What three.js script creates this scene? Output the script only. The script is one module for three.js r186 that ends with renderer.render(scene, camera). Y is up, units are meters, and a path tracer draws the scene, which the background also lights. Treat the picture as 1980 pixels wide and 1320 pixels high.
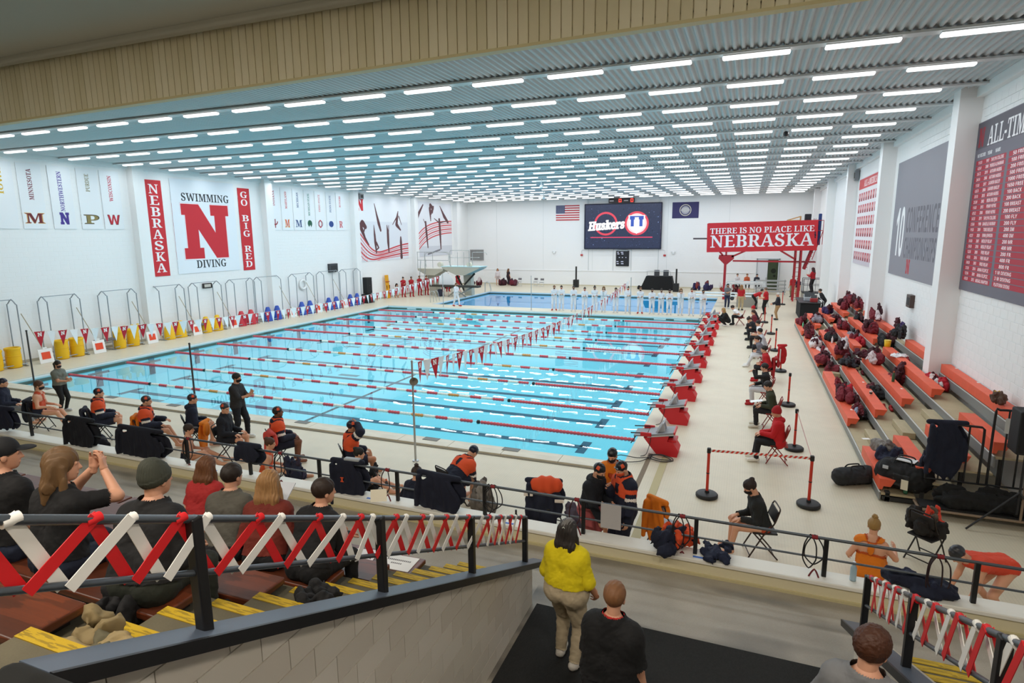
import * as THREE from 'three';
import { mergeGeometries, mergeVertices } from 'three/addons/utils/BufferGeometryUtils.js';
import { RoundedBoxGeometry } from 'three/addons/geometries/RoundedBoxGeometry.js';
import { RectAreaLightUniformsLib } from 'three/addons/lights/RectAreaLightUniformsLib.js';

// ---------------------------------------------------------------- camera, light, exposure
RectAreaLightUniformsLib.init();
const scene = new THREE.Scene();
scene.background = new THREE.Color(0x0b0b0c);
const camera = new THREE.PerspectiveCamera(2 * Math.atan(660 / 1153.9) * 180 / Math.PI, 1.5, 0.05, 300);
camera.position.set(2.403, 5.189, 13.898);
camera.rotation.order = 'YXZ';
camera.rotation.set(-0.1771, 0.375, -0.0084);
const renderer = new THREE.WebGLRenderer({ antialias: true });
renderer.toneMapping = THREE.LinearToneMapping;
renderer.toneMappingExposure = 1.0;
renderer.shadowMap.enabled = true;
const HALL_LIGHT = 28, HALL_COLOR = 0xf7fbff, ADDED_STAND_LIGHT = 78, ADDED_STAND_COLOR = 0xfff5e8;

// ---------------------------------------------------------------- helpers
const PI = Math.PI, V = (x, y, z) => new THREE.Vector3(x, y, z);
function rng(s) { let a = s >>> 0; return () => { a = (a + 0x6D2B79F5) >>> 0; let t = a; t = Math.imul(t ^ (t >>> 15), t | 1); t ^= t + Math.imul(t ^ (t >>> 7), t | 61); return ((t ^ (t >>> 14)) >>> 0) / 4294967296; }; }
const names = {};
function numbered(n) { const k = names[n] = (names[n] ?? -1) + 1; return k ? n + '_' + String(k).padStart(3, '0') : n; }
const mats = {};
function mat(color, rough = 0.7, o = {}) {
  const key = color + '|' + rough + '|' + JSON.stringify(o);
  return mats[key] ??= new THREE.MeshStandardMaterial({ color, roughness: rough, ...o });
}
function clean(g) { // position, normal and uv only, indexed
  for (const k of Object.keys(g.attributes)) if (!['position', 'normal', 'uv'].includes(k)) g.deleteAttribute(k);
  if (!g.attributes.uv) g.setAttribute('uv', new THREE.BufferAttribute(new Float32Array(g.attributes.position.count * 2), 2));
  if (!g.index) { const n = g.attributes.position.count, a = new Uint32Array(n); for (let i = 0; i < n; i++) a[i] = i; g.setIndex(new THREE.BufferAttribute(a, 1)); }
  return g;
}
function merge(list) { list = list.flat().filter(Boolean).map(clean); return list.length === 1 ? list[0] : mergeGeometries(list); }
function mesh(name, geo, m, parent) {
  const o = new THREE.Mesh(Array.isArray(geo) ? merge(geo) : geo, m); o.name = name; o.castShadow = o.receiveShadow = true; parent.add(o); return o;
}
function tag(o, label, category, group) { o.userData.label = label; if (category) o.userData.category = category; if (group) o.userData.group = group; return o; }
function thing(name, label, category, pos = [0, 0, 0], turn = 0, group) {
  const o = new THREE.Group(); o.name = numbered(name); scene.add(o); o.position.set(...pos); o.rotation.y = turn; return tag(o, label, category, group);
}
function solo(name, geo, m, label, category, group, pos, turn) { const o = mesh(numbered(name), geo, m, scene); if (pos) o.position.set(...pos); if (turn) o.rotation.y = turn; return tag(o, label, category, group); }
function struct(name, geo, m, parent) { const o = mesh(parent ? name : numbered(name), geo, m, parent || scene); if (!parent) o.userData.kind = 'structure'; return o; }
function dup(o, pos, turn, label, group) { const c = o.clone(); c.userData = { ...o.userData }; c.name = numbered(o.name.replace(/_\d{3}$/, '')); scene.add(c); c.position.set(...pos); if (turn !== undefined) c.rotation.y = turn; if (label) c.userData.label = label; if (group) c.userData.group = group; return c; }
const box = (x0, x1, y0, y1, z0, z1) => { const g = new THREE.BoxGeometry(Math.abs(x1 - x0), Math.abs(y1 - y0), Math.abs(z1 - z0)); g.translate((x0 + x1) / 2, (y0 + y1) / 2, (z0 + z1) / 2); return g; };
const cbox = (w, h, d, x = 0, y = 0, z = 0) => new THREE.BoxGeometry(w, h, d).translate(x, y, z);
const rbox = (w, h, d, x = 0, y = 0, z = 0, r = 0.02, s = 2) => new RoundedBoxGeometry(w, h, d, s, Math.min(r, w / 2.01, h / 2.01, d / 2.01)).translate(x, y, z);
// box whose uv is in metres (for walls and floors)
function mbox(x0, x1, y0, y1, z0, z1) {
  const g = box(x0, x1, y0, y1, z0, z1), p = g.attributes.position, n = g.attributes.normal, u = g.attributes.uv;
  for (let i = 0; i < p.count; i++) {
    const ax = Math.abs(n.getX(i)), ay = Math.abs(n.getY(i));
    if (ax > 0.5) u.setXY(i, p.getZ(i), p.getY(i)); else if (ay > 0.5) u.setXY(i, p.getX(i), p.getZ(i)); else u.setXY(i, p.getX(i), p.getY(i));
  }
  return g;
}
function bar(a, b, r, seg = 8, r2 = r) { // round bar between two points
  a = Array.isArray(a) ? V(...a) : a; b = Array.isArray(b) ? V(...b) : b;
  const d = b.clone().sub(a), g = new THREE.CylinderGeometry(r2, r, d.length(), seg);
  g.applyQuaternion(new THREE.Quaternion().setFromUnitVectors(V(0, 1, 0), d.normalize())); g.translate((a.x + b.x) / 2, (a.y + b.y) / 2, (a.z + b.z) / 2); return g;
}
function beam(a, b, w, h) { // square bar between two points, h measured upwards
  a = V(...a); b = V(...b); const d = b.clone().sub(a), L = d.length(), g = new THREE.BoxGeometry(w, h, L), m = new THREE.Matrix4();
  d.normalize(); const up = Math.abs(d.y) > 0.99 ? V(1, 0, 0) : V(0, 1, 0), x = up.clone().cross(d).normalize(), y = d.clone().cross(x);
  m.makeBasis(x, y, d); g.applyMatrix4(m); g.translate((a.x + b.x) / 2, (a.y + b.y) / 2, (a.z + b.z) / 2); return g;
}
function pipe(pts, r, seg = 6, closed = false, n) { const c = new THREE.CatmullRomCurve3(pts.map(p => Array.isArray(p) ? V(...p) : p), closed, 'catmullrom', 0.35); return new THREE.TubeGeometry(c, n || pts.length * 5, r, seg, closed); }
function poly(pts, depth, bevel = 0) { // extruded outline in x,y; depth along +z
  const s = new THREE.Shape(pts.map(p => new THREE.Vector2(...p)));
  return new THREE.ExtrudeGeometry(s, { depth, bevelEnabled: bevel > 0, bevelSize: bevel, bevelThickness: bevel, bevelSegments: 1, curveSegments: 8 });
}
const lathe = (pts, seg = 16) => new THREE.LatheGeometry(pts.map(p => new THREE.Vector2(...p)), seg);
function at(g, x, y, z, ry = 0, rx = 0, rz = 0) { if (rz) g.rotateZ(rz); if (rx) g.rotateX(rx); if (ry) g.rotateY(ry); return g.translate(x, y, z); }
function canvasTex(w, h, draw) {
  const c = document.createElement('canvas'); c.width = w; c.height = h; const g = c.getContext('2d'); draw(g, w, h);
  const t = new THREE.CanvasTexture(c); t.colorSpace = THREE.SRGBColorSpace; t.anisotropy = 8; return t;
}
function noiseTex(n, f, srgb = true, rep = 1) { // f(x, y, random) -> [r, g, b] 0..1
  const d = new Uint8Array(n * n * 4), r = rng(n * 7 + 13);
  for (let y = 0; y < n; y++) for (let x = 0; x < n; x++) { const c = f(x / n, y / n, r), i = (y * n + x) * 4; for (let k = 0; k < 3; k++) d[i + k] = Math.max(0, Math.min(255, c[k] * 255)); d[i + 3] = 255; }
  const t = new THREE.DataTexture(d, n, n); t.wrapS = t.wrapT = THREE.RepeatWrapping; t.magFilter = THREE.LinearFilter; t.minFilter = THREE.LinearMipmapLinearFilter; t.generateMipmaps = true; if (srgb) t.colorSpace = THREE.SRGBColorSpace; t.repeat.set(rep, rep); t.needsUpdate = true; return t;
}
// tileable value noise
const NZ = (() => { const r = rng(99), a = new Float32Array(65536); for (let i = 0; i < 65536; i++) a[i] = r(); return a; })();
function vnoise(x, y, per) { // per = integer period
  const xi = Math.floor(x), yi = Math.floor(y), fx = x - xi, fy = y - yi, s = t => t * t * (3 - 2 * t), h = (i, j) => NZ[(((i % per) + per) % per) * 193 + (((j % per) + per) % per) * 771 & 65535];
  const a = h(xi, yi), b = h(xi + 1, yi), c = h(xi, yi + 1), d = h(xi + 1, yi + 1), u = s(fx), v = s(fy); return a + (b - a) * u + (c - a) * v + (a - b - c + d) * u * v;
}
const fbm = (u, v, p0, oct = 4) => { let s = 0, a = 0.5, p = p0; for (let i = 0; i < oct; i++) { s += a * vnoise(u * p, v * p, p); a /= 2; p *= 2; } return s; };
// ---------------------------------------------------------------- surfaces
const XL = -26, XR = 7.6, ZF = -45.5, CEIL = 8.65, PW = -22.86, PN = 0.95, PF = -24.62, WATER = -0.22, POOL = -1.05;
const ZP0 = 5.6, ZP1 = 5.9, WALK = 0.5, CAP = 0.74; // parapet between deck and stand
const deckTex = noiseTex(512, (x, y, r) => { const t = 20, gx = (x * t) % 1, gy = (y * t) % 1, j = gx < 0.08 || gy < 0.08 ? 0.93 : 1, m = 0.97 + 0.035 * (fbm(x, y, 4, 4) - 0.5) + 0.03 * (r() - 0.5); return [0.87 * j * m, 0.83 * j * m, 0.735 * j * m]; }, true, 1);
const deckMat = new THREE.MeshStandardMaterial({ map: deckTex, roughness: 0.42 });
const wallBump = noiseTex(512, (x, y, r) => { const c = (y * 5), row = Math.floor(c), fy = c % 1, gx = (x * 2.5 + (row % 2) * 0.5) % 1, j = fy < 0.06 || gx < 0.03 ? 0.2 : 0.8, s = 0.1 * r(); return [j + s, j + s, j + s]; }, false, 1);
wallBump.repeat.set(1, 1);
const wallMat = new THREE.MeshStandardMaterial({ color: 0xf2f3f3, roughness: 0.55, bumpMap: wallBump, bumpScale: 0.004 });
const smoothWhite = mat(0xf1f2f2, 0.55);
const concTex = noiseTex(512, (x, y, r) => { const m = 0.98 + 0.42 * (fbm(x, y, 3, 5) - 0.47) + 0.05 * (r() - 0.5), k = 1 - 0.95 * Math.max(0, vnoise(x * 3, y * 24, 24) * 0.6 + fbm(x, y + 0.37, 6, 3) * 0.4 - 0.5); return [0.6 * m * k, 0.57 * m * k, 0.52 * m * k]; }, true, 0.25);
const concMat = new THREE.MeshStandardMaterial({ map: concTex, roughness: 0.5 });
const stepTex = noiseTex(256, (x, y, r) => { const m = 0.85 + 0.3 * (fbm(x, y, 4, 4) - 0.47) + 0.05 * (r() - 0.5); return [0.45 * m, 0.42 * m, 0.33 * m]; }, true, 0.5);
const stepMat = new THREE.MeshStandardMaterial({ map: stepTex, roughness: 0.8 });

// ---------------------------------------------------------------- floor with the two pools
const WX0 = -20.0, WX1 = 0.3, WZ0 = -26.3, WZ1 = -37.4;
{
  const s = new THREE.Shape([[XL, -ZP1], [XR, -ZP1], [XR, -ZF], [XL, -ZF]].map(p => new THREE.Vector2(...p)));
  const hole = (a, b, c, d) => { const h = new THREE.Path(); h.moveTo(a, -c); h.lineTo(a, -d); h.lineTo(b, -d); h.lineTo(b, -c); h.closePath(); s.holes.push(h); };
  hole(PW, 0, PN, PF); hole(WX0, WX1, WZ0, WZ1);
  const g = new THREE.ExtrudeGeometry(s, { depth: 0.06, bevelEnabled: false }); g.rotateX(-PI / 2); g.translate(0, -0.06, 0);
  struct('floor', g, deckMat);
}
const aqua = mat(0xa4ecf7, 0.6), aquaWell = mat(0x4cc6ef, 0.6), lineMat = mat(0x1d4a63, 0.6), gutterMat = mat(0x8a8273, 0.6), lipMat = mat(0xd5dbd9, 0.4), copeTex = noiseTex(256, (x, y, r) => { const m = 0.97 + 0.12 * (fbm(x, y, 4, 4) - 0.47) + 0.03 * (r() - 0.5); return [0.87 * m, 0.84 * m, 0.765 * m]; });
const copeMat = new THREE.MeshStandardMaterial({ map: copeTex, roughness: 0.5 });
function basin(name, x0, x1, z0, z1, depth, m, tile) { // z0 = near, z1 = far
  const o = thing(name, tile, null); delete o.userData.label; o.userData.kind = 'structure';
  mesh('basin_floor', box(x0 - 0.3, x1 + 0.3, depth - 0.2, depth, z1 - 0.3, z0 + 0.3), m, o);
  mesh('basin_wall', box(x0 - 0.25, x0, depth, -0.3, z1, z0), m, o); mesh('basin_wall', box(x1, x1 + 0.25, depth, -0.06, z1, z0), m, o);
  mesh('basin_wall', box(x0 - 0.25, x1 + 0.25, depth, -0.3, z1 - 0.25, z1), m, o); mesh('basin_wall', box(x0 - 0.25, x1 + 0.25, depth, -0.06, z0, z0 + 0.25), m, o);
  // recessed gutter and rolled lip on the two sides that face the stand
  mesh('gutter', [box(x0 - 0.3, x0 - 0.1, -0.32, -0.06, z1 - 0.1, z0)], gutterMat, o); mesh('gutter', [box(x0 - 0.1, x1 + 0.1, -0.32, -0.06, z1 - 0.3, z1 - 0.1)], gutterMat, o);
  mesh('gutter_lip', bar([x0 - 0.06, -0.082, z1 - 0.06], [x0 - 0.06, -0.082, z0], 0.086, 14), lipMat, o); mesh('gutter_lip', bar([x0 - 0.06, -0.082, z1 - 0.06], [x1, -0.082, z1 - 0.06], 0.086, 14), lipMat, o);
  return o;
}
const poolB = basin('swimming_pool', PW, 0, PN, PF, POOL, aqua), wellB = basin('diving_well', WX0, WX1, WZ0, WZ1, -2.2, aquaWell);
const Z1 = -1.377, LANE = 2.4333; // first rope, lane pitch
for (let i = 0; i < 10; i++) {
  const zc = Z1 - (i - 0.5) * LANE; if (zc < PF) continue;
  mesh('lane_line', [cbox(19.2, 0.008, 0.27, PW / 2, POOL + 0.004, zc), cbox(0.27, 0.008, 1.0, PW / 2 - 9.6, POOL + 0.004, zc), cbox(0.27, 0.008, 1.0, PW / 2 + 9.6, POOL + 0.004, zc)], lineMat, poolB);
  mesh('wall_target', [box(PW - 0.01, PW + 0.012, -1.0, -0.24, zc - 0.14, zc + 0.14), box(PW - 0.01, PW + 0.012, -0.47, -0.37, zc - 0.45, zc + 0.45)], lineMat, poolB);
}
mesh('cross_line', cbox(0.13, 0.008, 25.4, -11.43, POOL + 0.006, (PN + PF) / 2), mat(0x23313c, 0.6), poolB);
for (const [x, z] of [[-18.4, -14], [-14.2, -8], [-15.6, -5], [-18.9, -1.9], [-5, -12]]) mesh('drain_grate', cbox(1.0, 0.01, 0.28, x, POOL + 0.006, z), mat(0x6b7f86, 0.6), poolB);
for (const x of [-20.2, -2.0]) mesh('far_wall_panel', [box(x - 1.0, x - 0.25, -0.22, -0.02, PF - 0.1, PF - 0.02), box(x + 0.25, x + 1.0, -0.22, -0.02, PF - 0.1, PF - 0.02), box(x - 0.25, x + 0.25, -0.06, -0.02, PF - 0.1, PF - 0.02)], mat(0xe6e7e6, 0.5), poolB);
// near coping: one stone after another with dark plates let in
for (let i = 0; i < 16; i++) { const x = PW + i * 1.43; mesh('coping_stone', cbox(1.418, 0.05, 0.46, x + 0.715, 0.02, PN + 0.22), copeMat, poolB); }
for (const x of [-20.1, -16.8, -14.0, -11.6, -9.0, -7.2, -4.9, -2.7]) mesh('skimmer_plate', cbox(0.42, 0.012, 0.2, x, 0.05, PN + 0.1), mat(0x6a6a64, 0.5), poolB);
mesh('coping_groove', cbox(23.4, 0.012, 0.06, PW / 2, 0.003, PN + 0.5), mat(0x77705f, 0.7), poolB);
// channel drains running beside the blocks
mesh('channel_drain', cbox(0.1, 0.012, 5.4, 0.5, 0.004, 2.75), mat(0x7a6a55, 0.7), poolB); mesh('painted_strip', cbox(0.16, 0.008, 5.4, 0.86, 0.003, 2.75), mat(0xb9ad84, 0.7), poolB);

const ripple = noiseTex(512, (x, y) => { const v = 0.5 * fbm(x, y, 10, 3) + 0.5 * (0.5 + 0.5 * Math.sin((x * 9 + 2.2 * fbm(x, y, 4, 3)) * 2 * PI)) * fbm(x + 0.3, y, 12, 2); return [v, v, v]; }, false, 0.12);
const waterMat = new THREE.MeshPhysicalMaterial({ color: 0xd8f6fb, transmission: 1, thickness: 0, roughness: 0, ior: 1.33, bumpMap: ripple, bumpScale: 0.0015 });
function waterSheet(name, x0, x1, z0, z1, label) {
  const g = new THREE.PlaneGeometry(x1 - x0, z0 - z1); g.rotateX(-PI / 2); g.translate((x0 + x1) / 2, 0, (z0 + z1) / 2); const p = g.attributes.position, u = g.attributes.uv; for (let i = 0; i < 4; i++) u.setXY(i, p.getX(i), p.getZ(i));
  const o = mesh(name, g, waterMat, scene); o.position.y = WATER; o.userData = { kind: 'stuff', label, category: 'water' }; return o;
}
waterSheet('pool_water', PW - 0.1, 0, PN, PF - 0.1, 'clear pale blue water of the large lane pool'); waterSheet('diving_well_water', WX0 - 0.1, WX1, WZ0, WZ1 - 0.1, 'deeper blue water of the diving well behind');

// ---------------------------------------------------------------- walls
struct('wall_left', mbox(XL - 0.3, XL, -0.3, CEIL + 0.4, ZF - 0.3, 16.4), wallMat);
struct('wall_far', mbox(XL - 0.3, XR + 0.3, -0.3, CEIL + 0.4, ZF - 0.3, ZF), wallMat);
struct('wall_right', mbox(XR, XR + 0.3, -0.3, CEIL + 0.4, ZF - 0.3, 16.4), wallMat);
struct('wall_rear', mbox(XL - 0.3, XR + 0.3, -0.3, CEIL + 0.4, 16.4, 16.7), mat(0xb9b2a2, 0.7));
for (const z of [-7.5, -16.1, -25.1, -34.0, -42.4]) struct('trim_pilaster_left', box(XL, XL + 0.42, 0, CEIL + 0.1, z - 0.3, z + 0.3), smoothWhite);
for (const z of [-5.1, -14.45, -23.4, -32.3, -41.2]) struct('trim_pilaster_right', box(XR - 0.5, XR, 0, CEIL + 0.1, z - 0.28, z + 0.28), smoothWhite);
struct('trim_beam_right', box(XR - 0.16, XR, CEIL - 0.22, CEIL + 0.05, ZF, 5.9), smoothWhite); struct('trim_beam_left', box(XL, XL + 0.16, CEIL - 0.18, CEIL + 0.05, ZF, 5.9), smoothWhite);
struct('baseboard_far', box(XL, 3.1, 0, 0.1, ZF, ZF + 0.03), mat(0xcfc7ad, 0.6)); struct('baseboard_left', box(XL, XL + 0.03, 0, 0.12, ZF, 5), mat(0xb9b3a2, 0.6));
struct('trim_ledge_far', box(-25.6, 2.9, 1.5, 1.56, ZF, ZF + 0.05), smoothWhite);
for (const x of [-22.6, -17.4, -12.2, -4.9, 0.6]) struct('trim_joint_far', box(x - 0.012, x + 0.012, 1.56, CEIL, ZF, ZF + 0.012), mat(0xd9dddd, 0.6));
// the right wall's painted blocks near the stand, each its own piece
{
  const bg = rbox(0.02, 0.19, 0.395, 0, 0, 0, 0.006, 1), wallR = scene.getObjectByName('wall_right'), more = []; let n = 0;
  for (let r = 0; r < 34; r++) for (let c = 0; c < 36; c++) {
    const y = 1.62 + r * 0.2, z = 3.6 - c * 0.4 - (r % 2) * 0.2;
    if (Math.abs(z + 5.1) < 0.45) continue;
    if (y < 3.5 && z > -8.3 && n < 296) { const o = mesh('block', bg, smoothWhite, wallR); o.position.set(XR - 0.004, y, z); n++; } else more.push(bg.clone().translate(XR - 0.004, y, z));
  }
  const rest = mesh('upper_blocks', more, smoothWhite, wallR); rest.userData.kind = 'stuff';
}

// ---------------------------------------------------------------- ceiling: corrugated deck, battens and strip lights
{
  const P = 0.152, A = 0.028, xs = []; for (let x = XL; x <= XR + 1e-6; x += P / 8) xs.push(x);
  const zs = [ZF, 5.9], pos = new Float32Array(xs.length * 6), nor = new Float32Array(xs.length * 6), idx = [];
  xs.forEach((x, i) => zs.forEach((z, k) => { const a = x / P * 2 * PI, s = Math.tanh(2.2 * Math.sin(a)); pos.set([x, CEIL + 0.04 + A * s, z], (i * 2 + k) * 3); const d = A * 2.2 * Math.cos(a) * 2 * PI / P * (1 - s * s), n = V(d, -1, 0).normalize(); nor.set([n.x, n.y, n.z], (i * 2 + k) * 3); }));
  for (let i = 0; i < xs.length - 1; i++) { const a = i * 2; idx.push(a, a + 2, a + 1, a + 1, a + 2, a + 3); }
  const g = new THREE.BufferGeometry(); g.setAttribute('position', new THREE.BufferAttribute(pos, 3)); g.setAttribute('normal', new THREE.BufferAttribute(nor, 3)); g.setIndex(idx);
  const c = struct('ceiling', g, mat(0xc9cdce, 0.5));
  mesh('roof_slab', box(XL - 0.3, XR + 0.3, CEIL + 0.25, CEIL + 0.45, ZF - 0.3, 6.2), mat(0x777777, 0.9), c);
  const bat = mat(0xd4d8d9, 0.5), Zr = i => 0.72 - i * 2.44, Xc = k => 2.32 - 1.8 * (k - 2);
  for (let i = 0; i < 19; i++) mesh('batten', box(XL, XR, CEIL - 0.045, CEIL - 0.005, Zr(i) - 0.13, Zr(i) + 0.13), bat, c);
  // strip lights, the farthest rows joined
  const glow = new THREE.MeshStandardMaterial({ color: 0xffffff, emissive: 0xffffff, emissiveIntensity: 1.6, roughness: 0.4 }), dim = new THREE.MeshStandardMaterial({ color: 0xffffff, emissive: 0xffffff, emissiveIntensity: 0.85, roughness: 0.4 });
  const lens = rbox(1.22, 0.07, 0.16, 0, -0.05, 0, 0.03, 1), base = cbox(1.2, 0.03, 0.14, 0, -0.008, 0), far = [];
  let proto, n = 0;
  for (let i = 0; i < 19; i++) for (let k = 0; k < 18; k++) {
    const x = Xc(k), z = Zr(i), y = CEIL - 0.045; if (x < XL + 0.6 || x > XR - 0.6) continue;
    if (n < 298) {
      n++;
      if (!proto) { proto = thing('strip_light', 'long white fluorescent strip light on the corrugated ceiling', 'light', [x, y, z], 0, 'ceiling strip lights'); mesh('diffuser', lens, glow, proto); mesh('housing', base, bat, proto); } else dup(proto, [x, y, z]);
    } else far.push(lens.clone().translate(x, y, z));
    const l = new THREE.RectAreaLight(HALL_COLOR, HALL_LIGHT, 1.2, 0.15); l.position.set(x, y - 0.092, z); l.rotation.x = -PI / 2; scene.add(l);
  }
  if (far.length) { const o = mesh('strip_light_far_row', far, glow, scene); tag(o, 'farthest white strip lights on the ceiling by the scoreboard wall', 'light', 'ceiling strip lights'); o.userData.kind = 'stuff'; }
}
// ribbed fascia and the lower ceiling over the stand
{
  const y1 = 8.62, yb = x => 7.47 + (Math.max(x, -13) + 13) * 0.0155, f = thing('trim_fascia', '', null); delete f.userData.label; f.userData.kind = 'structure';
  const tone = [mat(0xeee5c6, 0.5), mat(0xe8dfbe, 0.5), mat(0xf2eacd, 0.5)], all = []; let k = 0;
  mesh('backing', box(XL, XR, 7.8, y1, 5.8, 5.87), tone[0], f);
  mesh('lower_backing', poly([[XL, yb(XL)], [-13, yb(-13)], [XR, yb(XR)], [XR, 7.82], [XL, 7.82]], 0.06).translate(0, 0, 5.81), tone[0], f);
  for (let x = XL + 0.1; x < XR; x += 0.15, k++) { const h = y1 - yb(x), y = (y1 + yb(x)) / 2; if (x > -12.6 && x < 3.6) mesh('rib', cbox(0.134, h, 0.024), tone[(k * 7 >> 1) % 3], f).position.set(x, y, 5.885); else all.push(cbox(0.134, h, 0.024, x, y, 5.885)); }
  mesh('ribs_beyond_view', all, tone[0], f).userData.kind = 'stuff';
  mesh('bottom_trim', [beam([-13, yb(-13), 5.85], [XR, yb(XR), 5.85], 0.14, 0.04), beam([XL, yb(XL), 5.85], [-13, yb(-13), 5.85], 0.14, 0.04)], mat(0xd9cd9e, 0.5), f);
  const sof = mat(0xb4b4a9, 0.8);
  struct('ceiling_stand', box(XL, XR, 8.52, 8.9, 6.12, 16.5), sof);
  struct('trim_soffit_edge', rbox(XR - XL, 0.16, 0.2, (XL + XR) / 2, 8.5, 6.2, 0.05), sof);
}
// unseen lamps added above the stand, behind the camera, to brighten fascia and seats
{
  const gl = new THREE.MeshStandardMaterial({ color: 0xfff1d8, emissive: 0xffe6c0, emissiveIntensity: 1.5 });
  for (const [x, z] of [[-11, 13.6], [-7, 13.6], [-3, 13.6], [1, 13.6], [5, 13.6]]) {
    const t = thing('added_panel_light', 'added warm ceiling light out of view, brightening the stand and fascia', 'light', [x, 8.5, z], 0, 'added warm lights over the seats');
    mesh('added_glow_panel', cbox(1.2, 0.03, 0.6), gl, t); mesh('frame', [cbox(1.28, 0.04, 0.04, 0, 0, 0.32), cbox(1.28, 0.04, 0.04, 0, 0, -0.32), cbox(0.04, 0.04, 0.6, 0.62, 0, 0), cbox(0.04, 0.04, 0.6, -0.62, 0, 0)], smoothWhite, t);
    const l = new THREE.RectAreaLight(ADDED_STAND_COLOR, ADDED_STAND_LIGHT, 1.2, 0.6); l.position.set(x, 8.47, z); l.rotation.x = -PI / 2; scene.add(l);
  }
}
// ---------------------------------------------------------------- stand: parapet, walkway, gangway, seat steps
const black = mat(0x141416, 0.45), railSteel = mat(0x5a6066, 0.35, { metalness: 0.6 }), navy = 0x12172a;
const creamWall = mat(0xd8cfae, 0.6), whitePaint = mat(0xe9e7de, 0.5);
{
  const pr = thing('parapet', '', null); delete pr.userData.label; pr.userData.kind = 'structure'; pr.name = 'wall_parapet';
  mesh('wall_core', box(XL, XR, -0.05, CAP - 0.05, ZP0 + 0.04, ZP1 - 0.02), creamWall, pr);
  mesh('coping', rbox(XR - XL, 0.06, ZP1 - ZP0 + 0.02, (XL + XR) / 2, CAP - 0.025, (ZP0 + ZP1) / 2, 0.015), whitePaint, pr);
  mesh('base_trim', box(XL, XR, WALK, WALK + 0.035, ZP1 - 0.02, ZP1 + 0.015), mat(0xc4b98f, 0.6), pr);
  struct('floor_walkway', mbox(XL, XR, WALK - 0.5, WALK, ZP1 - 0.02, 8.1), concMat);
  struct('floor_gangway', mbox(0.05, 3.7, WALK - 0.5, WALK, 8.1, 16.4), concMat);
}
solo('floor_mat', box(0.12, 3.64, WALK, WALK + 0.012, 7.3, 12.7), noiseMat(0x1d1d1c, 0.95), 'large black floor mat in the gangway under the standing people', 'mat');
function noiseMat(hex, rough, amp = 0.35) { const c = new THREE.Color(hex).convertLinearToSRGB(); const t = noiseTex(128, (x, y, r) => { const m = 1 + amp * (r() - 0.5); return [c.r * m, c.g * m, c.b * m]; }, true, 3); return new THREE.MeshStandardMaterial({ map: t, roughness: rough }); }
// gangway side walls of painted blocks under a sloping steel cap
const capY = z => 1.1 + (z - 7.36) * 0.47;
function clipBelow(pts, f) { const out = []; for (let i = 0; i < pts.length; i++) { const a = pts[i], b = pts[(i + 1) % pts.length], da = f(a[0]) - a[1], db = f(b[0]) - b[1]; if (da >= 0) out.push(a); if (da * db < 0) { const t = da / (da - db); out.push([a[0] + (b[0] - a[0]) * t, a[1] + (b[1] - a[1]) * t]); } } return out; }
const blockTones = [mat(0xd9d2c4, 0.6), mat(0xddd6c9, 0.6), mat(0xd5cdbf, 0.6)], steelCap = mat(0x4b5563, 0.4), capEdge = mat(0x17181b, 0.45);
function gangwayWall(name, x, side, zEnd) { // side +1: visible face towards +x
  const w = thing(name, '', null); delete w.userData.label; w.userData.kind = 'structure'; w.name = name;
  const z0 = 7.3, th = 0.2, prof = clipBelow([[z0, WALK], [zEnd, WALK], [zEnd, 6], [z0, 6]], z => capY(z) - 0.05);
  const toX = (g, xa) => g.rotateY(-PI / 2).translate(xa, 0, 0); // profile (z, y), extruded along -x after the turn
  mesh('wall_core', toX(poly(prof, th), side > 0 ? x : x + th), mat(0xb6ae9f, 0.7), w);
  let k = 0;
  for (let r = 0; r < 17; r++) for (let c = 0; c < 15; c++) {
    const a = z0 + c * 0.4 - (r % 2) * 0.2, y = WALK + r * 0.2, za = Math.max(a + 0.003, z0), zb = Math.min(a + 0.397, zEnd); if (zb - za < 0.04) continue;
    const p = clipBelow([[za, y + 0.004], [zb, y + 0.004], [zb, y + 0.196], [za, y + 0.196]], z => capY(z) - 0.06); if (p.length < 3) continue;
    mesh('block', toX(poly(p, 0.008), side > 0 ? x + 0.008 : x), blockTones[(k++ * 5) % 3], w);
  }
  const cx = x + side * 0.015;
  mesh('cap', beam([cx, capY(7.05), 7.05], [cx, capY(zEnd), zEnd], 0.17, 0.05), steelCap, w);
  mesh('cap_edge', [beam([cx + side * 0.092, capY(7.05) - 0.008, 7.05], [cx + side * 0.092, capY(zEnd) - 0.008, zEnd], 0.02, 0.066)], capEdge, w);
  return w;
}
gangwayWall('wall_gangway_left', 0.05, 1, 12.75); gangwayWall('wall_gangway_right', 3.7, -1, 12.75);
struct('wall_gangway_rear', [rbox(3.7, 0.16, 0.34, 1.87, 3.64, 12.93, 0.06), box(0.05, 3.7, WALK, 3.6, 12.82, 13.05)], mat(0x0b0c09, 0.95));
struct('floor_gangway_step', box(2.75, 3.62, WALK, 1.05, 9.85, 12.8), stepMat);
struct('floor_upper_landing', box(-4, XR, 3.2, 3.45, 13.05, 16.4), stepMat);
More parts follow.
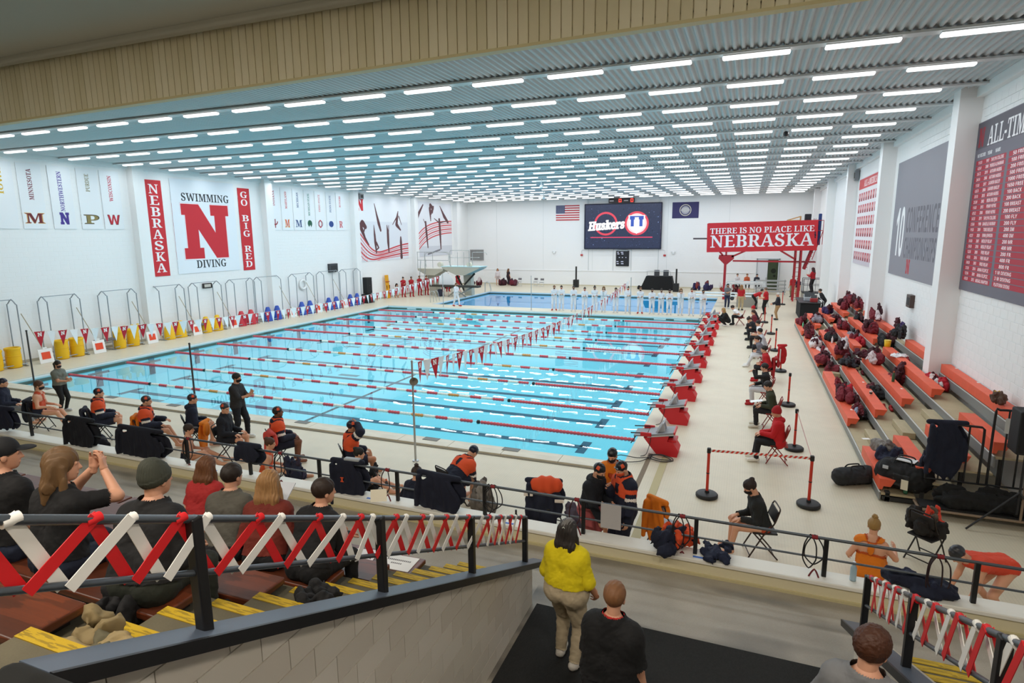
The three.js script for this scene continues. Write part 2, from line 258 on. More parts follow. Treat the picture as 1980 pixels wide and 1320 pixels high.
// taped guard rails on the gangway walls
const tapeRed = mat(0xd0161c, 0.55), tapeWhite = mat(0xe8e6e0, 0.55);
function tapedRail(x, label, n) {
  const t = thing('taped_guard_rail', label, 'railing'), yT = z => 1.8 + (z - 7.54) * 0.4665, yB = z => yT(z) - (0.31 - (z - 7.54) * 0.008), zE = n;
  mesh('top_rail', bar([x, yT(7.5), 7.5], [x, yT(zE), zE], 0.02, 10), railSteel, t); mesh('lower_rail', bar([x, yB(7.54), 7.54], [x, yB(zE), zE], 0.016, 10), railSteel, t);
  for (const z of [7.54, 9.04, 10.54, 12.02]) mesh('post', rbox(0.06, yT(z) - capY(z) + 0.02, 0.06, x, (yT(z) + capY(z)) / 2, z, 0.008), black, t);
  const strip = (za, zb, m, o) => { // flat tape from the top rail at za to the lower rail at zb
    const a = V(x + o, yT(za) + 0.012, za), b = V(x + o, yB(zb) - 0.01, zb), d = b.clone().sub(a), L = d.length(), g = new THREE.BoxGeometry(0.004, L, 0.052);
    d.normalize(); const e = V(1, 0, 0), f = e.clone().cross(d).normalize(); g.applyMatrix4(new THREE.Matrix4().makeBasis(e, d, f)); g.translate((a.x + b.x) / 2, (a.y + b.y) / 2, (a.z + b.z) / 2); mesh(m === tapeRed ? 'red_tape' : 'white_tape', g, m, t);
  };
  const W = [12.73, 12.32, 11.96, 11.49, 10.96, 10.64, 10.21, 9.82, 9.37, 8.81, 8.53, 8.2, 7.88], R = [12.86, 12.46, 12.09, 11.64, 11.18, 10.77, 10.34, 9.96, 9.55, 9.11, 8.62, 8.32, 8.0, 7.7];
  for (const [a, m, s] of [[W, tapeWhite, 1], [R, tapeRed, -1]]) for (let i = 0; i < a.length; i++) {
    if (a[i] > zE) continue; const wrap = mesh(m === tapeRed ? 'red_tape' : 'white_tape', at(new THREE.CylinderGeometry(0.0222, 0.0222, 0.06, 12).rotateX(PI / 2), x, yT(a[i]), a[i], 0), m, t);
    if (i + 1 < a.length) { const mid = a[i] - (a[i] - a[i + 1]) * 0.34; strip(a[i], mid, m, s > 0 ? -0.014 : -0.021); strip(a[i + 1], mid, m, s > 0 ? 0.021 : 0.014); }
  }
  return t;
}
tapedRail(0.05, 'sloping guard rail criss-crossed with red and white tape beside the seated spectators', 12.9);
tapedRail(3.7, 'sloping taped guard rail in the right corner behind the grey polo man', 12.9);
// seat steps and benches, left and right of the gangway
const SEAT = k => 1.38 + 0.355 * k, SZ = k => 8.18 + 0.75 * k, wood = noiseTex(256, (x, y, r) => { const m = 0.9 + 0.35 * (fbm(x * 1, y * 1, 3, 4) - 0.47) + 0.1 * (vnoise(x * 6, y * 90, 90) - 0.5) + 0.05 * (r() - 0.5), w = fbm(x + 0.2, y + 0.6, 6, 4) > 0.66 ? 1.25 : 1; return [0.36 * m * w, 0.17 * m * w, 0.085 * m * w]; }, true, 0.6);
const woodMat = new THREE.MeshPhysicalMaterial({ map: wood, roughness: 0.42, clearcoat: 0.25, clearcoatRoughness: 0.4 }), woodLegs = mat(0x241c16, 0.7), yellowPaint = noiseTex(256, (x, y, r) => { const s = fbm(x, y, 6, 4) > 0.63 ? 0.78 : 1, m = 0.95 + 0.1 * (r() - 0.5); return [0.8 * m * s, 0.66 * m * s, 0.1 * m]; }), yellowMat = new THREE.MeshStandardMaterial({ map: yellowPaint, roughness: 0.7 });
function seating(name, xa, xb, aisleX0, aisleX1) {
  const pts = [[8.1, 0.0], [8.1, SEAT(0) - 0.13]]; for (let k = 0; k < 7; k++) { pts.push([SZ(k) + 0.67, SEAT(k) - 0.13]); pts.push([SZ(k) + 0.67, SEAT(k + 1) - 0.13]); } pts.push([16.4, SEAT(7) - 0.13], [16.4, 0]);
  const g = poly(pts, xb - xa).rotateY(-PI / 2).translate(xb, 0, 0), s = struct(name, g, stepMat);
  let z = 7.72, y = WALK; const steps = [];
  for (let i = 0; i < 16; i++) { // half-height aisle steps with painted noses
    const top = 0.8975 + 0.1775 * i, zf = 7.35 + 0.375 * i; if (top > SEAT(7) - 0.13) break;
    const st = mesh('aisle_step', box(aisleX0, aisleX1, i ? top - 0.1775 : WALK, top, zf, zf + 0.4), stepMat, s);
    mesh('step_nose', [box(aisleX0, aisleX1, top, top + 0.006, zf - 0.004, zf + 0.075), box(aisleX0, aisleX1, top - 0.05, top, zf - 0.006, zf)], yellowMat, st);
  }
  return s;
}
seating('floor_seat_steps_left', XL, -0.15, -0.95, -0.15); seating('floor_seat_steps_right', 3.9, XR, 3.9, 4.7);
function bench(x0, x1, k, label) {
  const b = thing('bench_plank', label, 'bench', [(x0 + x1) / 2, SEAT(k) - 0.13, SZ(k) + 0.17], 0, 'brown seating benches in the stand'), L = x1 - x0;
  mesh('seat_board', rbox(L, 0.06, 0.36, 0, 0.1, 0, 0.015), woodMat, b); for (const s of [-1, 1]) mesh('support', cbox(0.05, 0.07, 0.26, s * (L / 2 - 0.12), 0.035, 0), woodLegs, b);
}
const rowWord = ['first', 'second', 'third', 'fourth', 'fifth', 'sixth'];
for (let k = 0; k < 6; k++) for (let j = 0; j < 4; j++) { const x1 = -0.98 - j * 2.5; if (x1 - 2.46 < -6.5 - (k < 2 ? 4.5 : 0)) continue; bench(x1 - 2.46, x1, k, `brown wooden bench in the ${rowWord[k]} row, ${['at the aisle', 'second from the aisle', 'third from the aisle', 'fourth from the aisle'][j]}`); }
for (let k = 0; k < 2; k++) bench(4.75, 7.3, k, `brown wooden bench right of the gangway in the ${rowWord[k]} row`);
// deck guard rail on the parapet
{
  const t = thing('parapet_rail', 'long black two-bar guard rail on the parapet along the deck', 'railing'), z = 5.74;
  mesh('top_bar', bar([XL + 0.3, 1.27, z], [7.4, 1.27, z], 0.021, 8), railSteel, t); mesh('middle_bar', bar([XL + 0.3, 0.99, z], [7.4, 0.99, z], 0.015, 8), railSteel, t);
  for (let x = 6.8; x > -16; x -= 1.62) mesh('post', rbox(0.055, 0.54, 0.055, x - 0.0, CAP + 0.26, z, 0.008), black, t);
}
// ---------------------------------------------------------------- lane ropes
const ropeRed = mat(0xdc525b, 0.45), ropeWhite = mat(0xf3efe4, 0.45), ropeGold = mat(0xe09a52, 0.45), ropeBlack = mat(0x1b1d20, 0.5);
const ord = ['nearest', 'second', 'third', 'fourth', 'fifth', 'sixth', 'seventh', 'eighth', 'ninth', 'farthest'];
function floats(n, r = 0.052, pitch = 0.1) { // n ribbed discs along x from 0
  const p = [[0.012, 0]]; for (let i = 0; i < n; i++) { const y = i * pitch; p.push([r * 0.72, y + 0.004], [r, y + 0.02], [r, y + pitch - 0.024], [r * 0.72, y + pitch - 0.006]); } p.push([0.012, n * pitch]);
  return lathe(p, 7).rotateZ(-PI / 2);
}
const fl4 = floats(4), fl1 = floats(1, 0.06), fl45 = floats(45);
let ropeProto;
for (let i = 0; i < 10; i++) {
  const z = Z1 - i * LANE, label = `${ord[i]} lane rope of red and white floats from the stand`;
  if (!ropeProto) {
    const t = ropeProto = thing('lane_rope', label, 'lane rope', [PW, WATER + 0.015, z], 0, 'lane ropes across the pool'), L = -PW;
    mesh('cable', bar([0, 0, 0], [L, 0, 0], 0.008, 5), ropeWhite, t);
    mesh('end_floats', fl45, ropeRed, t).position.x = 0.08; mesh('end_floats', fl45, ropeRed, t).position.x = L - 4.62;
    mesh('marker_float', fl1, ropeBlack, t).position.x = 4.6; mesh('marker_float', fl1, ropeBlack, t).position.x = L - 4.74;
    let k = 0; for (let x = 4.72; x < L - 4.9; x += 0.415, k++) mesh(k % 2 ? 'red_floats' : 'white_floats', fl4, k === 7 || k === 27 ? ropeGold : k % 2 ? ropeRed : ropeWhite, t).position.x = x;
  } else dup(ropeProto, [PW, WATER + 0.015, z], 0, label);
}
// ---------------------------------------------------------------- starting blocks
{
  const red = mat(0xd3242e, 0.45), grey = mat(0x8b8d92, 0.5), light = mat(0xc9cbcf, 0.45), dark = mat(0x2a2b2e, 0.5);
  const t = thing('starting_block', 'x', 'starting block', [0, 0, 0], 0, 'red starting blocks along the pool end'), w = 0.5, pf = (pts, d, z) => poly(pts, d, 0.008).translate(0, 0, z);
  mesh('pedestal', pf([[0.66, 0], [1.1, 0], [1.13, 0.14], [0.99, 0.35], [0.87, 0.35], [0.89, 0.5], [0.33, 0.4], [0.5, 0.19]], w, -w / 2), red, t);
  const plat = mesh('platform', at(rbox(0.62, 0.05, 0.58, 0.3, 0, 0, 0.012), 0.42, 0.47, 0, 0, 0, 0.18), grey, t);
  mesh('platform_edge', at(cbox(0.03, 0.06, 0.58, 0.62, 0, 0), 0.42, 0.47, 0, 0, 0, 0.18), red, plat);
  for (const q of [-0.28, 0.28]) mesh('platform_rim', at(cbox(0.62, 0.03, 0.02, 0.3, -0.03, q), 0.42, 0.47, 0, 0, 0, 0.18), light, plat);
  mesh('front_plate', at(rbox(0.3, 0.035, 0.56, 0.14, 0, 0, 0.01), 0.1, 0.43, 0, 0, 0, 0.1), grey, t);
  const fin = mesh('foot_rest', pf([[0.56, 0.5], [0.8, 0.55], [0.8, 0.6], [0.76, 0.76], [0.73, 0.76], [0.62, 0.58]], 0.03, 0.1), light, t); mesh('foot_rest', pf([[0.56, 0.5], [0.8, 0.55], [0.8, 0.6], [0.76, 0.76], [0.73, 0.76], [0.62, 0.58]], 0.03, -0.14), light, t);
  mesh('foot_board', at(rbox(0.03, 0.3, 0.46, 0, 0, 0, 0.01), 0.7, 0.66, 0, 0, 0, -0.5), mat(0xaeb0b5, 0.5), t);
  for (const s of [-1, 1]) { mesh('side_grip', [rbox(0.26, 0.1, 0.05, 0.38, 0.5, s * 0.3, 0.02)], red, t); mesh('start_handle', [bar([0.4, 0.53, s * 0.28], [0.02, 0.5, s * 0.28], 0.015, 6), bar([0.14, 0.42, s * 0.22], [0.02, 0.22, s * 0.22], 0.013, 6)], dark, t); }
  mesh('step', rbox(0.2, 0.06, 0.4, 0.98, 0.36, 0, 0.015), red, t); mesh('speaker_box', rbox(0.1, 0.09, 0.12, 0.93, 0.42, -0.05, 0.015), dark, t);
  mesh('cable', pipe([[0.5, 0.45, 0.26], [0.46, 0.2, 0.3], [0.4, 0.02, 0.34], [0.3, 0.02, 0.5]], 0.008, 5), dark, t);
  for (let k = 0; k < 10; k++) { const lab = `red starting block with tilted grey top, ${ord[k]} from the stand`; if (!k) { t.position.set(0, 0, -0.16); t.userData.label = lab; } else dup(t, [0, 0, -0.16 - 2.52 * k], 0, lab); }
  solo('cable_coil', [pipe([[0.3, 0, 0], [0.1, 0.02, 0.2], [-0.2, 0.03, 0.12], [-0.25, 0.03, -0.1], [0, 0.04, -0.2], [0.25, 0.03, -0.08]], 0.012, 5, true), pipe([[0.26, 0.03, 0.05], [0, 0.05, 0.16], [-0.22, 0.05, 0], [0, 0.05, -0.14]], 0.012, 5, true), pipe([[-0.2, 0.02, 0], [-0.5, 0.02, 0.15], [-0.9, 0.02, 0.1], [-1.0, 0.02, 0.3]], 0.01, 5), pipe([[-0.2, 0.02, -0.05], [-0.4, 0.02, 0.35], [-0.7, 0.02, 0.5], [-0.9, -0.02, 0.3]], 0.01, 5)], dark, 'tangled grey cable coil on the deck by the nearest block', 'cable', undefined, [0.75, 0.012, 0.35]);
}
// ---------------------------------------------------------------- backstroke flags
const pennantRed = new THREE.MeshStandardMaterial({ roughness: 0.7, side: THREE.DoubleSide, map: canvasTex(128, 192, (g, w, h) => { g.fillStyle = '#c4172c'; g.fillRect(0, 0, w, h); g.fillStyle = '#f6f3f0'; slabN(g, 38, 14, 52, 46); }) }), pennantWhite = mat(0xf4f5f6, 0.7);
function slabN(g, x, y, w, h) { // block capital N with slab feet
  const P = [[0, 0], [.36, 0], [.68, .52], [.68, .2], [.6, .2], [.6, 0], [1, 0], [1, .2], [.93, .2], [.93, 1], [.66, 1], [.32, .46], [.32, .8], [.4, .8], [.4, 1], [0, 1], [0, .8], [.07, .8], [.07, .2], [0, .2]];
  g.beginPath(); P.forEach(([a, b], i) => g[i ? 'lineTo' : 'moveTo'](x + a * w, y + b * h)); g.closePath(); g.fill();
}
const pen = (() => { const g = poly([[-0.16, 0], [0.16, 0], [0, -0.52]], 0.003); const p = g.attributes.position, u = g.attributes.uv; for (let i = 0; i < p.count; i++) u.setXY(i, p.getX(i) / 0.32 + 0.5, 1 + p.getY(i) / 0.52); return g.rotateY(PI / 2); })();
function flagLine(x, label) {
  const t = thing('backstroke_flag_line', label, 'pennants', [x, 0, 0], 0, 'pennant lines over the pool'), z0 = 2.34, z1 = -24.88, sag = z => 2.34 - 0.64 * (1 - ((z + 11.25) / 13.65) ** 2), cord = [];
  for (let z = z0; z >= z1 - 0.01; z -= 1.365) cord.push([0, sag(z), z]); mesh('cord', pipe(cord, 0.006, 4), ropeWhite, t);
  const r = rng(Math.round(-x * 10)); let k = 0;
  for (let z = z0 - 0.3; z > z1 + 0.25; z -= 0.345, k++) { const m = mesh(k % 2 ? 'white_pennant' : 'red_pennant', pen, k % 2 ? pennantWhite : pennantRed, t); m.position.set(0, sag(z) + 0.004, z); m.rotation.set((r() - 0.5) * 0.06, (r() - 0.5) * 0.5, (r() - 0.5) * 0.25); }
}
flagLine(-4.57, 'line of red and white pennants over the right part of the pool'); flagLine(PW + 4.57, 'line of red and white pennants over the far left pool end');
{
  const steel = mat(0xb9bcbd, 0.35, { metalness: 0.7 }), dark = mat(0x4b4d4f, 0.5, { metalness: 0.4 });
  for (const [x, z, m, lab] of [[-4.57, 2.4, steel, 'tall steel flag pole on the near deck holding a loudspeaker'], [-4.57, -24.95, steel, 'tall thin pole behind the row of grey swimmers, right'], [-11.43, 2.4, dark, 'tall dark pole on the near deck beside the coach'], [-11.43, -24.95, steel, 'tall thin pole left of the row of grey swimmers'], [PW + 4.57, 2.4, dark, 'tall dark pole on the near deck at the left edge'], [PW + 4.57, -24.95, steel, 'tall thin pole in front of the diving platforms']]) {
    const t = thing('flag_pole', lab, 'pole', [x, 0, z]); mesh('shaft', bar([0, 0, 0], [0, 2.38, 0], 0.026, 10, 0.022), m, t); mesh('foot_plate', new THREE.CylinderGeometry(0.07, 0.08, 0.02, 14).translate(0, 0.01, 0), m, t); mesh('tip_cap', new THREE.SphereGeometry(0.03, 10, 8).translate(0, 2.38, 0), m, t);
    if (z > 0 && x > -5) mesh('horn_speaker', [at(lathe([[0.02, 0], [0.04, 0.03], [0.045, 0.07], [0.1, 0.14], [0.095, 0.14], [0.02, 0.06]], 14), 0.04, 1.98, 0.03, 0.6, PI / 2 + 0.2), bar([0, 1.98, 0], [0.05, 1.98, 0.03], 0.015, 6), pipe([[0.03, 1.95, 0.02], [0.06, 1.85, 0.02], [0.02, 1.78, 0]], 0.006, 5)], mat(0x8f8a7c, 0.5), t);
  }
}
// ---------------------------------------------------------------- printed banners and boards on the walls
function print(name, label, category, group, pos, turn, w, h, px, draw, th = 0.02, rough = 0.6) {
  const t = canvasTex(Math.round(w * px), Math.round(h * px), (g, W, H) => { g.scale(px, px); draw(g, w, h); }), m = new THREE.MeshStandardMaterial({ map: t, roughness: rough });
  return solo(name, cbox(w, h, th), m, label, category, group, pos, turn);
}
const font = (g, s, f = 'serif', wt = 'bold') => { g.font = `${wt} ${s}px ${f}`; g.textAlign = 'center'; g.textBaseline = 'middle'; };
function fit(g, s, x, y, w, h, f = 'serif', wt = 'bold') { // text stretched to a box centred on x, y
  g.save(); g.font = `${wt} 1px ${f}`; g.font = `${wt} 100px ${f}`; const tw = g.measureText(s).width; g.translate(x, y); g.scale(w / tw, h / 72); g.textAlign = 'center'; g.textBaseline = 'alphabetic'; g.fillText(s, 0, 36); g.restore();
}
const LW = XL + 0.02, LT = PI / 2, RT = -PI / 2;
const stacked = (s, step0) => (g, w, h) => { g.fillStyle = '#cf2630'; g.fillRect(0, 0, w, h); g.fillStyle = '#f7f4f4'; const n = s.length, st = (h - 0.3) / n; [...s].forEach((c, i) => { if (c !== ' ') fit(g, c, w / 2, 0.15 + st * (i + 0.5), c === 'I' ? 0.3 : 0.58, st * 0.82); }); };
print('vertical_banner', 'tall red banner with NEBRASKA in stacked white letters', 'banner', undefined, [LW, 5.64, -8.53], LT, 0.92, 4.86, 110, stacked('NEBRASKA'));
print('vertical_banner', 'tall red banner with GO BIG RED in stacked white letters', 'banner', undefined, [LW, 5.62, -14.45], LT, 0.9, 4.86, 110, stacked('GO BIG RED'));
print('team_banner', 'large white banner with a red N between SWIMMING and DIVING', 'banner', undefined, [LW, 5.75, -11.6], LT, 4.2, 5.0, 110, (g, w, h) => {
  g.fillStyle = '#eaf0f7'; g.fillRect(0, 0, w, h); g.fillStyle = '#22262b'; fit(g, 'SWIMMING', w / 2 + 0.1, 0.92, 3.2, 0.42); fit(g, 'DIVING', w / 2 + 0.1, 4.53, 2.05, 0.42);
  const x = 0.52, y = 1.28, W = 3.15, H = 2.95; g.fillStyle = '#d5c9d8'; slabN(g, x - 0.06, y - 0.06, W + 0.12, H + 0.12); g.fillStyle = '#fff'; slabN(g, x - 0.035, y - 0.035, W + 0.07, H + 0.07); g.fillStyle = '#cf2331'; slabN(g, x, y, W, H);
});
const vtext = (g, s, x, y0, y1, c, hgt = 0.19) => { g.save(); g.translate(x, (y0 + y1) / 2); g.rotate(-PI / 2); g.fillStyle = c; fit(g, s, 0, 0, y1 - y0, hgt); g.restore(); };
const letter = (g, s, x, y, w, h, c, edge, f) => { g.fillStyle = edge || c; if (edge) { fit(g, s, x, y, w * 1.12, h * 1.12, f); } g.fillStyle = c; fit(g, s, x, y, w, h, f); };
const logos = {
  IOWA: [g => { }, '#d9ac2b', 1.1], MINNESOTA: [g => letter(g, 'M', 0.47, 2.25, 0.75, 0.4, '#6d1f27', '#d8a860'), '#6d2430', 1.28], NORTHWESTERN: [g => { g.fillStyle = '#43308c'; slabN(g, 0.28, 1.98, 0.4, 0.52); }, '#43308c', 1.72], PURDUE: [g => letter(g, 'P', 0.47, 2.25, 0.7, 0.38, '#8f7e4a', '#1e1c18'), '#8b8360', 0.8], WISCONSIN: [g => letter(g, 'W', 0.47, 2.25, 0.55, 0.42, '#c32032', '#6b1019', 'sans-serif'), '#c03043', 1.18],
  INDIANA: [g => { g.strokeStyle = '#8f1f2b'; g.lineWidth = 0.075; g.beginPath(); g.moveTo(0.47, 2.0); g.lineTo(0.47, 2.55); g.stroke(); g.beginPath(); g.arc(0.47, 2.15, 0.2, 0, PI); g.stroke(); }, '#a3323e', 0.95], MARYLAND: [g => letter(g, 'M', 0.47, 2.26, 0.42, 0.46, '#d7402a', '#e8b63c'), '#c84040', 1.1], MICHIGAN: [g => letter(g, 'M', 0.47, 2.26, 0.66, 0.46, '#1d3f78'), '#25406f', 1.0], 'MICHIGAN STATE': [g => { g.fillStyle = '#1c5a44'; g.beginPath(); g.arc(0.47, 2.24, 0.23, PI * 0.9, PI * 2.1); g.lineTo(0.58, 2.5); g.lineTo(0.5, 2.32); g.lineTo(0.36, 2.48); g.closePath(); g.fill(); }, '#2b6a55', 1.5],
  'OHIO STATE': [g => { g.strokeStyle = '#8a8f96'; g.lineWidth = 0.07; g.beginPath(); g.ellipse(0.47, 2.25, 0.24, 0.2, 0, 0, 7); g.stroke(); g.strokeStyle = '#c02a38'; g.beginPath(); g.ellipse(0.47, 2.25, 0.14, 0.24, 0, 0, 7); g.stroke(); }, '#c25a62', 1.2], 'PENN STATE': [g => { g.fillStyle = '#24468c'; g.beginPath(); g.ellipse(0.47, 2.25, 0.26, 0.22, 0, 0, 7); g.fill(); }, '#33507f', 1.2], RUTGERS: [g => letter(g, 'R', 0.47, 2.26, 0.42, 0.46, '#c72b38'), '#c5404b', 0.8] };
const schoolZ = { IOWA: -1.75, MINNESOTA: -2.85, NORTHWESTERN: -4.05, PURDUE: -5.25, WISCONSIN: -6.3, INDIANA: -16.9, MARYLAND: -18.0, MICHIGAN: -19.1, 'MICHIGAN STATE': -20.2, 'OHIO STATE': -21.3, 'PENN STATE': -22.5, RUTGERS: -23.62 };
for (const [s, z] of Object.entries(schoolZ)) print('school_banner', `narrow white banner reading ${s} with its mark below`, 'banner', 'school banners on the left wall', [LW, 6.95, z], LT, 0.94, 2.7, 90, (g, w, h) => { g.fillStyle = '#eef1f4'; g.fillRect(0, 0, w, h); const [draw, c, len] = logos[s]; vtext(g, s, 0.46, 0.22, 0.22 + len, c, 0.17); draw(g); });
// diving murals
function figure(g, pts, ws) { g.lineCap = 'round'; for (let i = 0; i < pts.length - 1; i++) { const n = 6; for (let k = 0; k < n; k++) { const t = k / n, a = pts[i], b = pts[i + 1]; g.lineWidth = ws[i] + (ws[i + 1] - ws[i]) * t; g.beginPath(); g.moveTo(a[0] + (b[0] - a[0]) * t, a[1] + (b[1] - a[1]) * t); g.lineTo(a[0] + (b[0] - a[0]) * (t + 1 / n), a[1] + (b[1] - a[1]) * (t + 1 / n)); g.stroke(); } } }
const dk = '#5a3136';
print('diving_mural', 'large mural of divers in silhouette above sweeping red lines', 'mural', undefined, [LW, 5.7, -29.3], LT, 7.5, 5.05, 75, (g, w, h) => {
  g.fillStyle = '#e4e7ee'; g.fillRect(0, 0, w, h); g.fillStyle = '#f0f2f6'; g.fillRect(0, 0, w, 1.9); g.strokeStyle = '#cf4147';
  for (let i = 0; i < 6; i++) { g.lineWidth = i % 2 ? 0.05 : 0.12; g.beginPath(); g.moveTo(-0.1, 2.5 + i * 0.33); g.bezierCurveTo(1.0, 3.2 + i * 0.42, 1.6, 4.5 + i * 0.15, 3.2, 4.35 + i * 0.12); g.bezierCurveTo(4.6, 4.2 + i * 0.14, 5.6, 3.85 + i * 0.18, 7.6, 3.75 + i * 0.2); g.stroke(); }
  for (let i = 0; i < 5; i++) { g.lineWidth = 0.03; g.beginPath(); g.moveTo(0.1 + i * 0.22, 3.5 + i * 0.2); g.lineTo(0.4 + i * 0.2, 5); g.stroke(); }
  g.strokeStyle = dk; figure(g, [[2.5, 0.5], [2.75, 1.3], [3.0, 2.0], [3.25, 2.6]], [0.08, 0.2, 0.34, 0.2]); figure(g, [[6.0, 1.0], [5.85, 1.5], [5.7, 2.1], [6.3, 2.55]], [0.1, 0.3, 0.36, 0.12]); figure(g, [[5.7, 1.55], [5.1, 2.1]], [0.12, 0.06]); figure(g, [[6.1, 1.4], [6.5, 2.1]], [0.12, 0.06]);
  figure(g, [[0.3, 2.4], [0.75, 2.05], [1.15, 2.35]], [0.35, 0.5, 0.3]); figure(g, [[0.55, 2.4], [1.0, 3.2], [1.5, 3.75]], [0.4, 0.2, 0.08]); figure(g, [[1.1, 2.3], [0.8, 2.9]], [0.16, 0.1]);
  figure(g, [[2.3, 2.2], [2.35, 2.9], [2.4, 3.5], [2.5, 4.4]], [0.07, 0.24, 0.3, 0.12]); figure(g, [[2.55, 3.6], [2.85, 4.0], [2.5, 4.2]], [0.2, 0.14, 0.08]); figure(g, [[4.2, 2.2], [4.3, 2.8], [4.3, 3.5], [4.35, 4.4]], [0.1, 0.32, 0.32, 0.12]); figure(g, [[4.45, 2.2], [4.42, 2.7]], [0.07, 0.1]); figure(g, [[6.3, 3.2], [6.3, 3.6], [6.32, 4.4], [6.32, 4.9]], [0.2, 0.34, 0.26, 0.4]);
  g.fillStyle = '#cf2331'; slabN(g, 0.06, 0.1, 0.95, 1.0);
});
print('diving_mural', 'mural of leaping divers over arching red lines beside the platforms', 'mural', undefined, [LW, 5.75, -38.1], LT, 7.0, 5.05, 75, (g, w, h) => {
  g.fillStyle = '#e6e8ee'; g.fillRect(0, 0, w, h); g.fillStyle = '#d3d6de'; g.fillRect(0, 4.1, w, 1); g.strokeStyle = '#d2474b';
  for (let i = 0; i < 7; i++) { g.lineWidth = i % 2 ? 0.05 : 0.11; g.beginPath(); g.moveTo(-0.1, 3.3 + i * 0.24); g.bezierCurveTo(1.2, 2.2 + i * 0.22, 3, 1.75 + i * 0.2, 7.1, 1.7 + i * 0.19); g.stroke(); }
  g.strokeStyle = dk; figure(g, [[0.1, 1.9], [0.5, 1.1], [1.3, 0.3]], [0.1, 0.32, 0.12]); figure(g, [[2.7, 0.3], [3.2, 0.55], [2.8, 1.0]], [0.4, 0.34, 0.3]); figure(g, [[2.6, 0.6], [2.7, 1.7]], [0.4, 0.1]); figure(g, [[3.3, 0.4], [3.1, 1.0]], [0.2, 0.08]); figure(g, [[4.6, 0.3], [5.4, 1.2], [6.2, 1.8]], [0.1, 0.4, 0.3]);
  figure(g, [[1.7, 1.9], [1.8, 2.8], [2.0, 4.2]], [0.3, 0.34, 0.14]); figure(g, [[1.8, 2.2], [1.3, 1.6]], [0.12, 0.06]); figure(g, [[4.4, 1.6], [4.5, 2.6], [4.6, 4.4]], [0.34, 0.4, 0.16]); figure(g, [[4.4, 1.9], [3.4, 1.5]], [0.14, 0.07]); figure(g, [[4.4, 1.9], [5.8, 1.7]], [0.14, 0.07]); g.strokeStyle = '#77777f'; figure(g, [[2.0, 4.85], [4.4, 4.5]], [0.16, 0.16]);
});
// right wall
const RW = XR - 0.03;
const recs = ['TAYLYN COLLINS', 'THERESE ALSHAMMAR', 'AUTUMN HAEBIG', 'AUTUMN HAEBIG', 'LAUREN BAILEY', 'LAUREN BAILEY', 'AUTUMN HAEBIG', 'ERIN OELTJEN', 'PENNY HEYNS', 'PENNY HEYNS', 'TAYLYN COLLINS', 'DANIELLE MURRAY', 'TORI BEELER', 'EMMA JOHNSON', 'MEDLEY RELAY', 'MEDLEY RELAY', 'FREE RELAY', 'FREE RELAY', 'FREE RELAY', 'ANNA FILIPCIC', 'ANNA FILIPCIC', 'ABIGAIL KNAPTON'], evs = ['50 FREE', '100 FREE', '200 FREE', '500 FREE', '1000 FREE', '1650 FREE', '100 BACK', '200 BACK', '100 BREAST', '200 BREAST', '100 FLY', '200 FLY', '200 IM', '400 IM', '200 MR', '400 MR', '200 FR', '400 FR', '800 FR', '1 M DIVING', '3 M DIVING', 'PLATFORM DIVING'];
print('record_board', 'huge grey and red board of white records headed ALL-TIME', 'banner', undefined, [RW, 5.75, -1.85], RT, 6.1, 4.1, 165, (g, w, h) => {
  g.fillStyle = '#6d6a76'; g.fillRect(0, 0, w, h); g.fillStyle = '#55525c'; g.fillRect(0, 0.02, w, 0.62); g.fillStyle = '#93202f'; slabN(g, 0.22, 0.14, 0.38, 0.46); g.fillStyle = '#f2f1f3'; fit(g, 'ALL-TIME RECORDS', 3.3, 0.4, 4.9, 0.44); fit(g, 'NO RECORD', 0.55, 0.8, 0.55, 0.085, 'sans-serif'); fit(g, 'YEAR', 1.1, 0.8, 0.28, 0.085, 'sans-serif'); fit(g, 'NAME', 1.6, 0.8, 0.3, 0.085, 'sans-serif');
  for (let c = 0; c < 3; c++) recs.forEach((n, i) => { const y = 0.92 + i * 0.134, x = 0.24 + c * 2.05; g.fillStyle = '#b02238'; g.fillRect(x, y, 1.9, 0.115); g.fillStyle = '#f4eef0'; const yy = y + 0.058; if (c === 1) fit(g, evs[i], x + 0.55, yy, Math.min(0.9, evs[i].length * 0.095), 0.075, 'sans-serif'); else { fit(g, `${1 + (i * 7) % 4}:${10 + (i * 13) % 49}.${10 + (i * 31) % 89}`, x + 0.28, yy, 0.26, 0.07, 'sans-serif'); fit(g, String(1997 + (i * 11) % 24), x + 0.78, yy, 0.2, 0.07, 'sans-serif'); fit(g, n, x + 1.38, yy, Math.min(0.85, n.length * 0.055), 0.075, 'sans-serif'); } });
}, 0.03);
print('championship_banner', 'grey banner with a tall white 10 and CONFERENCE CHAMPIONSHIPS', 'banner', undefined, [RW, 5.66, -10.32], RT, 6.25, 4.14, 90, (g, w, h) => {
  g.fillStyle = '#8b8a93'; g.fillRect(0, 0, w, h); g.fillStyle = '#f2f3f5'; fit(g, '10', 1.25, 2.55, 1.35, 1.75, 'sans-serif'); g.fillStyle = '#63626c'; fit(g, 'CONFERENCE', 4.15, 2.15, 4.0, 0.85, 'sans-serif'); fit(g, 'CHAMPIONSHIPS', 4.15, 3.1, 4.0, 0.72, 'sans-serif'); g.fillStyle = '#b4313d'; slabN(g, 2.75, 3.5, 0.5, 0.5);
}, 0.03);
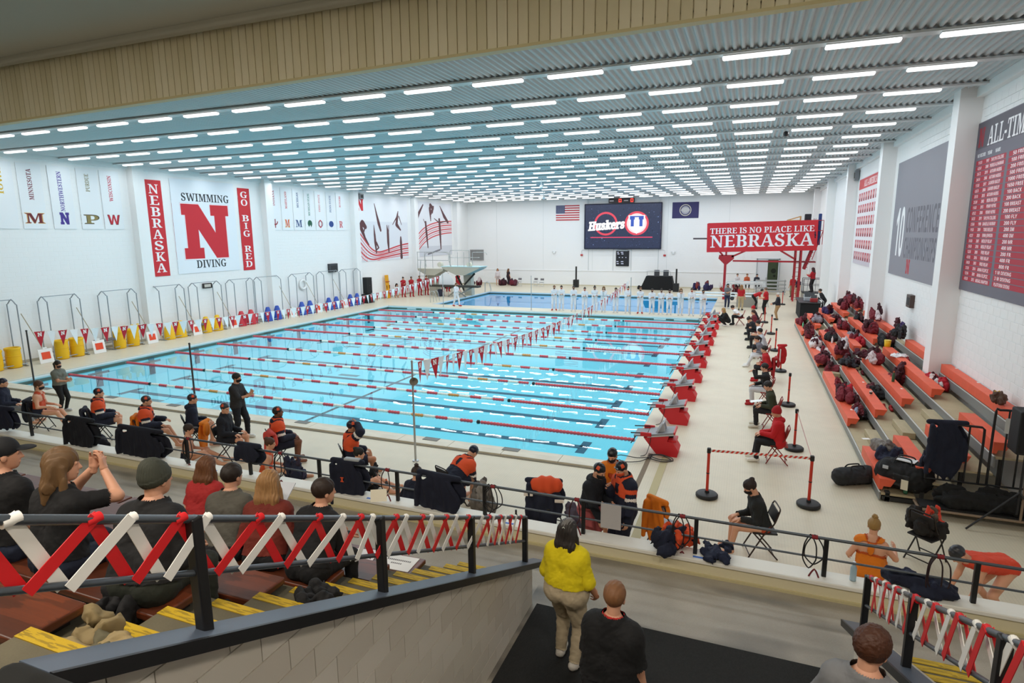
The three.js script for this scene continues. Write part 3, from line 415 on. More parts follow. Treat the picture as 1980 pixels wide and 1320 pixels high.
print('portrait_board', 'white board with a red heading and rows of small red portraits', 'banner', undefined, [RW, 5.72, -19.35], RT, 5.9, 4.25, 90, (g, w, h) => {
  g.fillStyle = '#e9e6ea'; g.fillRect(0, 0, w, h); g.fillStyle = '#c9c3cc'; g.fillRect(0, 3.65, w, 0.6); g.fillStyle = '#cf3b3f'; g.fillRect(0, 0.05, w, 0.5); g.fillStyle = '#fbeeee'; fit(g, 'ALL-AMERICANS', 3.4, 0.3, 4.0, 0.3);
  for (let r = 0; r < 6; r++) for (let c = 0; c < 9; c++) { const x = 0.25 + c * 0.62, y = 0.75 + r * 0.58; g.fillStyle = r > 4 && c < 4 ? '#c97a80' : '#c5525b'; g.fillRect(x, y, 0.42, 0.4); g.fillStyle = '#e6c3bb'; g.beginPath(); g.arc(x + 0.21, y + 0.17, 0.08, 0, 7); g.fill(); g.fillStyle = '#7c2b34'; g.fillRect(x + 0.1, y + 0.27, 0.22, 0.13); }
}, 0.03);
// far wall
const FZ = ZF + 0.02;
print('national_flag', 'flag with red and white stripes and starred blue canton', 'flag', undefined, [-14.82, 7.3, FZ], 0, 2.45, 1.5, 160, (g, w, h) => { for (let i = 0; i < 13; i++) { g.fillStyle = i % 2 ? '#f3f1f0' : '#c23440'; g.fillRect(0, i * h / 13, w, h / 13 + 0.01); } g.fillStyle = '#34406b'; g.fillRect(0, 0, w * 0.38, h * 7 / 13); g.fillStyle = '#e8e9f0'; for (let r = 0; r < 9; r++) for (let c = 0; c < (r % 2 ? 5 : 6); c++) { g.beginPath(); g.arc(0.09 + c * 0.15 + (r % 2) * 0.075, 0.08 + r * 0.081, 0.022, 0, 7); g.fill(); } });
print('state_flag', 'dark blue flag with a round gold and silver seal', 'flag', undefined, [-3.34, 7.32, FZ], 0, 2.4, 1.48, 120, (g, w, h) => { g.fillStyle = '#332f63'; g.fillRect(0, 0, w, h); g.strokeStyle = '#cfcbb8'; g.lineWidth = 0.08; g.beginPath(); g.arc(w / 2, h / 2, 0.5, 0, 7); g.stroke(); g.fillStyle = '#a9a9b4'; g.beginPath(); g.arc(w / 2, h / 2, 0.38, 0, 7); g.fill(); g.strokeStyle = '#e2dfd6'; g.lineWidth = 0.04; for (let i = 0; i < 5; i++) { g.beginPath(); g.arc(w / 2, h / 2 + 0.25, 0.1 + i * 0.09, PI * 1.15, PI * 1.85); g.stroke(); } });
{
  const t = thing('video_board', 'big dark video board showing two round team emblems', 'screen', [-9.22, 5.9, ZF + 0.2]), W = 7.5, H = 4.35;
  const tx = canvasTex(1200, 696, (g, w, h) => {
    g.scale(160, 160); g.fillStyle = '#2b3350'; g.fillRect(0, 0, W, H); const r = rng(5); for (let i = 0; i < 900; i++) { const v = r(); g.fillStyle = v > 0.93 ? '#7488b5' : v > 0.6 ? '#3d4a70' : '#1d2338'; const s = 0.02 + 0.09 * r() * r(); g.fillRect(r() * W, r() * H, s, s * (0.5 + r())); }
    g.lineWidth = 0.2; g.strokeStyle = '#e84a5e'; g.beginPath(); g.arc(2.1, 1.9, 1.08, 0, 7); g.stroke(); g.beginPath(); g.arc(5.18, 1.9, 1.08, 0, 7); g.fillStyle = '#f6dde2'; g.fill(); g.stroke();
    g.save(); g.translate(2.1, 2.05); g.rotate(-0.06); g.font = 'italic bold 0.95px serif'; g.textAlign = 'center'; g.fillStyle = '#fff'; g.strokeStyle = '#fff'; g.lineWidth = 0.09; g.scale(0.92, 1.2); g.fillText('Huskers', 0, 0.22); g.strokeText('Huskers', 0, 0.22); g.restore(); g.fillStyle = '#fff'; g.fillRect(0.85, 1.85, 2.6, 0.13);
    g.fillStyle = '#fff'; g.beginPath(); g.moveTo(4.35, 1.1); g.lineTo(6.0, 1.1); g.lineTo(5.95, 2.3); g.lineTo(5.18, 2.95); g.lineTo(4.42, 2.3); g.closePath(); g.fill(); g.fillStyle = '#3b5cc0'; for (const [a, b, c, d] of [[4.5, 1.18, 1.35, 0.35], [4.6, 1.5, 0.3, 0.7], [5.45, 1.5, 0.3, 0.7]]) g.fillRect(a, b, c, d); g.fillStyle = '#fff'; g.fillRect(4.98, 1.3, 0.4, 1.1);
    g.fillStyle = '#e6476a'; g.fillRect(0.55, 3.22, 6.2, 0.1);
  });
  mesh('screen', cbox(W - 0.14, H - 0.14, 0.06, 0, 0, 0.06), new THREE.MeshStandardMaterial({ color: 0x050608, roughness: 0.35, emissive: 0xffffff, emissiveMap: tx, emissiveIntensity: 1.05 }), t);
  mesh('cabinet', [cbox(W, H, 0.1, 0, 0, -0.05), cbox(W, 0.07, 0.2, 0, H / 2, 0), cbox(W, 0.07, 0.2, 0, -H / 2, 0), cbox(0.07, H, 0.2, W / 2, 0, 0), cbox(0.07, H, 0.2, -W / 2, 0, 0)], mat(0x23283f, 0.5), t);
  mesh('support_bracket', [cbox(0.14, H + 0.5, 0.06, -3.5, 0.2, -0.12), cbox(0.14, H + 0.5, 0.06, 3.5, 0.2, -0.12)], mat(0xd8dcdd, 0.5), t);
  const s = thing('shot_clock', 'narrow black display with two red zeros above video board', 'display', [-9.35, 8.36, ZF + 0.2]);
  mesh('case', rbox(2.5, 0.42, 0.18, 0, 0, 0, 0.02), mat(0x3c3435, 0.5), s);
  const red = new THREE.MeshStandardMaterial({ color: 0x220000, emissive: 0xff3a30, emissiveIntensity: 3 }), zero = x => [cbox(0.26, 0.06, 0.02, x, 0.13, 0.1), cbox(0.26, 0.06, 0.02, x, -0.13, 0.1), cbox(0.06, 0.3, 0.02, x - 0.1, 0, 0.1), cbox(0.06, 0.3, 0.02, x + 0.1, 0, 0.1)];
  mesh('lit_digit', zero(-0.13), red, s); mesh('lit_digit', zero(1.02), red, s); mesh('lettering', [cbox(0.4, 0.09, 0.02, -0.95, -0.02, 0.09), cbox(0.4, 0.09, 0.02, 0.45, -0.02, 0.09)], mat(0xd9cfd0, 0.6), s);
  const d = thing('results_display', 'small black results board with white figures under video board', 'display', [-9.15, 2.78, ZF + 0.08]); mesh('case', rbox(1.28, 1.5, 0.12, 0, 0, 0, 0.02), mat(0x17181d, 0.5), d); mesh('top_bar', cbox(1.0, 0.1, 0.14, 0, 0.78, 0), mat(0xaeb6bb, 0.5), d);
  const lit = new THREE.MeshStandardMaterial({ color: 0x222222, emissive: 0xdfe6ff, emissiveIntensity: 0.9 }); const fig = []; for (const [x, y, w] of [[-0.45, 0.6, 0.16], [-0.05, 0.6, 0.24], [-0.4, 0.45, 0.2], [0, 0.45, 0.2], [-0.3, 0.1, 0.1], [0.0, 0.1, 0.1], [0.35, 0.1, 0.08], [-0.48, -0.3, 0.2], [-0.02, -0.3, 0.24], [-0.45, -0.5, 0.2], [0, -0.5, 0.24]]) fig.push(cbox(w, 0.07, 0.01, x, y, 0.066)); mesh('lit_figures', fig, lit, d);
  for (const [x, y, m, lab] of [[-13.3, 3.1, 0xb83a3a, 'small red alarm horn left under video board'], [-5.1, 3.1, 0xb83a3a, 'small red alarm horn right under video board'], [-16.2, 3.3, 0xdfe3e4, 'small white emergency lamp left of video board'], [-4.3, 3.3, 0xdfe3e4, 'small white emergency lamp right of video board']]) { const a = thing('wall_box', lab, 'wall fitting', [x, y, ZF + 0.06]); mesh('body', rbox(0.24, 0.18, 0.12, 0, 0, 0, 0.03), mat(m, 0.5), a); if (m === 0xdfe3e4) mesh('lamp_head', [new THREE.SphereGeometry(0.07, 8, 6).translate(-0.16, 0.12, 0.03), new THREE.SphereGeometry(0.07, 8, 6).translate(0.16, 0.14, 0.03)], mat(0xe7eaea, 0.3), a); else mesh('conduit', pipe([[0, 0.09, -0.03], [0, 0.45, -0.03], [x < -9 ? 0.3 : -0.3, 0.55, -0.03], [x < -9 ? 0.5 : -0.5, 0.55, -0.03]], 0.02, 6), mat(0xd6dadb, 0.5), a); }
  for (const x of [-12.6, -10.1, -8.3, -5.7]) struct('trim_conduit', bar([x, 1.56, ZF + 0.03], [x, 3.7, ZF + 0.03], 0.022, 6), mat(0xcfd4d6, 0.5));
  const v = thing('wall_vent', 'grey louvred vent panel on the far wall behind the platforms', 'vent', [-24.95, 3.05, ZF + 0.05]); mesh('frame', [cbox(1.6, 1.1, 0.03), cbox(1.6, 0.06, 0.08, 0, 0.54, 0.02), cbox(1.6, 0.06, 0.08, 0, -0.54, 0.02)], mat(0x9a9a9a, 0.6), v); for (let i = 0; i < 9; i++) mesh('louvre', at(cbox(1.5, 0.09, 0.015), 0, -0.44 + i * 0.11, 0.04, 0, 0.6), mat(0xa5a5a5, 0.6), v);
}
// door in the far wall, one leaf open onto a dim green room
{
  const d = thing('door_1', '', null); delete d.userData.label; d.userData.kind = 'structure'; d.name = 'door_1';
  const fr = mat(0xb6bcc0, 0.5); mesh('frame', [box(3.15, 3.23, 0, 2.85, ZF, ZF + 0.08), box(5.02, 5.12, 0, 2.85, ZF, ZF + 0.08), box(3.15, 5.12, 2.77, 2.87, ZF, ZF + 0.08)], fr, d);
  mesh('leaf', rbox(0.86, 2.75, 0.05, 3.67, 1.38, ZF + 0.04, 0.01), mat(0xdde1e6, 0.5), d); mesh('handle', rbox(0.04, 0.2, 0.05, 4.02, 1.05, ZF + 0.09, 0.01), mat(0x8b8d90, 0.4), d);
  mesh('opening', box(4.12, 5.0, 0.02, 2.76, ZF + 0.005, ZF + 0.02), mat(0x3f4a33, 0.9), d); mesh('open_leaf', rbox(0.05, 2.7, 0.7, 5.0, 1.37, ZF + 0.4, 0.01), mat(0xd5dbe2, 0.5), d);
  mesh('glimpsed_plant', [new THREE.IcosahedronGeometry(0.28, 1).translate(4.6, 1.75, ZF + 0.05), new THREE.IcosahedronGeometry(0.2, 1).translate(4.7, 1.3, ZF + 0.04)].map(g => g.scale(1, 1, 0.1).translate(0, 0, ZF * 0.9)), mat(0x1e2418, 0.9), d);
}
// small fittings on the side walls
for (const [x, y, z, w, h, c, lab, nm] of [[LW + 0.02, 3.09, -7.85, 0.2, 0.16, 0xa92f35, 'small red alarm on left wall below NEBRASKA banner', 'fire_alarm'], [LW + 0.02, 3.06, -25.6, 0.26, 0.2, 0xb8323a, 'small red alarm on left wall below first mural', 'fire_alarm'], [RW - 0.02, 3.3, -5.75, 0.26, 0.26, 0xa8343a, 'red alarm box high on right wall beside the pilaster', 'fire_alarm'], [RW - 0.02, 2.9, -9.4, 0.5, 0.42, 0x4a3a34, 'dark brown loudspeaker on right wall under championship banner', 'wall_speaker'], [LW + 0.05, 2.5, -11.2, 0.62, 0.28, 0x26211f, 'dark exit sign on left wall below red N banner', 'exit_sign'], [LW + 0.05, 2.9, -22.3, 0.95, 0.62, 0x383b3f, 'dark grey loudspeaker on left wall left of the mural', 'wall_speaker'], [RW - 0.02, 2.6, -23.9, 0.6, 0.6, 0x8e9298, 'grey panel on right wall above far bleacher', 'wall_panel'], [LW + 0.14, 8.2, -26.1, 0.5, 0.4, 0x7b7f83, 'grey ceiling loudspeaker above first diving mural', 'wall_speaker'], [RW - 0.1, 8.1, -22.9, 0.35, 0.5, 0x7f8488, 'grey loudspeaker high on right wall above portrait board', 'wall_speaker']]) {
  const left = x < 0, t = thing(nm, lab, nm === 'fire_alarm' ? 'alarm' : nm === 'exit_sign' ? 'sign' : 'speaker', [x, y, z], left ? LT : RT), dp = nm === 'wall_speaker' ? 0.2 : 0.06;
  mesh('case', rbox(w, h, dp, 0, 0, 0, 0.015), mat(c, 0.5), t); mesh(nm === 'fire_alarm' ? 'strobe' : 'grille', rbox(w * 0.7, h * 0.6, 0.02, 0, 0, dp / 2, 0.01), nm === 'fire_alarm' ? mat(0xe9e4e2, 0.3) : mat(nm === 'exit_sign' ? 0xcfc9c0 : 0x2c2c2e, 0.7), t);
}
for (const [x, z, k] of [[3.35, -9.0, 0], [-9.7, -22, 1], [-13.2, -33, 2]]) { const t = thing('ceiling_sprinkler_camera', ['small dark dome camera hanging below near ceiling', 'white hanging fixture in the middle of the ceiling', 'white hanging fixture on ceiling near far wall'][k], 'camera', [x, CEIL - 0.06, z]); mesh('stem', bar([0, 0.06, 0], [0, k ? -0.45 : -0.1, 0], 0.03, 8), mat(0xe3e6e6, 0.5), t); mesh('dome', new THREE.SphereGeometry(k ? 0.12 : 0.09, 12, 8).translate(0, k ? -0.5 : -0.14, 0), mat(k ? 0xe9ecec : 0x2a2a2c, 0.3), t); if (k) mesh('cross_arm', cbox(0.7, 0.06, 0.06, 0, -0.2, 0), mat(0xe3e6e6, 0.5), t); }
// ---------------------------------------------------------------- soft shapes: distance fields meshed with surface nets
class Field {
  constructor(lo, hi, cell) { this.lo = lo; this.c = cell; this.n = [0, 1, 2].map(i => Math.max(4, Math.ceil((hi[i] - lo[i]) / cell) + 2)); this.d = new Float32Array(this.n[0] * this.n[1] * this.n[2]).fill(1); }
  each(lo, hi, f) {
    const { n, c, d } = this, a = [], b = []; for (let i = 0; i < 3; i++) { a[i] = Math.max(0, Math.floor((lo[i] - this.lo[i]) / c)); b[i] = Math.min(n[i] - 1, Math.ceil((hi[i] - this.lo[i]) / c)); }
    for (let z = a[2]; z <= b[2]; z++) for (let y = a[1]; y <= b[1]; y++) for (let x = a[0]; x <= b[0]; x++) { const i = (z * n[1] + y) * n[0] + x; d[i] = f(this.lo[0] + x * c, this.lo[1] + y * c, this.lo[2] + z * c, d[i]); }
    return this;
  }
  capsule(A, B, ra, rb, k = 0.02) {
    const m = Math.max(ra, rb) + k + this.c * 2.5, ab = [B[0] - A[0], B[1] - A[1], B[2] - A[2]], L = ab[0] ** 2 + ab[1] ** 2 + ab[2] ** 2 || 1e-9;
    return this.each([0, 1, 2].map(i => Math.min(A[i], B[i]) - m), [0, 1, 2].map(i => Math.max(A[i], B[i]) + m), (x, y, z, o) => {
      let t = ((x - A[0]) * ab[0] + (y - A[1]) * ab[1] + (z - A[2]) * ab[2]) / L; t = t < 0 ? 0 : t > 1 ? 1 : t;
      const v = Math.hypot(x - A[0] - ab[0] * t, y - A[1] - ab[1] * t, z - A[2] - ab[2] * t) - ra - (rb - ra) * t; return smin(o, v, k);
    });
  }
  ball(C, R, k = 0.02) { const m = k + this.c * 2.5; return this.each(C.map((v, i) => v - R[i] - m), C.map((v, i) => v + R[i] + m), (x, y, z, o) => smin(o, ell(x - C[0], y - C[1], z - C[2], R), k)); }
  carve(C, R, k = 0.01) { const m = k + this.c * 2.5; return this.each(C.map((v, i) => v - R[i] - m), C.map((v, i) => v + R[i] + m), (x, y, z, o) => -smin(-o, ell(x - C[0], y - C[1], z - C[2], R), k)); }
  cut(f) { return this.each(this.lo, this.lo.map((v, i) => v + this.n[i] * this.c), (x, y, z, o) => Math.max(o, f(x, y, z))); }
  bend(f) { return this.each(this.lo, this.lo.map((v, i) => v + this.n[i] * this.c), (x, y, z, o) => Math.abs(o) < 0.2 ? o + f(x, y, z) : o); }
  geo() {
    const { n: [nx, ny, nz], d, c, lo } = this, id = new Int32Array(nx * ny * nz).fill(-1), P = [], N = [], I = [];
    const at = (x, y, z) => d[(z * ny + y) * nx + x];
    for (let z = 0; z < nz - 1; z++) for (let y = 0; y < ny - 1; y++) for (let x = 0; x < nx - 1; x++) {
      let m = 0; const v = []; for (let k = 0; k < 8; k++) { const q = at(x + (k & 1), y + (k >> 1 & 1), z + (k >> 2)); v.push(q); if (q < 0) m |= 1 << k; } if (m === 0 || m === 255) continue;
      let sx = 0, sy = 0, sz = 0, s = 0;
      for (let a = 0; a < 8; a++) for (let b = 1; b < 8; b <<= 1) { const e = a | b; if (e === a || (v[a] < 0) === (v[e] < 0)) continue; const t = v[a] / (v[a] - v[e]); sx += (a & 1) + (b === 1 ? t : 0); sy += (a >> 1 & 1) + (b === 2 ? t : 0); sz += (a >> 2) + (b === 4 ? t : 0); s++; }
      id[(z * ny + y) * nx + x] = P.length / 3; P.push(lo[0] + (x + sx / s) * c, lo[1] + (y + sy / s) * c, lo[2] + (z + sz / s) * c);
      let gx = v[1] + v[3] + v[5] + v[7] - v[0] - v[2] - v[4] - v[6], gy = v[2] + v[3] + v[6] + v[7] - v[0] - v[1] - v[4] - v[5], gz = v[4] + v[5] + v[6] + v[7] - v[0] - v[1] - v[2] - v[3]; const l = Math.hypot(gx, gy, gz) || 1; N.push(gx / l, gy / l, gz / l);
    }
    const q = (a, b, e, f, flip) => { if (a < 0 || b < 0 || e < 0 || f < 0) return; if (flip) I.push(a, e, b, b, e, f); else I.push(a, b, e, b, f, e); };
    for (let z = 1; z < nz - 1; z++) for (let y = 1; y < ny - 1; y++) for (let x = 1; x < nx - 1; x++) {
      const s = at(x, y, z) < 0, i = (z * ny + y) * nx + x;
      if (s !== at(x + 1, y, z) < 0) q(id[i - ny * nx - nx], id[i - ny * nx], id[i - nx], id[i], !s);
      if (s !== at(x, y + 1, z) < 0) q(id[i - ny * nx - 1], id[i - 1], id[i - ny * nx], id[i], !s);
      if (s !== at(x, y, z + 1) < 0) q(id[i - nx - 1], id[i - nx], id[i - 1], id[i], !s);
    }
    const g = new THREE.BufferGeometry(); g.setAttribute('position', new THREE.BufferAttribute(new Float32Array(P), 3)); g.setAttribute('normal', new THREE.BufferAttribute(new Float32Array(N), 3)); g.setAttribute('uv', new THREE.BufferAttribute(new Float32Array(P.length / 3 * 2), 2)); g.setIndex(I); return g;
  }
}
const smin = (a, b, k) => { if (k <= 0) return Math.min(a, b); const h = Math.max(0, k - Math.abs(a - b)) / k; return Math.min(a, b) - h * h * k * 0.25; };
const ell = (x, y, z, R) => { const a = Math.hypot(x / R[0], y / R[1], z / R[2]), b = Math.hypot(x / R[0] ** 2, y / R[1] ** 2, z / R[2] ** 2); return b < 1e-9 ? -Math.min(...R) : a * (a - 1) / b; };
const n3 = (x, y, z) => Math.sin(x * 1.7 + 2.1 * Math.sin(z * 1.3 + y)) * Math.sin(y * 1.9 + 1.7 * Math.sin(x * 1.1)) * Math.sin(z * 1.6 + 1.9 * Math.sin(y * 0.9 + x));
const cache = {}, once = (k, f) => cache[k] ??= f();
// heads, hair, hats, masks in the head's own frame: face towards +z, middle of the head at the origin
const headGeo = c => once('head' + c, () => new Field([-0.12, -0.16, -0.14], [0.12, 0.15, 0.15], c).ball([0, 0.03, -0.012], [0.074, 0.088, 0.094], 0.02).ball([0, -0.035, 0.025], [0.058, 0.08, 0.068], 0.03).ball([0, -0.092, 0.05], [0.03, 0.028, 0.03], 0.03)
  .capsule([-0.035, 0.014, 0.076], [0.035, 0.014, 0.076], 0.013, 0.013, 0.012).capsule([0, 0, 0.09], [0, -0.032, 0.103], 0.008, 0.013, 0.012).capsule([-0.02, -0.066, 0.086], [0.02, -0.066, 0.086], 0.007, 0.007, 0.008).carve([0.03, -0.004, 0.097], [0.014, 0.01, 0.012], 0.012).carve([-0.03, -0.004, 0.097], [0.014, 0.01, 0.012], 0.012)
  .ball([0.074, -0.015, -0.005], [0.011, 0.032, 0.02], 0.008).ball([-0.074, -0.015, -0.005], [0.011, 0.032, 0.02], 0.008).capsule([0, -0.06, -0.03], [0, -0.15, -0.025], 0.052, 0.055, 0.02).geo());
function hairGeo(kind, c) {
  return once('hair' + kind + c, () => {
    const f = new Field([-0.17, -0.46, -0.24], [0.17, 0.24, 0.17], c), cap = (r = 0.01, a = 1.0, b = 0.05) => f.ball([0, 0.034, -0.016], [0.075 + r, 0.089 + r, 0.095 + r], 0).cut((x, y, z) => -(y - a * z + b) / Math.hypot(1, a));
    const strands = amp => f.bend((x, y, z) => amp * (Math.sin(x * 190 + y * 14 + z * 60) * 0.6 + n3(x * 40, y * 18, z * 40)));
    if (kind === 'short') { cap(0.014); strands(0.0025); }
    if (kind === 'thin') { cap(0.007, 1.15, 0.06); strands(0.0012); }
    if (kind === 'curly') { cap(0.022, 0.9, 0.06); f.bend((x, y, z) => 0.006 * n3(x * 70, y * 70, z * 70)); }
    if (kind === 'bun' || kind === 'topbun') { cap(0.012, 0.95, 0.06); const B = kind === 'bun' ? [0, 0.105, -0.085] : [0, 0.15, -0.02]; f.ball(B, [0.042, 0.038, 0.042], 0.012); strands(0.002); f.bend((x, y, z) => Math.hypot(x - B[0], y - B[1], z - B[2]) < 0.055 ? 0.004 * Math.sin(x * 160 + y * 120) : 0); }
    if (kind === 'pony') { cap(0.012, 0.95, 0.06); f.capsule([0, 0.06, -0.11], [0, 0.0, -0.15], 0.026, 0.034, 0.015).capsule([0, 0, -0.15], [0, -0.16, -0.13], 0.034, 0.016, 0.015); strands(0.0025); }
    if (kind === 'long' || kind === 'mid') { const L = kind === 'long' ? -0.4 : -0.24; cap(0.016, 0.85, 0.06); for (const [x, r] of [[-0.058, 0.046], [0, 0.05], [0.058, 0.046]]) f.capsule([x, 0.02, -0.06], [x * 1.25, -0.13, -0.085], r, r, 0.03).capsule([x * 1.25, -0.13, -0.085], [x * 1.15, L, -0.1], r, 0.032, 0.03); f.capsule([0.085, 0, 0.0], [0.1, -0.18, 0.0], 0.02, 0.028, 0.03).capsule([-0.085, 0, 0.0], [-0.1, -0.18, 0.0], 0.02, 0.028, 0.03); f.bend((x, y, z) => 0.0035 * Math.sin(x * 230 + 3 * n3(x * 20, y * 9, z * 20)) + 0.006 * n3(x * 26, y * 8, z * 26)); }
    return f.geo();
  });
}
const hatGeo = (kind, c) => once('hat' + kind + c, () => {
  const f = new Field([-0.14, -0.1, -0.16], [0.14, 0.2, 0.22], c);
  if (kind === 'swim') f.ball([0, 0.036, -0.014], [0.083, 0.096, 0.102], 0).cut((x, y, z) => -(y - 0.6 * z + 0.02) / 1.17).bend((x, y, z) => 0.0015 * Math.sin(z * 130));
  if (kind === 'beanie') { f.ball([0, 0.03, -0.018], [0.092, 0.105, 0.108], 0).ball([0, 0.1, -0.045], [0.06, 0.055, 0.065], 0.04).cut((x, y, z) => -(y - 0.35 * z + 0.015) / 1.06); f.bend((x, y, z) => 0.002 * Math.sin(Math.atan2(x, z) * 44) + (y < 0.035 + 0.35 * z ? -0.004 : 0)); }
  if (kind === 'cap') f.ball([0, 0.036, -0.012], [0.086, 0.1, 0.105], 0).cut((x, y, z) => -(y - 0.25 * z - 0.0) / 1.03).ball([0, 0.038, 0.12], [0.07, 0.011, 0.075], 0.006);
  return f.geo();
});
const maskGeo = c => once('mask' + c, () => new Field([-0.1, -0.15, -0.02], [0.1, 0.02, 0.15], c).ball([0, -0.035, 0.025], [0.066, 0.088, 0.083], 0).ball([0, -0.04, 0.1], [0.022, 0.03, 0.016], 0.02).cut((x, y, z) => Math.max(y + 0.022 + 0.25 * Math.max(0, Math.abs(x) - 0.02), -0.125 - y, 0.012 - z)).geo());
// a hand: wrist at the origin, fingers along -y, palm towards +z, thumb towards +x
const handGeo = (kind, c) => once('hand' + kind + c, () => {
  const f = new Field([-0.09, -0.22, -0.06], [0.11, 0.04, 0.13], c), curl = kind === 'flat' ? 0.08 : kind === 'grip' ? 1.15 : 0.45;
  f.capsule([0, 0.03, 0], [0, -0.01, 0], 0.026, 0.026, 0.01).capsule([-0.018, -0.015, 0], [-0.028, -0.08, 0], 0.017, 0.015, 0.015).capsule([0.012, -0.015, 0], [0.026, -0.085, 0], 0.019, 0.015, 0.015).capsule([0, -0.02, 0.002], [0, -0.085, 0.002], 0.018, 0.015, 0.015);
  [[-0.034, 0.058, -0.12], [-0.012, 0.074, -0.03], [0.011, 0.078, 0.03], [0.033, 0.07, 0.1]].forEach(([x, L, sp]) => { let p = [x, -0.085, 0], a = curl * 0.5; for (const [s, r] of [[0.45, 0.0095], [0.32, 0.0085], [0.25, 0.0075]]) { const q = [p[0] + Math.sin(sp) * L * s * 0.6, p[1] - Math.cos(a) * L * s * 1.1, p[2] + Math.sin(a) * L * s * 1.1]; f.capsule(p, q, r, r - 0.0008, 0.002); p = q; a += curl; } });
  const t = kind === 'grip' ? [[0.024, -0.02, 0.006], [0.048, -0.05, 0.03], [0.04, -0.075, 0.052], [0.02, -0.085, 0.06]] : [[0.024, -0.02, 0.006], [0.052, -0.05, 0.018], [0.062, -0.08, 0.026], [0.064, -0.1, 0.03]];
  for (let i = 0; i < 3; i++) f.capsule(t[i], t[i + 1], 0.0125 - i * 0.0015, 0.011 - i * 0.0015, 0.006); return f.geo();
});
// ---------------------------------------------------------------- people
const Vs = a => a.toArray();
function ik(a, target, l1, l2, pole) {
  const d = target.clone().sub(a); let L = d.length(); const mx = (l1 + l2) * 0.995; if (L > mx) { d.multiplyScalar(mx / L); L = mx; } const t = a.clone().add(d), u = d.clone().normalize(), x = (l1 * l1 - l2 * l2 + L * L) / (2 * L), h = Math.sqrt(Math.max(0, l1 * l1 - x * x));
  const p = pole.clone().sub(u.clone().multiplyScalar(pole.dot(u))).normalize(); return [a.clone().add(u.clone().multiplyScalar(x)).add(p.multiplyScalar(h)), t];
}
function skeleton(o) {
  const hip = V(...(o.hip || [0, 0.92, 0])), R = new THREE.Quaternion().setFromEuler(new THREE.Euler(o.lean || 0, o.twist || 0, o.side || 0, 'YXZ')), up = (y, x = 0, z = 0) => hip.clone().add(V(x, y, z).applyQuaternion(R));
  const j = { hip, neck: up(0.51), chest: up(0.36), waist: up(0.16), R }; const sw = o.shoulder || 0.152;
  for (const [s, k] of [[1, 'l'], [-1, 'r']]) {
    j['sh' + k] = up(0.425, s * sw, o['sf' + k] || 0); const th = V(...(o['h' + k] || [s * 0.27, hip.y - 0.14, 0.07])); const pole = o['e' + k] ? V(...o['e' + k]) : V(s * 0.45, -0.6, -0.75);
    [j['el' + k], j['wr' + k]] = ik(j['sh' + k], th, 0.28, 0.25, pole);
    j['hp' + k] = hip.clone().add(V(s * 0.085, -0.02, 0)); const ft = V(...(o['f' + k] || [s * 0.1, 0.075, 0])); [j['kn' + k], j['an' + k]] = ik(j['hp' + k], ft, 0.43, 0.42, o['k' + k] ? V(...o['k' + k]) : V(s * 0.12, 0.15, 1));
    const fd = o['t' + k] ? V(...o['t' + k]) : V(s * 0.03, -0.035, 0.15); j['to' + k] = j['an' + k].clone().add(fd);
  }
  j.HQ = new THREE.Quaternion().setFromEuler(new THREE.Euler(o.nod ?? 0.08, o.look || 0, o.tilt || 0, 'YXZ')); const follow = new THREE.Quaternion().slerp(R, 0.45); j.head = j.neck.clone().add(V(0, 0.075, 0.012).applyQuaternion(follow)).add(V(0, 0.1, 0.02).applyQuaternion(j.HQ)); return j;
}
function bones(j, b) {
  const c = [], add = (p, A, B, ra, rb, k = 0.03) => c.push([p, Vs(A), Vs(B), ra, rb, k]), w = b.w || 1, lx = (v, x, z = 0) => v.clone().add(V(x, 0, z).applyQuaternion(j.R));
  for (const s of [-1, 1]) { add('torso', lx(j.waist, s * 0.06 * w), lx(j.chest, s * 0.085 * w), 0.095 * w, 0.098 * (0.5 + w / 2), 0.05); add('hips', lx(j.hip, s * 0.07 * w, -0.01), lx(j.waist, s * 0.06 * w), 0.112 * w, 0.095 * w, 0.05); }
  if (b.belly) add('torso', lx(j.waist, 0, 0.05), lx(j.chest, 0, 0.03), 0.1 * b.belly, 0.09, 0.06); if (b.bust) for (const s of [-1, 1]) add('torso', lx(j.chest, s * 0.075, 0.075), lx(j.chest, s * 0.07, 0.08), 0.05, 0.05, 0.05);
  add('torso', j.shl, j.shr, 0.058 * (0.6 + 0.4 * w), 0.058 * (0.6 + 0.4 * w), 0.06); for (const s of 'lr') add('torso', j['sh' + s].clone().lerp(j.neck, 0.15), j.neck, 0.048, 0.05, 0.06); add('torso', lx(j.chest, 0, 0), j.neck.clone(), 0.1, 0.06, 0.05); add('neck', j.neck, j.head.clone().add(V(0, -0.08, -0.02).applyQuaternion(j.HQ)), 0.054, 0.05, 0.02);
  for (const k of 'lr') {
    const a = 0.6 + 0.4 * w; add('uarm', j['sh' + k], j['el' + k], 0.05 * a, 0.041 * a, 0.03); add('farm', j['el' + k], j['wr' + k], 0.041 * a, 0.028, 0.02); add('thigh', j['hp' + k], j['kn' + k], 0.088 * w, 0.055 * a, 0.04); add('shin', j['kn' + k], j['an' + k], 0.055 * a, 0.037, 0.02);
    add('foot', j['an' + k].clone().add(V(0, -0.02, 0)).lerp(j['to' + k], -0.2), j['to' + k], 0.04, 0.036, 0.03);
    if (b.mitten) { const d = j['wr' + k].clone().sub(j['el' + k]).normalize().multiplyScalar(0.1); add('hand', j['wr' + k], j['wr' + k].clone().add(d), 0.032, 0.034, 0.01); }
  }
  return c;
}
const skinTones = { light: 0xd9a183, pale: 0xe6b79c, tan: 0xc58a68, brown: 0x7a4b35, dark: 0x4f3024 };
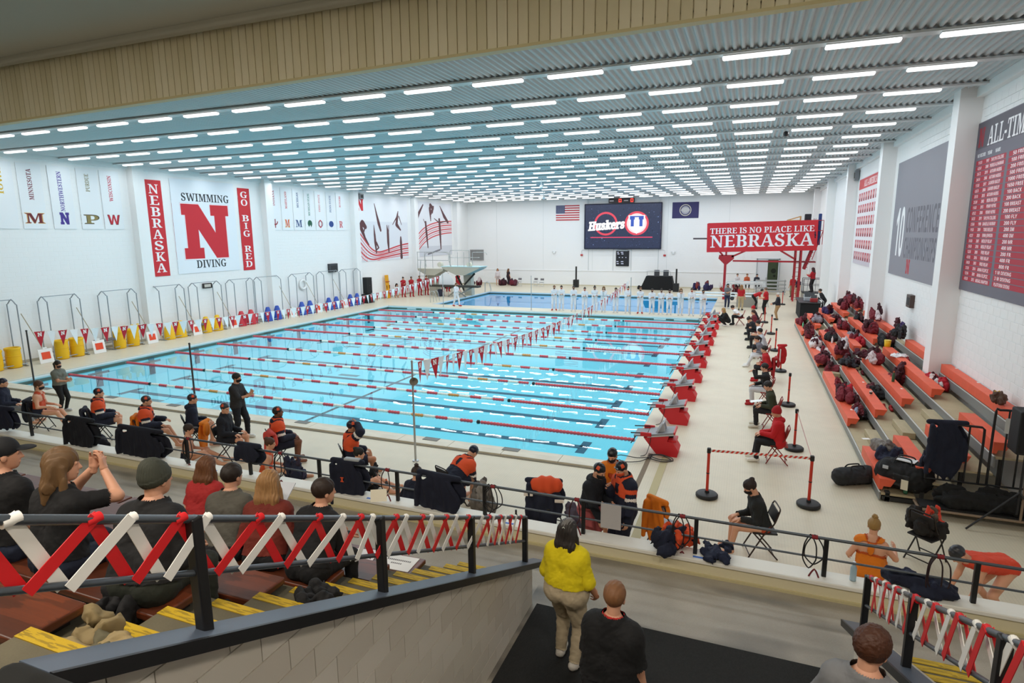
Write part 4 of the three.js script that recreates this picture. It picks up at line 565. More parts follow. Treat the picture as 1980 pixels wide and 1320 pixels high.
const SKIN = k => mat(skinTones[k] || k, 0.55), CLOTH = c => mat(c, 0.85);
const CUTS = { tee: { torso: 1, hips: [0.15, 1], uarm: [0, 0.75], neck: [0, 0.12] }, long: { torso: 1, hips: [0.1, 1], uarm: 1, farm: [0, 0.96], neck: [0, 0.25] }, sleeve34: { torso: 1, hips: [0, 1], uarm: 1, farm: [0, 0.3], neck: [0, 0.12] }, hood: { torso: 1, hips: [0, 1], uarm: 1, farm: [0, 1], neck: [0, 0.7] }, parka: { torso: 1, hips: 1, uarm: 1, farm: [0, 1], neck: [0, 0.75], thigh: [0, 0.75] }, trousers: { hips: [0, 0.75], thigh: 1, shin: [0, 0.97] }, shorts: { hips: [0, 0.75], thigh: [0, 0.8] }, suit: { torso: 1, hips: 1 }, brief: { hips: 1, thigh: [0, 0.12] }, shoes: { foot: 1, shin: [0.93, 1] }, top_lower: { torso: [0, 0.7], hips: 1 } };
// spec: { at, yaw, pose, build, skin, hair: [kind, colour], hat: [kind, colour], mask, clothes: [[name, cut, colour, offset]], cell, hands, h }
function figureMeshes(spec, t) {
  const cell = spec.cell || 0.028, fine = cell < 0.02, j = skeleton(spec.pose || {}), b = { ...(spec.build || {}), mitten: !fine }, B = bones(j, b), lo = [9, 9, 9], hi = [-9, -9, -9];
  for (const [, a, c, ra, rb] of B) for (const p of [a, c]) for (let i = 0; i < 3; i++) { lo[i] = Math.min(lo[i], p[i] - Math.max(ra, rb) - cell * 2); hi[i] = Math.max(hi[i], p[i] + Math.max(ra, rb) + cell * 2); }
  const f = new Field(lo, hi, cell); for (const [p, a, c, ra, rb, k] of B) f.capsule(a, c, ra, rb, k); const g = f.geo(), P = g.attributes.position.array, N = g.attributes.normal.array, n = P.length / 3, cls = new Array(n), tt = new Float32Array(n);
  for (let i = 0; i < n; i++) { let best = 9; for (const [p, a, c, ra, rb] of B) { const x = P[i * 3] - a[0], y = P[i * 3 + 1] - a[1], z = P[i * 3 + 2] - a[2], ux = c[0] - a[0], uy = c[1] - a[1], uz = c[2] - a[2], L = ux * ux + uy * uy + uz * uz || 1e-9; let t = (x * ux + y * uy + z * uz) / L; t = t < 0 ? 0 : t > 1 ? 1 : t; const d = Math.hypot(x - ux * t, y - uy * t, z - uz * t) - ra - (rb - ra) * t; if (d < best) { best = d; cls[i] = p; tt[i] = t; } } }
  const hs = fine ? 0.0085 : 0.016, HM = new THREE.Matrix4().compose(j.head, j.HQ, V(1, 1, 1)), parts = [g, headGeo(hs).clone().applyMatrix4(HM)];
  if (fine) for (const [s, k] of [[1, 'l'], [-1, 'r']]) { // hands follow the forearms, palms inwards unless told otherwise
    const d = spec.pose?.['d' + k] ? V(...spec.pose['d' + k]).normalize() : j['wr' + k].clone().sub(j['el' + k]).normalize(), palm = spec.pose?.['p' + k] ? V(...spec.pose['p' + k]) : V(-s, 0, 0.2), y = d.clone().negate(), z = palm.clone().sub(y.clone().multiplyScalar(palm.dot(y))).normalize(), x = y.clone().cross(z), m = new THREE.Matrix4().makeBasis(x, y, z).setPosition(j['wr' + k]);
    const thumbIn = spec.pose?.['thumb' + k] ? V(...spec.pose['thumb' + k]) : V(0, 0.3, 1), hg = handGeo(spec.hands || 'relaxed', 0.006).clone(); if (x.dot(thumbIn) < 0) { hg.scale(-1, 1, 1); const ix = hg.index.array; for (let q = 0; q < ix.length; q += 3) { const w = ix[q]; ix[q] = ix[q + 1]; ix[q + 1] = w; } const nn = hg.attributes.normal.array; for (let q = 0; q < nn.length; q += 3) nn[q] *= 1; } parts.push(hg.applyMatrix4(m));
  }
  mesh('body', parts, SKIN(spec.skin || 'light'), t);
  for (const [name, cut, color, off = 0.012] of spec.clothes || []) {
    const C = typeof cut === 'string' ? CUTS[cut] : cut, on = new Uint8Array(n), map = new Int32Array(n).fill(-1), p = [], q = [], I = [], ix = g.index.array;
    for (let i = 0; i < n; i++) { const r = C[cls[i]]; on[i] = r ? (r === 1 || (tt[i] >= r[0] && tt[i] <= r[1])) ? 1 : 0 : 0; }
    const use = i => { if (map[i] >= 0) return map[i]; const w = fine ? 0.005 * n3(P[i * 3] * 22, P[i * 3 + 1] * 15, P[i * 3 + 2] * 22) + 0.003 * n3(P[i * 3] * 60, P[i * 3 + 1] * 45, P[i * 3 + 2] * 60) : 0, o = off + w; for (let k = 0; k < 3; k++) { p.push(P[i * 3 + k] + N[i * 3 + k] * o); } q.push(N[i * 3], N[i * 3 + 1], N[i * 3 + 2]); return map[i] = p.length / 3 - 1; };
    for (let i = 0; i < ix.length; i += 3) if (on[ix[i]] + on[ix[i + 1]] + on[ix[i + 2]] >= 2) I.push(use(ix[i]), use(ix[i + 1]), use(ix[i + 2]));
    if (!I.length) continue; const cg = new THREE.BufferGeometry(); cg.setAttribute('position', new THREE.BufferAttribute(new Float32Array(p), 3)); cg.setAttribute('normal', new THREE.BufferAttribute(new Float32Array(q), 3)); cg.setAttribute('uv', new THREE.BufferAttribute(new Float32Array(p.length / 3 * 2), 2)); cg.setIndex(I); if (fine) cg.computeVertexNormals(); mesh(name, cg, CLOTH(color), t);
  }
  const on = (name, geo, m) => mesh(name, geo.clone().applyMatrix4(HM), m, t);
  if (spec.hair) on('hair', hairGeo(spec.hair[0], hs), mat(spec.hair[1], 0.6)); if (spec.hat) on(spec.hat[0] === 'swim' ? 'swim_cap' : spec.hat[0] === 'beanie' ? 'beanie' : 'cap', hatGeo(spec.hat[0], hs), mat(spec.hat[1], spec.hat[0] === 'swim' ? 0.35 : 0.8)); if (spec.mask) on('face_mask', maskGeo(hs), CLOTH(spec.mask));
  if (spec.face !== false) { on('eye', new THREE.SphereGeometry(0.0085, 8, 6).translate(0.03, -0.004, 0.083), mat(0x1e1613, 0.3)); on('eye', new THREE.SphereGeometry(0.0085, 8, 6).translate(-0.03, -0.004, 0.083), mat(0x1e1613, 0.3)); }
  if (spec.extra) spec.extra(t, j, HM, on);
  return j;
}
function person(label, spec, group) {
  const t = thing('person', label, 'person', spec.at, spec.yaw || 0, group); figureMeshes(spec, t); if (spec.h) t.scale.setScalar(spec.h); return t;
}
const sit = (o = {}) => { const h = o.y ?? 0.5; return { hip: [0, h, 0], lean: 0.06, fl: [0.13, 0.075, 0.4], fr: [-0.13, 0.075, 0.38], kl: [0.1, 1, 0.6], kr: [-0.1, 1, 0.6], hl: [0.14, h + 0.13, 0.3], hr: [-0.14, h + 0.13, 0.3], dl: [-0.2, -0.3, 1], dr: [0.2, -0.3, 1], pl: [0, -1, 0], pr: [0, -1, 0], ...o }; };
// ---------------------------------------------------------------- folding chairs
function foldingChair(label, pos, yaw, frame = 0x2b2724, pad = 0x2a2a2c, group = 'folding chairs on the deck') {
  const t = thing('folding_chair', label, 'chair', pos, yaw, group), m = mat(frame, 0.45, { metalness: 0.4 });
  for (const s of [-1, 1]) { mesh('front_frame', [pipe([[s * 0.2, 0, 0.24], [s * 0.2, 0.42, 0.02], [s * 0.2, 0.62, -0.13], [s * 0.19, 0.82, -0.2]], 0.012, 6)], m, t); mesh('rear_leg', bar([s * 0.185, 0, -0.22], [s * 0.185, 0.43, 0.16], 0.012, 6), m, t); }
  mesh('top_bend', pipe([[0.19, 0.8, -0.195], [0.15, 0.86, -0.215], [-0.15, 0.86, -0.215], [-0.19, 0.8, -0.195]], 0.012, 6), m, t); mesh('foot_bar', bar([-0.2, 0.06, 0.215], [0.2, 0.06, 0.215], 0.01, 6), m, t); mesh('foot_bar', bar([-0.185, 0.06, -0.167], [0.185, 0.06, -0.167], 0.01, 6), m, t);
  mesh('seat', rbox(0.38, 0.03, 0.38, 0, 0.435, -0.01, 0.012), mat(pad, 0.6), t); mesh('backrest', at(rbox(0.36, 0.2, 0.025, 0, 0, 0, 0.012), 0, 0.72, -0.165, 0, -0.25), mat(pad, 0.6), t); return t;
}
const ORG = 0xe2542a, NVY = 0x141a30, TOWEL = 0xe07a14, MAROON = 0x7a2028, RED = 0xb3141d;
const ellipsePatch = (p0, p1, t0, t1, R, C = [0, 0.036, -0.014]) => new THREE.SphereGeometry(1, 10, 8, p0, p1, t0, t1).scale(R[0], R[1], R[2]).translate(...C);
const capLogo = (c = ORG) => (t, j, HM, on) => { on('cap_logo', ellipsePatch(PI * 0.85, 0.6, 0.75, 0.65, [0.0855, 0.0985, 0.1045]), mat(c, 0.5)); on('cap_logo', ellipsePatch(-0.05 * PI, 0.6, 0.75, 0.65, [0.0855, 0.0985, 0.1045]), mat(c, 0.5)); };
const hoodBlob = (c) => (t, j) => mesh('hood', new Field([-0.2, -0.18, -0.2], [0.2, 0.15, 0.15], 0.016).ball([0, -0.01, -0.06], [0.12, 0.07, 0.09], 0.02).ball([0.1, 0, 0], [0.05, 0.05, 0.07], 0.03).ball([-0.1, 0, 0], [0.05, 0.05, 0.07], 0.03).geo().applyMatrix4(new THREE.Matrix4().compose(j.neck, j.R, V(1, 1, 1))), CLOTH(c), t);
const parka = (n = NVY, o = ORG) => [['parka', 'parka', n, 0.042], ['parka_yoke', { torso: [0.45, 1], uarm: [0, 0.4] }, o, 0.049], ['sleeve_stripe', { uarm: [0.62, 0.8] }, 0xe8dfd6, 0.05]];
const both = (...f) => (...a) => f.forEach(g => g(...a));
const AWAY = 2.5; // facing the pool and a little to the right
// coaches and swimmers on the near deck
person('bearded coach in black quarter-zip and trousers clapping at the pool edge', { at: [-9.66, 0, 2.63], yaw: 1.75, h: 1.02, cell: 0.015, skin: 'light', hair: ['short', 0x17120f], mask: 0x17181b, pose: { fl: [0.15, 0.075, 0.1], fr: [-0.14, 0.075, -0.08], hl: [0.06, 1.2, 0.36], hr: [-0.04, 1.18, 0.38], dl: [-0.3, 0.8, 0.5], dr: [0.2, 0.8, 0.5], pl: [-1, 0, 0], pr: [1, 0, 0], look: 0.1 }, hands: 'flat', build: { w: 1.06 }, clothes: [['trousers', 'trousers', 0x10131c, 0.018], ['pullover', 'sleeve34', 0x2a2a2c, 0.02], ['shoes', 'shoes', 0xd9d8d3, 0.01]] });
person('assistant with dark ponytail in grey tee and black leggings by left pool corner', { at: [-16.72, 0, 2.6], yaw: 1.75, h: 0.93, cell: 0.016, hair: ['pony', 0x241812], mask: 0x2b2530, pose: { hl: [0.1, 1.08, 0.34], hr: [-0.05, 1.06, 0.36], dl: [-0.3, 0.5, 0.7], dr: [0.3, 0.5, 0.7], pl: [-1, 0, 0], pr: [1, 0, 0], hip: [0, 0.9, 0] }, build: { w: 1.1, bust: 1 }, clothes: [['leggings', 'trousers', 0x121214, 0.01], ['tee', 'tee', 0x6f7269, 0.018], ['shoes', 'shoes', 0xc9c9c9, 0.008]] });
const deckSit = (label, x, z, yaw, spec) => { person(label, { at: [x, 0, z], yaw, h: 1.06, cell: 0.016, ...spec, pose: sit(spec.pose || {}) }, 'swimmers sitting on the near deck'); if (!spec.noChair) foldingChair(`folding chair under the ${spec.chairOf || 'swimmer'}`, [x, 0, z], yaw, 0x2b2724, spec.pad || 0x1c1d22); };
deckSit('swimmer in orange and navy parka and cap at far left of row', -13.07, 3.95, AWAY, { hat: ['swim', 0x171b2c], extra: both(capLogo(), hoodBlob(NVY)), clothes: parka(), skin: 'light', chairOf: 'parka swimmer at the far left' });
deckSit('swimmer in orange and navy parka with orange towel on chair', -11.2, 4.05, 2.3, { hat: ['swim', 0x2a2c33], extra: both(capLogo(), hoodBlob(NVY)), clothes: parka(), pose: { fl: [0.2, 0.075, 0.6], fr: [-0.05, 0.075, 0.62], hl: [0.2, 0.66, 0.34] }, chairOf: 'parka swimmer sitting on an orange towel' });
deckSit('swimmer in plain navy hoodie and patterned cap beside the dark pole', -10.25, 3.55, AWAY, { hat: ['swim', 0x30323a], extra: both(capLogo(), hoodBlob(NVY)), clothes: [['hoodie', 'hood', NVY, 0.025], ['shorts', 'shorts', 0x151824]], chairOf: 'swimmer in the plain navy hoodie' });
deckSit('bare-legged swimmer in black jacket and cap left of the coach', -8.85, 3.85, 1.9, { hat: ['swim', 0x2d2f36], extra: capLogo(), clothes: [['jacket', 'hood', 0x0f121d, 0.025], ['shorts', 'shorts', 0x10131e]], pose: { look: -0.3 }, chairOf: 'bare-legged swimmer left of the coach' });
deckSit('swimmer in bright orange parka with navy hood right of the coach', -7.42, 3.7, AWAY, { hat: ['swim', 0x1a1a20], hair: undefined, extra: both(capLogo(), hoodBlob(NVY)), clothes: parka(), skin: 'brown', pose: { nod: -0.05 }, chairOf: 'orange parka swimmer right of the coach', pad: 0xc0392f });
deckSit('swimmer in orange and navy parka with one hand on his head', -5.2, 3.98, 2.35, { hat: ['swim', 0x1c2033], extra: both(capLogo(), hoodBlob(ORG)), clothes: parka(), skin: 'tan', pose: { hr: [-0.03, 1.22, 0.16], er: [-1, 0.25, 0.5], pr: [0.3, 0, -1], dr: [0.8, 0.4, -0.2], fl: [0.3, 0.075, 0.5] }, chairOf: 'parka swimmer with a hand on his head' });
deckSit('bare-backed swimmer with brown hair on navy towel near left edge', -15.45, 3.95, 2.2, { hair: ['short', 0x4d2a17], clothes: [['swimsuit', 'top_lower', 0xc04a2a, 0.006], ['towel', { hips: [0, 0.6], thigh: [0, 0.3] }, NVY, 0.03]], pose: { fl: [0.15, 0.075, 0.62], fr: [-0.1, 0.075, 0.6] }, mask: 0x262a33, chairOf: 'bare-backed swimmer near the left edge' });
deckSit('swimmer in navy parka cut by the left picture edge', -16.75, 4.1, 2.3, { hat: ['swim', 0x1c1a2e], clothes: [['parka', 'hood', NVY, 0.03], ['trousers', 'trousers', 0x7d7f80, 0.015]], pose: { fl: [0.2, 0.075, 0.62], fr: [-0.05, 0.075, 0.6] }, chairOf: 'navy parka swimmer at the left picture edge' });
deckSit('swimmer bent double in orange and navy parka by grey rucksack', -2.7, 4.25, 2.7, { hat: ['swim', 0x141a30], clothes: parka(), pose: { lean: 0.95, nod: 0.9, hl: [0.16, 0.2, 0.55], hr: [-0.14, 0.2, 0.5] }, chairOf: 'bent double swimmer by the grey rucksack' });
// people sitting on the floor against the parapet
const floorSit = (label, x, z, yaw, spec) => person(label, { at: [x, 0, z], yaw, cell: 0.016, ...spec, pose: { hip: [0, 0.14, 0], lean: 0.12, fl: [0.13, 0.06, 0.78], fr: [-0.13, 0.06, 0.7], kl: [0.2, 1, 0.3], kr: [-0.2, 1, 0.3], hl: [0.2, 0.32, 0.32], hr: [-0.16, 0.34, 0.34], ...(spec.pose || {}) } }, 'swimmers sitting low by the parapet');
floorSit('bare-backed swimmer in brown hat on orange towel behind parapet rail', -9.35, 4.5, 2.2, { hair: ['short', 0x2d1d13], hat: ['cap', 0x3b2a1e], clothes: [['swim_briefs', 'brief', 0x1b2038, 0.006]], pose: { hip: [0, 0.2, 0] } });
floorSit('curly-haired bare-backed swimmer with orange strap behind parapet rail', -6.95, 4.6, 2.1, { hair: ['bun', 0x4a2b18], clothes: [['swimsuit', 'top_lower', 0xd8552a, 0.006]], pose: { hip: [0, 0.2, 0], lean: 0.2 } });
floorSit('dark-haired woman in grey shirt sitting low beside hanging navy jacket', -4.75, 4.45, 2.2, { hair: ['bun', 0x14110f], clothes: [['shirt', 'tee', 0x6f7a76, 0.015], ['shorts', 'shorts', 0x20232d]], pose: { hip: [0, 0.2, 0] } });
floorSit('woman with dark top bun in navy stretching beside hanging navy jacket', -3.2, 5.0, 2.8, { hair: ['topbun', 0x2e2017], clothes: [['jacket', 'long', NVY, 0.02], ['trousers', 'trousers', 0x171c30, 0.012]], pose: { hip: [0, 0.2, 0], lean: 0.4, fl: [0.5, 0.06, 0.6] } });
floorSit('blonde woman with top bun in orange towel by the right rail', 4.35, 4.35, 2.9, { hair: ['topbun', 0x9a7740], mask: 0x1b1b20, clothes: [['swimsuit', 'top_lower', 0xc8561d, 0.008], ['towel', { torso: [0, 0.55], hips: 1, thigh: [0, 0.6] }, TOWEL, 0.025]], pose: { hip: [0, 0.2, 0], hl: [0.3, 0.25, 0.25], hr: [-0.28, 0.45, 0.4] } });
person('swimmer in red suit and cap bending forward at the right rail', { at: [5.75, 0, 4.7], yaw: -1.2, cell: 0.015, hat: ['swim', 0x2c2d33], clothes: [['swimsuit', 'suit', 0xd8472c, 0.006]], pose: { hip: [0, 0.78, -0.1], lean: 1.45, nod: 0.9, hl: [0.2, 0.18, 0.55], hr: [-0.2, 0.16, 0.5], fl: [0.15, 0.075, -0.1], fr: [-0.15, 0.075, -0.15] } });
person('woman in black top and mask sitting on brown folding chair', { at: [2.86, 0, 4.0], yaw: -1.35, cell: 0.013, hair: ['bun', 0x261410], mask: 0x141416, clothes: [['jacket', 'long', 0x1d1f20, 0.022], ['swim_briefs', 'brief', 0xb8472a, 0.006]], pose: sit({ lean: 0.28, nod: 0.5, hl: [0.08, 0.62, 0.36], hr: [-0.08, 0.62, 0.38], fl: [0.1, 0.075, 0.5], fr: [-0.12, 0.075, 0.46], tl: [0.02, -0.03, 0.16] }) });
foldingChair('dark folding chair under the woman in black top', [2.86, 0, 4.0], -1.35, 0x3a2c26, 0x1d1c1d); foldingChair('folding chair draped with orange towel behind the three swimmers', [1.32, 0, 4.35], 2.6, 0x3a2f29, 0x9a9ea3); foldingChair('dark folding chair piled with black and red kit at right', [5.3, 0, 3.3], 2.4, 0x29241f, 0x1d1c1d);
// the three swimmers talking at the rail
person('swimmer in black hooded jacket and cap leaning on parapet', { at: [0.28, 0, 5.2], yaw: 1.15, h: 1.0, cell: 0.013, hat: ['swim', 0x16171d], mask: 0x121317, extra: both(capLogo(), hoodBlob(0x10131c)), clothes: [['jacket', 'hood', 0x11141d, 0.028], ['towel', { hips: [0, 0.5], thigh: [0, 0.9] }, 0xb35a5c, 0.035]], pose: { lean: 0.22, nod: 0.35, hl: [0.12, 1.05, 0.33], hr: [-0.12, 0.84, 0.3], dr: [0, -1, 0.2] } });
person('swimmer wrapped in orange towel between the other two', { at: [0.5, 0, 4.5], yaw: -0.1, h: 0.99, cell: 0.013, hat: ['swim', 0x14151a], mask: 0x121317, clothes: [['swimsuit', 'suit', 0xd8552a, 0.006], ['towel', { torso: [0.1, 1], uarm: [0, 0.95], farm: [0, 0.7], hips: [0.3, 1] }, TOWEL, 0.03]], pose: { nod: 0.3, hl: [0.08, 1.1, 0.26], hr: [-0.08, 1.08, 0.26] } });
person('swimmer in orange and navy parka with goggles touching his mask', { at: [0.8, 0, 5.05], yaw: -0.75, h: 1.0, cell: 0.013, hat: ['swim', 0x191a22], mask: 0xd8532c, extra: both(capLogo(), (t, j, HM, on) => on('goggles', [new THREE.SphereGeometry(0.018, 8, 6).scale(1.3, 0.8, 0.6).translate(0.03, 0.065, 0.083), new THREE.SphereGeometry(0.018, 8, 6).scale(1.3, 0.8, 0.6).translate(-0.03, 0.065, 0.083)].reduce((a, b) => mergeGeometries([a, b])), mat(0x8fa9b8, 0.2))), clothes: [...parka(), ['parka_skirt', { thigh: 1, shin: [0, 0.5], hips: [0, 0.5] }, NVY, 0.05]], pose: { nod: 0.4, hr: [-0.05, 1.3, 0.26], hl: [0.25, 0.82, 0.12], fl: [0.09, 0.075, 0], fr: [-0.09, 0.075, 0] } });
// spectators seen from behind
const seatY = k => SEAT(k) - 0.47, spect = (label, x, k, yaw, spec) => person(label, { at: [x, seatY(k), SZ(k) + 0.2], yaw, cell: 0.012, face: false, ...spec, pose: sit({ y: 0.57, lean: 0.2, fl: [0.14, 0.075, 0.42], fr: [-0.14, 0.075, 0.42], ...(spec.pose || {}) }) }, 'spectators on the benches');
spect('man in black cap and black tee seated at far left', -2.78, 4, 3.3, { hat: ['cap', 0x15161a], hair: ['thin', 0x6b5a4c], build: { w: 1.2, belly: 1.1 }, clothes: [['jeans', 'trousers', 0x232c40, 0.012], ['tee', 'tee', 0x0e0e10, 0.02], ['shoes', 'shoes', 0x333333, 0.008]], pose: { look: -0.7, lean: 0.1 } });
spect('blonde woman in black tee cupping hands to her mouth', -2.14, 4, 3.15, { hair: ['mid', 0x6b4f30], build: { w: 1.12 }, clothes: [['jeans', 'trousers', 0x1b2336, 0.012], ['tee', 'tee', 0x0f0f11, 0.02], ['shoes', 'shoes', 0x444444, 0.008]], pose: { lean: 0.12, hl: [0.06, 1.12, 0.36], hr: [-0.05, 1.12, 0.36], el: [0.8, -0.7, 0.2], er: [-0.8, -0.7, 0.2], dl: [-0.2, 0.9, 0.1], dr: [0.2, 0.9, 0.1], pl: [-0.7, 0, -0.5], pr: [0.7, 0, -0.5], look: -0.6 } });
spect('man in olive knitted beanie and black jacket nearest the tape', -1.27, 4, 3.35, { hat: ['beanie', 0x3a3d33], hair: ['thin', 0x3a2a20], build: { w: 1.25 }, clothes: [['trousers', 'trousers', 0x24281f, 0.015], ['jacket', 'long', 0x121214, 0.026], ['shoes', 'shoes', 0x151515, 0.01]], pose: { look: -0.25, lean: 0.3 } });
spect('woman with long auburn hair in red shirt', -3.45, 1, 3.3, { hair: ['mid', 0x6a4225], build: { w: 1.08 }, clothes: [['jeans', 'trousers', 0x2a3550, 0.012], ['shirt', 'tee', 0xa92626, 0.02]], pose: { lean: 0.3 } });
spect('man with short dark hair in grey shirt between two women', -2.22, 2, 3.4, { hair: ['short', 0x221812], build: { w: 1.15 }, clothes: [['trousers', 'trousers', 0x222226, 0.012], ['shirt', 'tee', 0x56534a, 0.02]], pose: { lean: 0.3, look: -0.3 } });
spect('woman with long straight blonde hair in dark red top', -1.72, 2, 3.5, { hair: ['long', 0x9b7347], build: { w: 1.1 }, clothes: [['trousers', 'trousers', 0x161618, 0.012], ['top', 'long', 0x6d2417, 0.02]], pose: { lean: 0.32 } });
spect('dark-haired man in black jacket leaning forward with striped trousers', -1.22, 2, 3.1, { hair: ['short', 0x2a1c13], build: { w: 1.18 }, clothes: [['track_trousers', 'trousers', 0x121214, 0.014], ['white_stripe', { thigh: [0.1, 0.13], shin: [0.05, 0.1] }, 0xd8d8d8, 0.018], ['jacket', 'long', 0x0e0e10, 0.022], ['trainers', 'shoes', 0xcfcdc8, 0.01]], pose: { lean: 0.42, look: -0.5, hl: [0.1, 0.7, 0.5], hr: [-0.08, 0.66, 0.48], fl: [0.3, 0.075, 0.5] } });
spect('spectator in blue jeans cut by the left picture edge', -3.15, 5, 2.9, { hair: ['short', 0x3a2a1e], clothes: [['jeans', 'trousers', 0x33415f, 0.014], ['shirt', 'tee', 0x2a2c30, 0.02], ['shoes', 'shoes', 0x333333, 0.008]], pose: { lean: 0.05 } });
// people standing in the gangway
person('woman in yellow top and khaki trousers with grey-streaked hair, seen from behind', { at: [0.78, WALK + 0.012, 8.22], yaw: 2.95, h: 0.99, cell: 0.011, face: false, hair: ['mid', 0x2c2724], skin: 'tan', build: { w: 1.32, belly: 1.1 }, clothes: [['trousers', { hips: [0, 1], thigh: 1, shin: [0, 0.97] }, 0xb7a78a, 0.022], ['yellow_top', { torso: 1, hips: [0.55, 1], uarm: 1, farm: [0, 0.12], neck: [0, 0.1] }, 0xe0cb0a, 0.032], ['shoes', 'shoes', 0xd6d1c7, 0.01]], pose: { nod: -0.02, hl: [0.3, 0.86, 0.12], hr: [-0.3, 0.86, 0.12], dl: [-0.4, -0.5, 0.6], dr: [0.4, -0.5, 0.6], fl: [0.11, 0.075, 0.08], fr: [-0.12, 0.075, -0.04], hip: [0, 0.91, 0] }, extra: (t, j, HM, on) => { on('grey_hair_streaks', new THREE.SphereGeometry(1, 12, 8, 0, 2 * PI, 0, 1.05).scale(0.089, 0.104, 0.11).translate(0, 0.036, -0.017), mat(0x6d6a66, 0.6)); on('hair_clip', new THREE.TorusGeometry(0.012, 0.004, 6, 10).translate(0, 0.07, -0.115), mat(0xc9d2c8, 0.4)); } });
person('man with thinning ginger hair in black shirt with red collar', { at: [1.52, WALK + 0.012, 9.4], yaw: 2.95, h: 1.05, cell: 0.011, face: false, hair: ['short', 0x7d5433], skin: 'light', build: { w: 1.36, belly: 1.1 }, clothes: [['trousers', 'trousers', 0x17181b, 0.015], ['black_shirt', { torso: 1, hips: [0.2, 1], uarm: [0, 0.95] }, 0x0e0e10, 0.028], ['red_collar', { neck: [0.0, 0.45] }, 0xb51a1c, 0.02], ['shoes', 'shoes', 0x161616, 0.01]], pose: { nod: 0.1, look: 0.15 } });
person('man with curly auburn hair in grey polo shirt at bottom right', { at: [3.22, 1.05, 10.12], yaw: 2.75, h: 1.03, cell: 0.011, face: false, hair: ['curly', 0x45230f], skin: 'light', build: { w: 1.12 }, clothes: [['trousers', 'trousers', 0x2b2c30, 0.015], ['grey_polo', { torso: 1, hips: [0.2, 1], uarm: [0, 0.85], neck: [0, 0.3] }, 0x77787a, 0.028], ['sleeve_stripe', { uarm: [0.78, 0.84] }, 0xd8cfc9, 0.032], ['shoes', 'shoes', 0x222222, 0.01]], pose: { nod: 0.1, look: -0.3, hl: [0.3, 0.95, 0.2] } });
// ---------------------------------------------------------------- soft heaps and draped clothes
function heapGeo(sx, sy, sz, seed, cell = 0.03, lumps = 9) {
  const r = rng(seed), f = new Field([-sx / 2 - 0.12, -0.06, -sz / 2 - 0.12], [sx / 2 + 0.12, sy + 0.12, sz / 2 + 0.12], cell);
  for (let i = 0; i < lumps; i++) { const x = (r() - 0.5) * sx * 0.7, z = (r() - 0.5) * sz * 0.7, h = sy * (0.35 + 0.4 * r()); const a = 0.14 + 0.14 * r(); f.ball([x, h * 0.55, z], [sx * a, h * 0.55 + 0.01, sz * (0.12 + 0.16 * r())], 0.02); if (i % 3 === 0) f.capsule([x, h * 0.9, z], [x + (r() - 0.5) * sx * 0.7, sy * 0.15 * r() + 0.03, z + (r() - 0.5) * sz * 0.8], 0.05, 0.035, 0.03); }
  const q = seed * 1.7; f.bend((x, y, z) => 0.03 * n3(x * 17 + q, y * 12, z * 17 - q) + 0.02 * Math.abs(Math.sin(x * 21 + q + 4 * n3(x * 6, y * 7, z * 6)) * Math.cos(z * 17 - 2 * y * 9))); f.cut((x, y, z) => -y); return f.geo();
}
function heap(name, label, category, pos, size, cols, seed, group) { // first colour is the main lump, the others lie on and beside it
  const t = thing(name, label, category, pos, seed % 7, group), r = rng(seed + 3), [sx, sy, sz] = size;
  mesh('bundle', heapGeo(sx, sy, sz, seed, Math.max(0.016, sx / 24)), CLOTH(cols[0]), t);
  cols.slice(1).forEach((c, i) => { const m = mesh(['fold', 'lining', 'sleeve'][i % 3], heapGeo(sx * 0.6, sy * (0.7 + 0.3 * r()), sz * 0.65, seed + 11 * (i + 1), Math.max(0.016, sx / 24), 5), CLOTH(c), t); m.position.set((r() - 0.5) * sx * 0.6, sy * (0.1 + 0.3 * r()), (r() - 0.5) * sz * 0.7); }); return t;
}
function draped(name, label, pos, turn, w, front, back, color, extra) { // cloth hung over a bar that runs along local x
  const t = thing(name, label, 'jacket', pos, turn), f = new Field([-w / 2 - 0.15, -front - 0.15, -0.25], [w / 2 + 0.15, 0.12, 0.25], 0.02);
  f.capsule([-w * 0.4, 0.015, 0], [w * 0.4, 0.015, 0], 0.05, 0.05, 0.04).ball([0, -front * 0.5, 0.06], [w * 0.46, front * 0.52, 0.045], 0.05).ball([w * 0.12, -back * 0.5, -0.07], [w * 0.4, back * 0.52, 0.045], 0.05).capsule([-w * 0.36, -0.05, 0.09], [-w * 0.42, -front * 0.9, 0.1], 0.05, 0.035, 0.05); f.bend((x, y, z) => 0.014 * Math.sin(x * 34 + 3 * n3(x * 5, y * 4, z)) * Math.min(1, -y * 4 + 0.2)); mesh('cloth', f.geo(), CLOTH(color), t); if (extra) extra(t); return t;
}
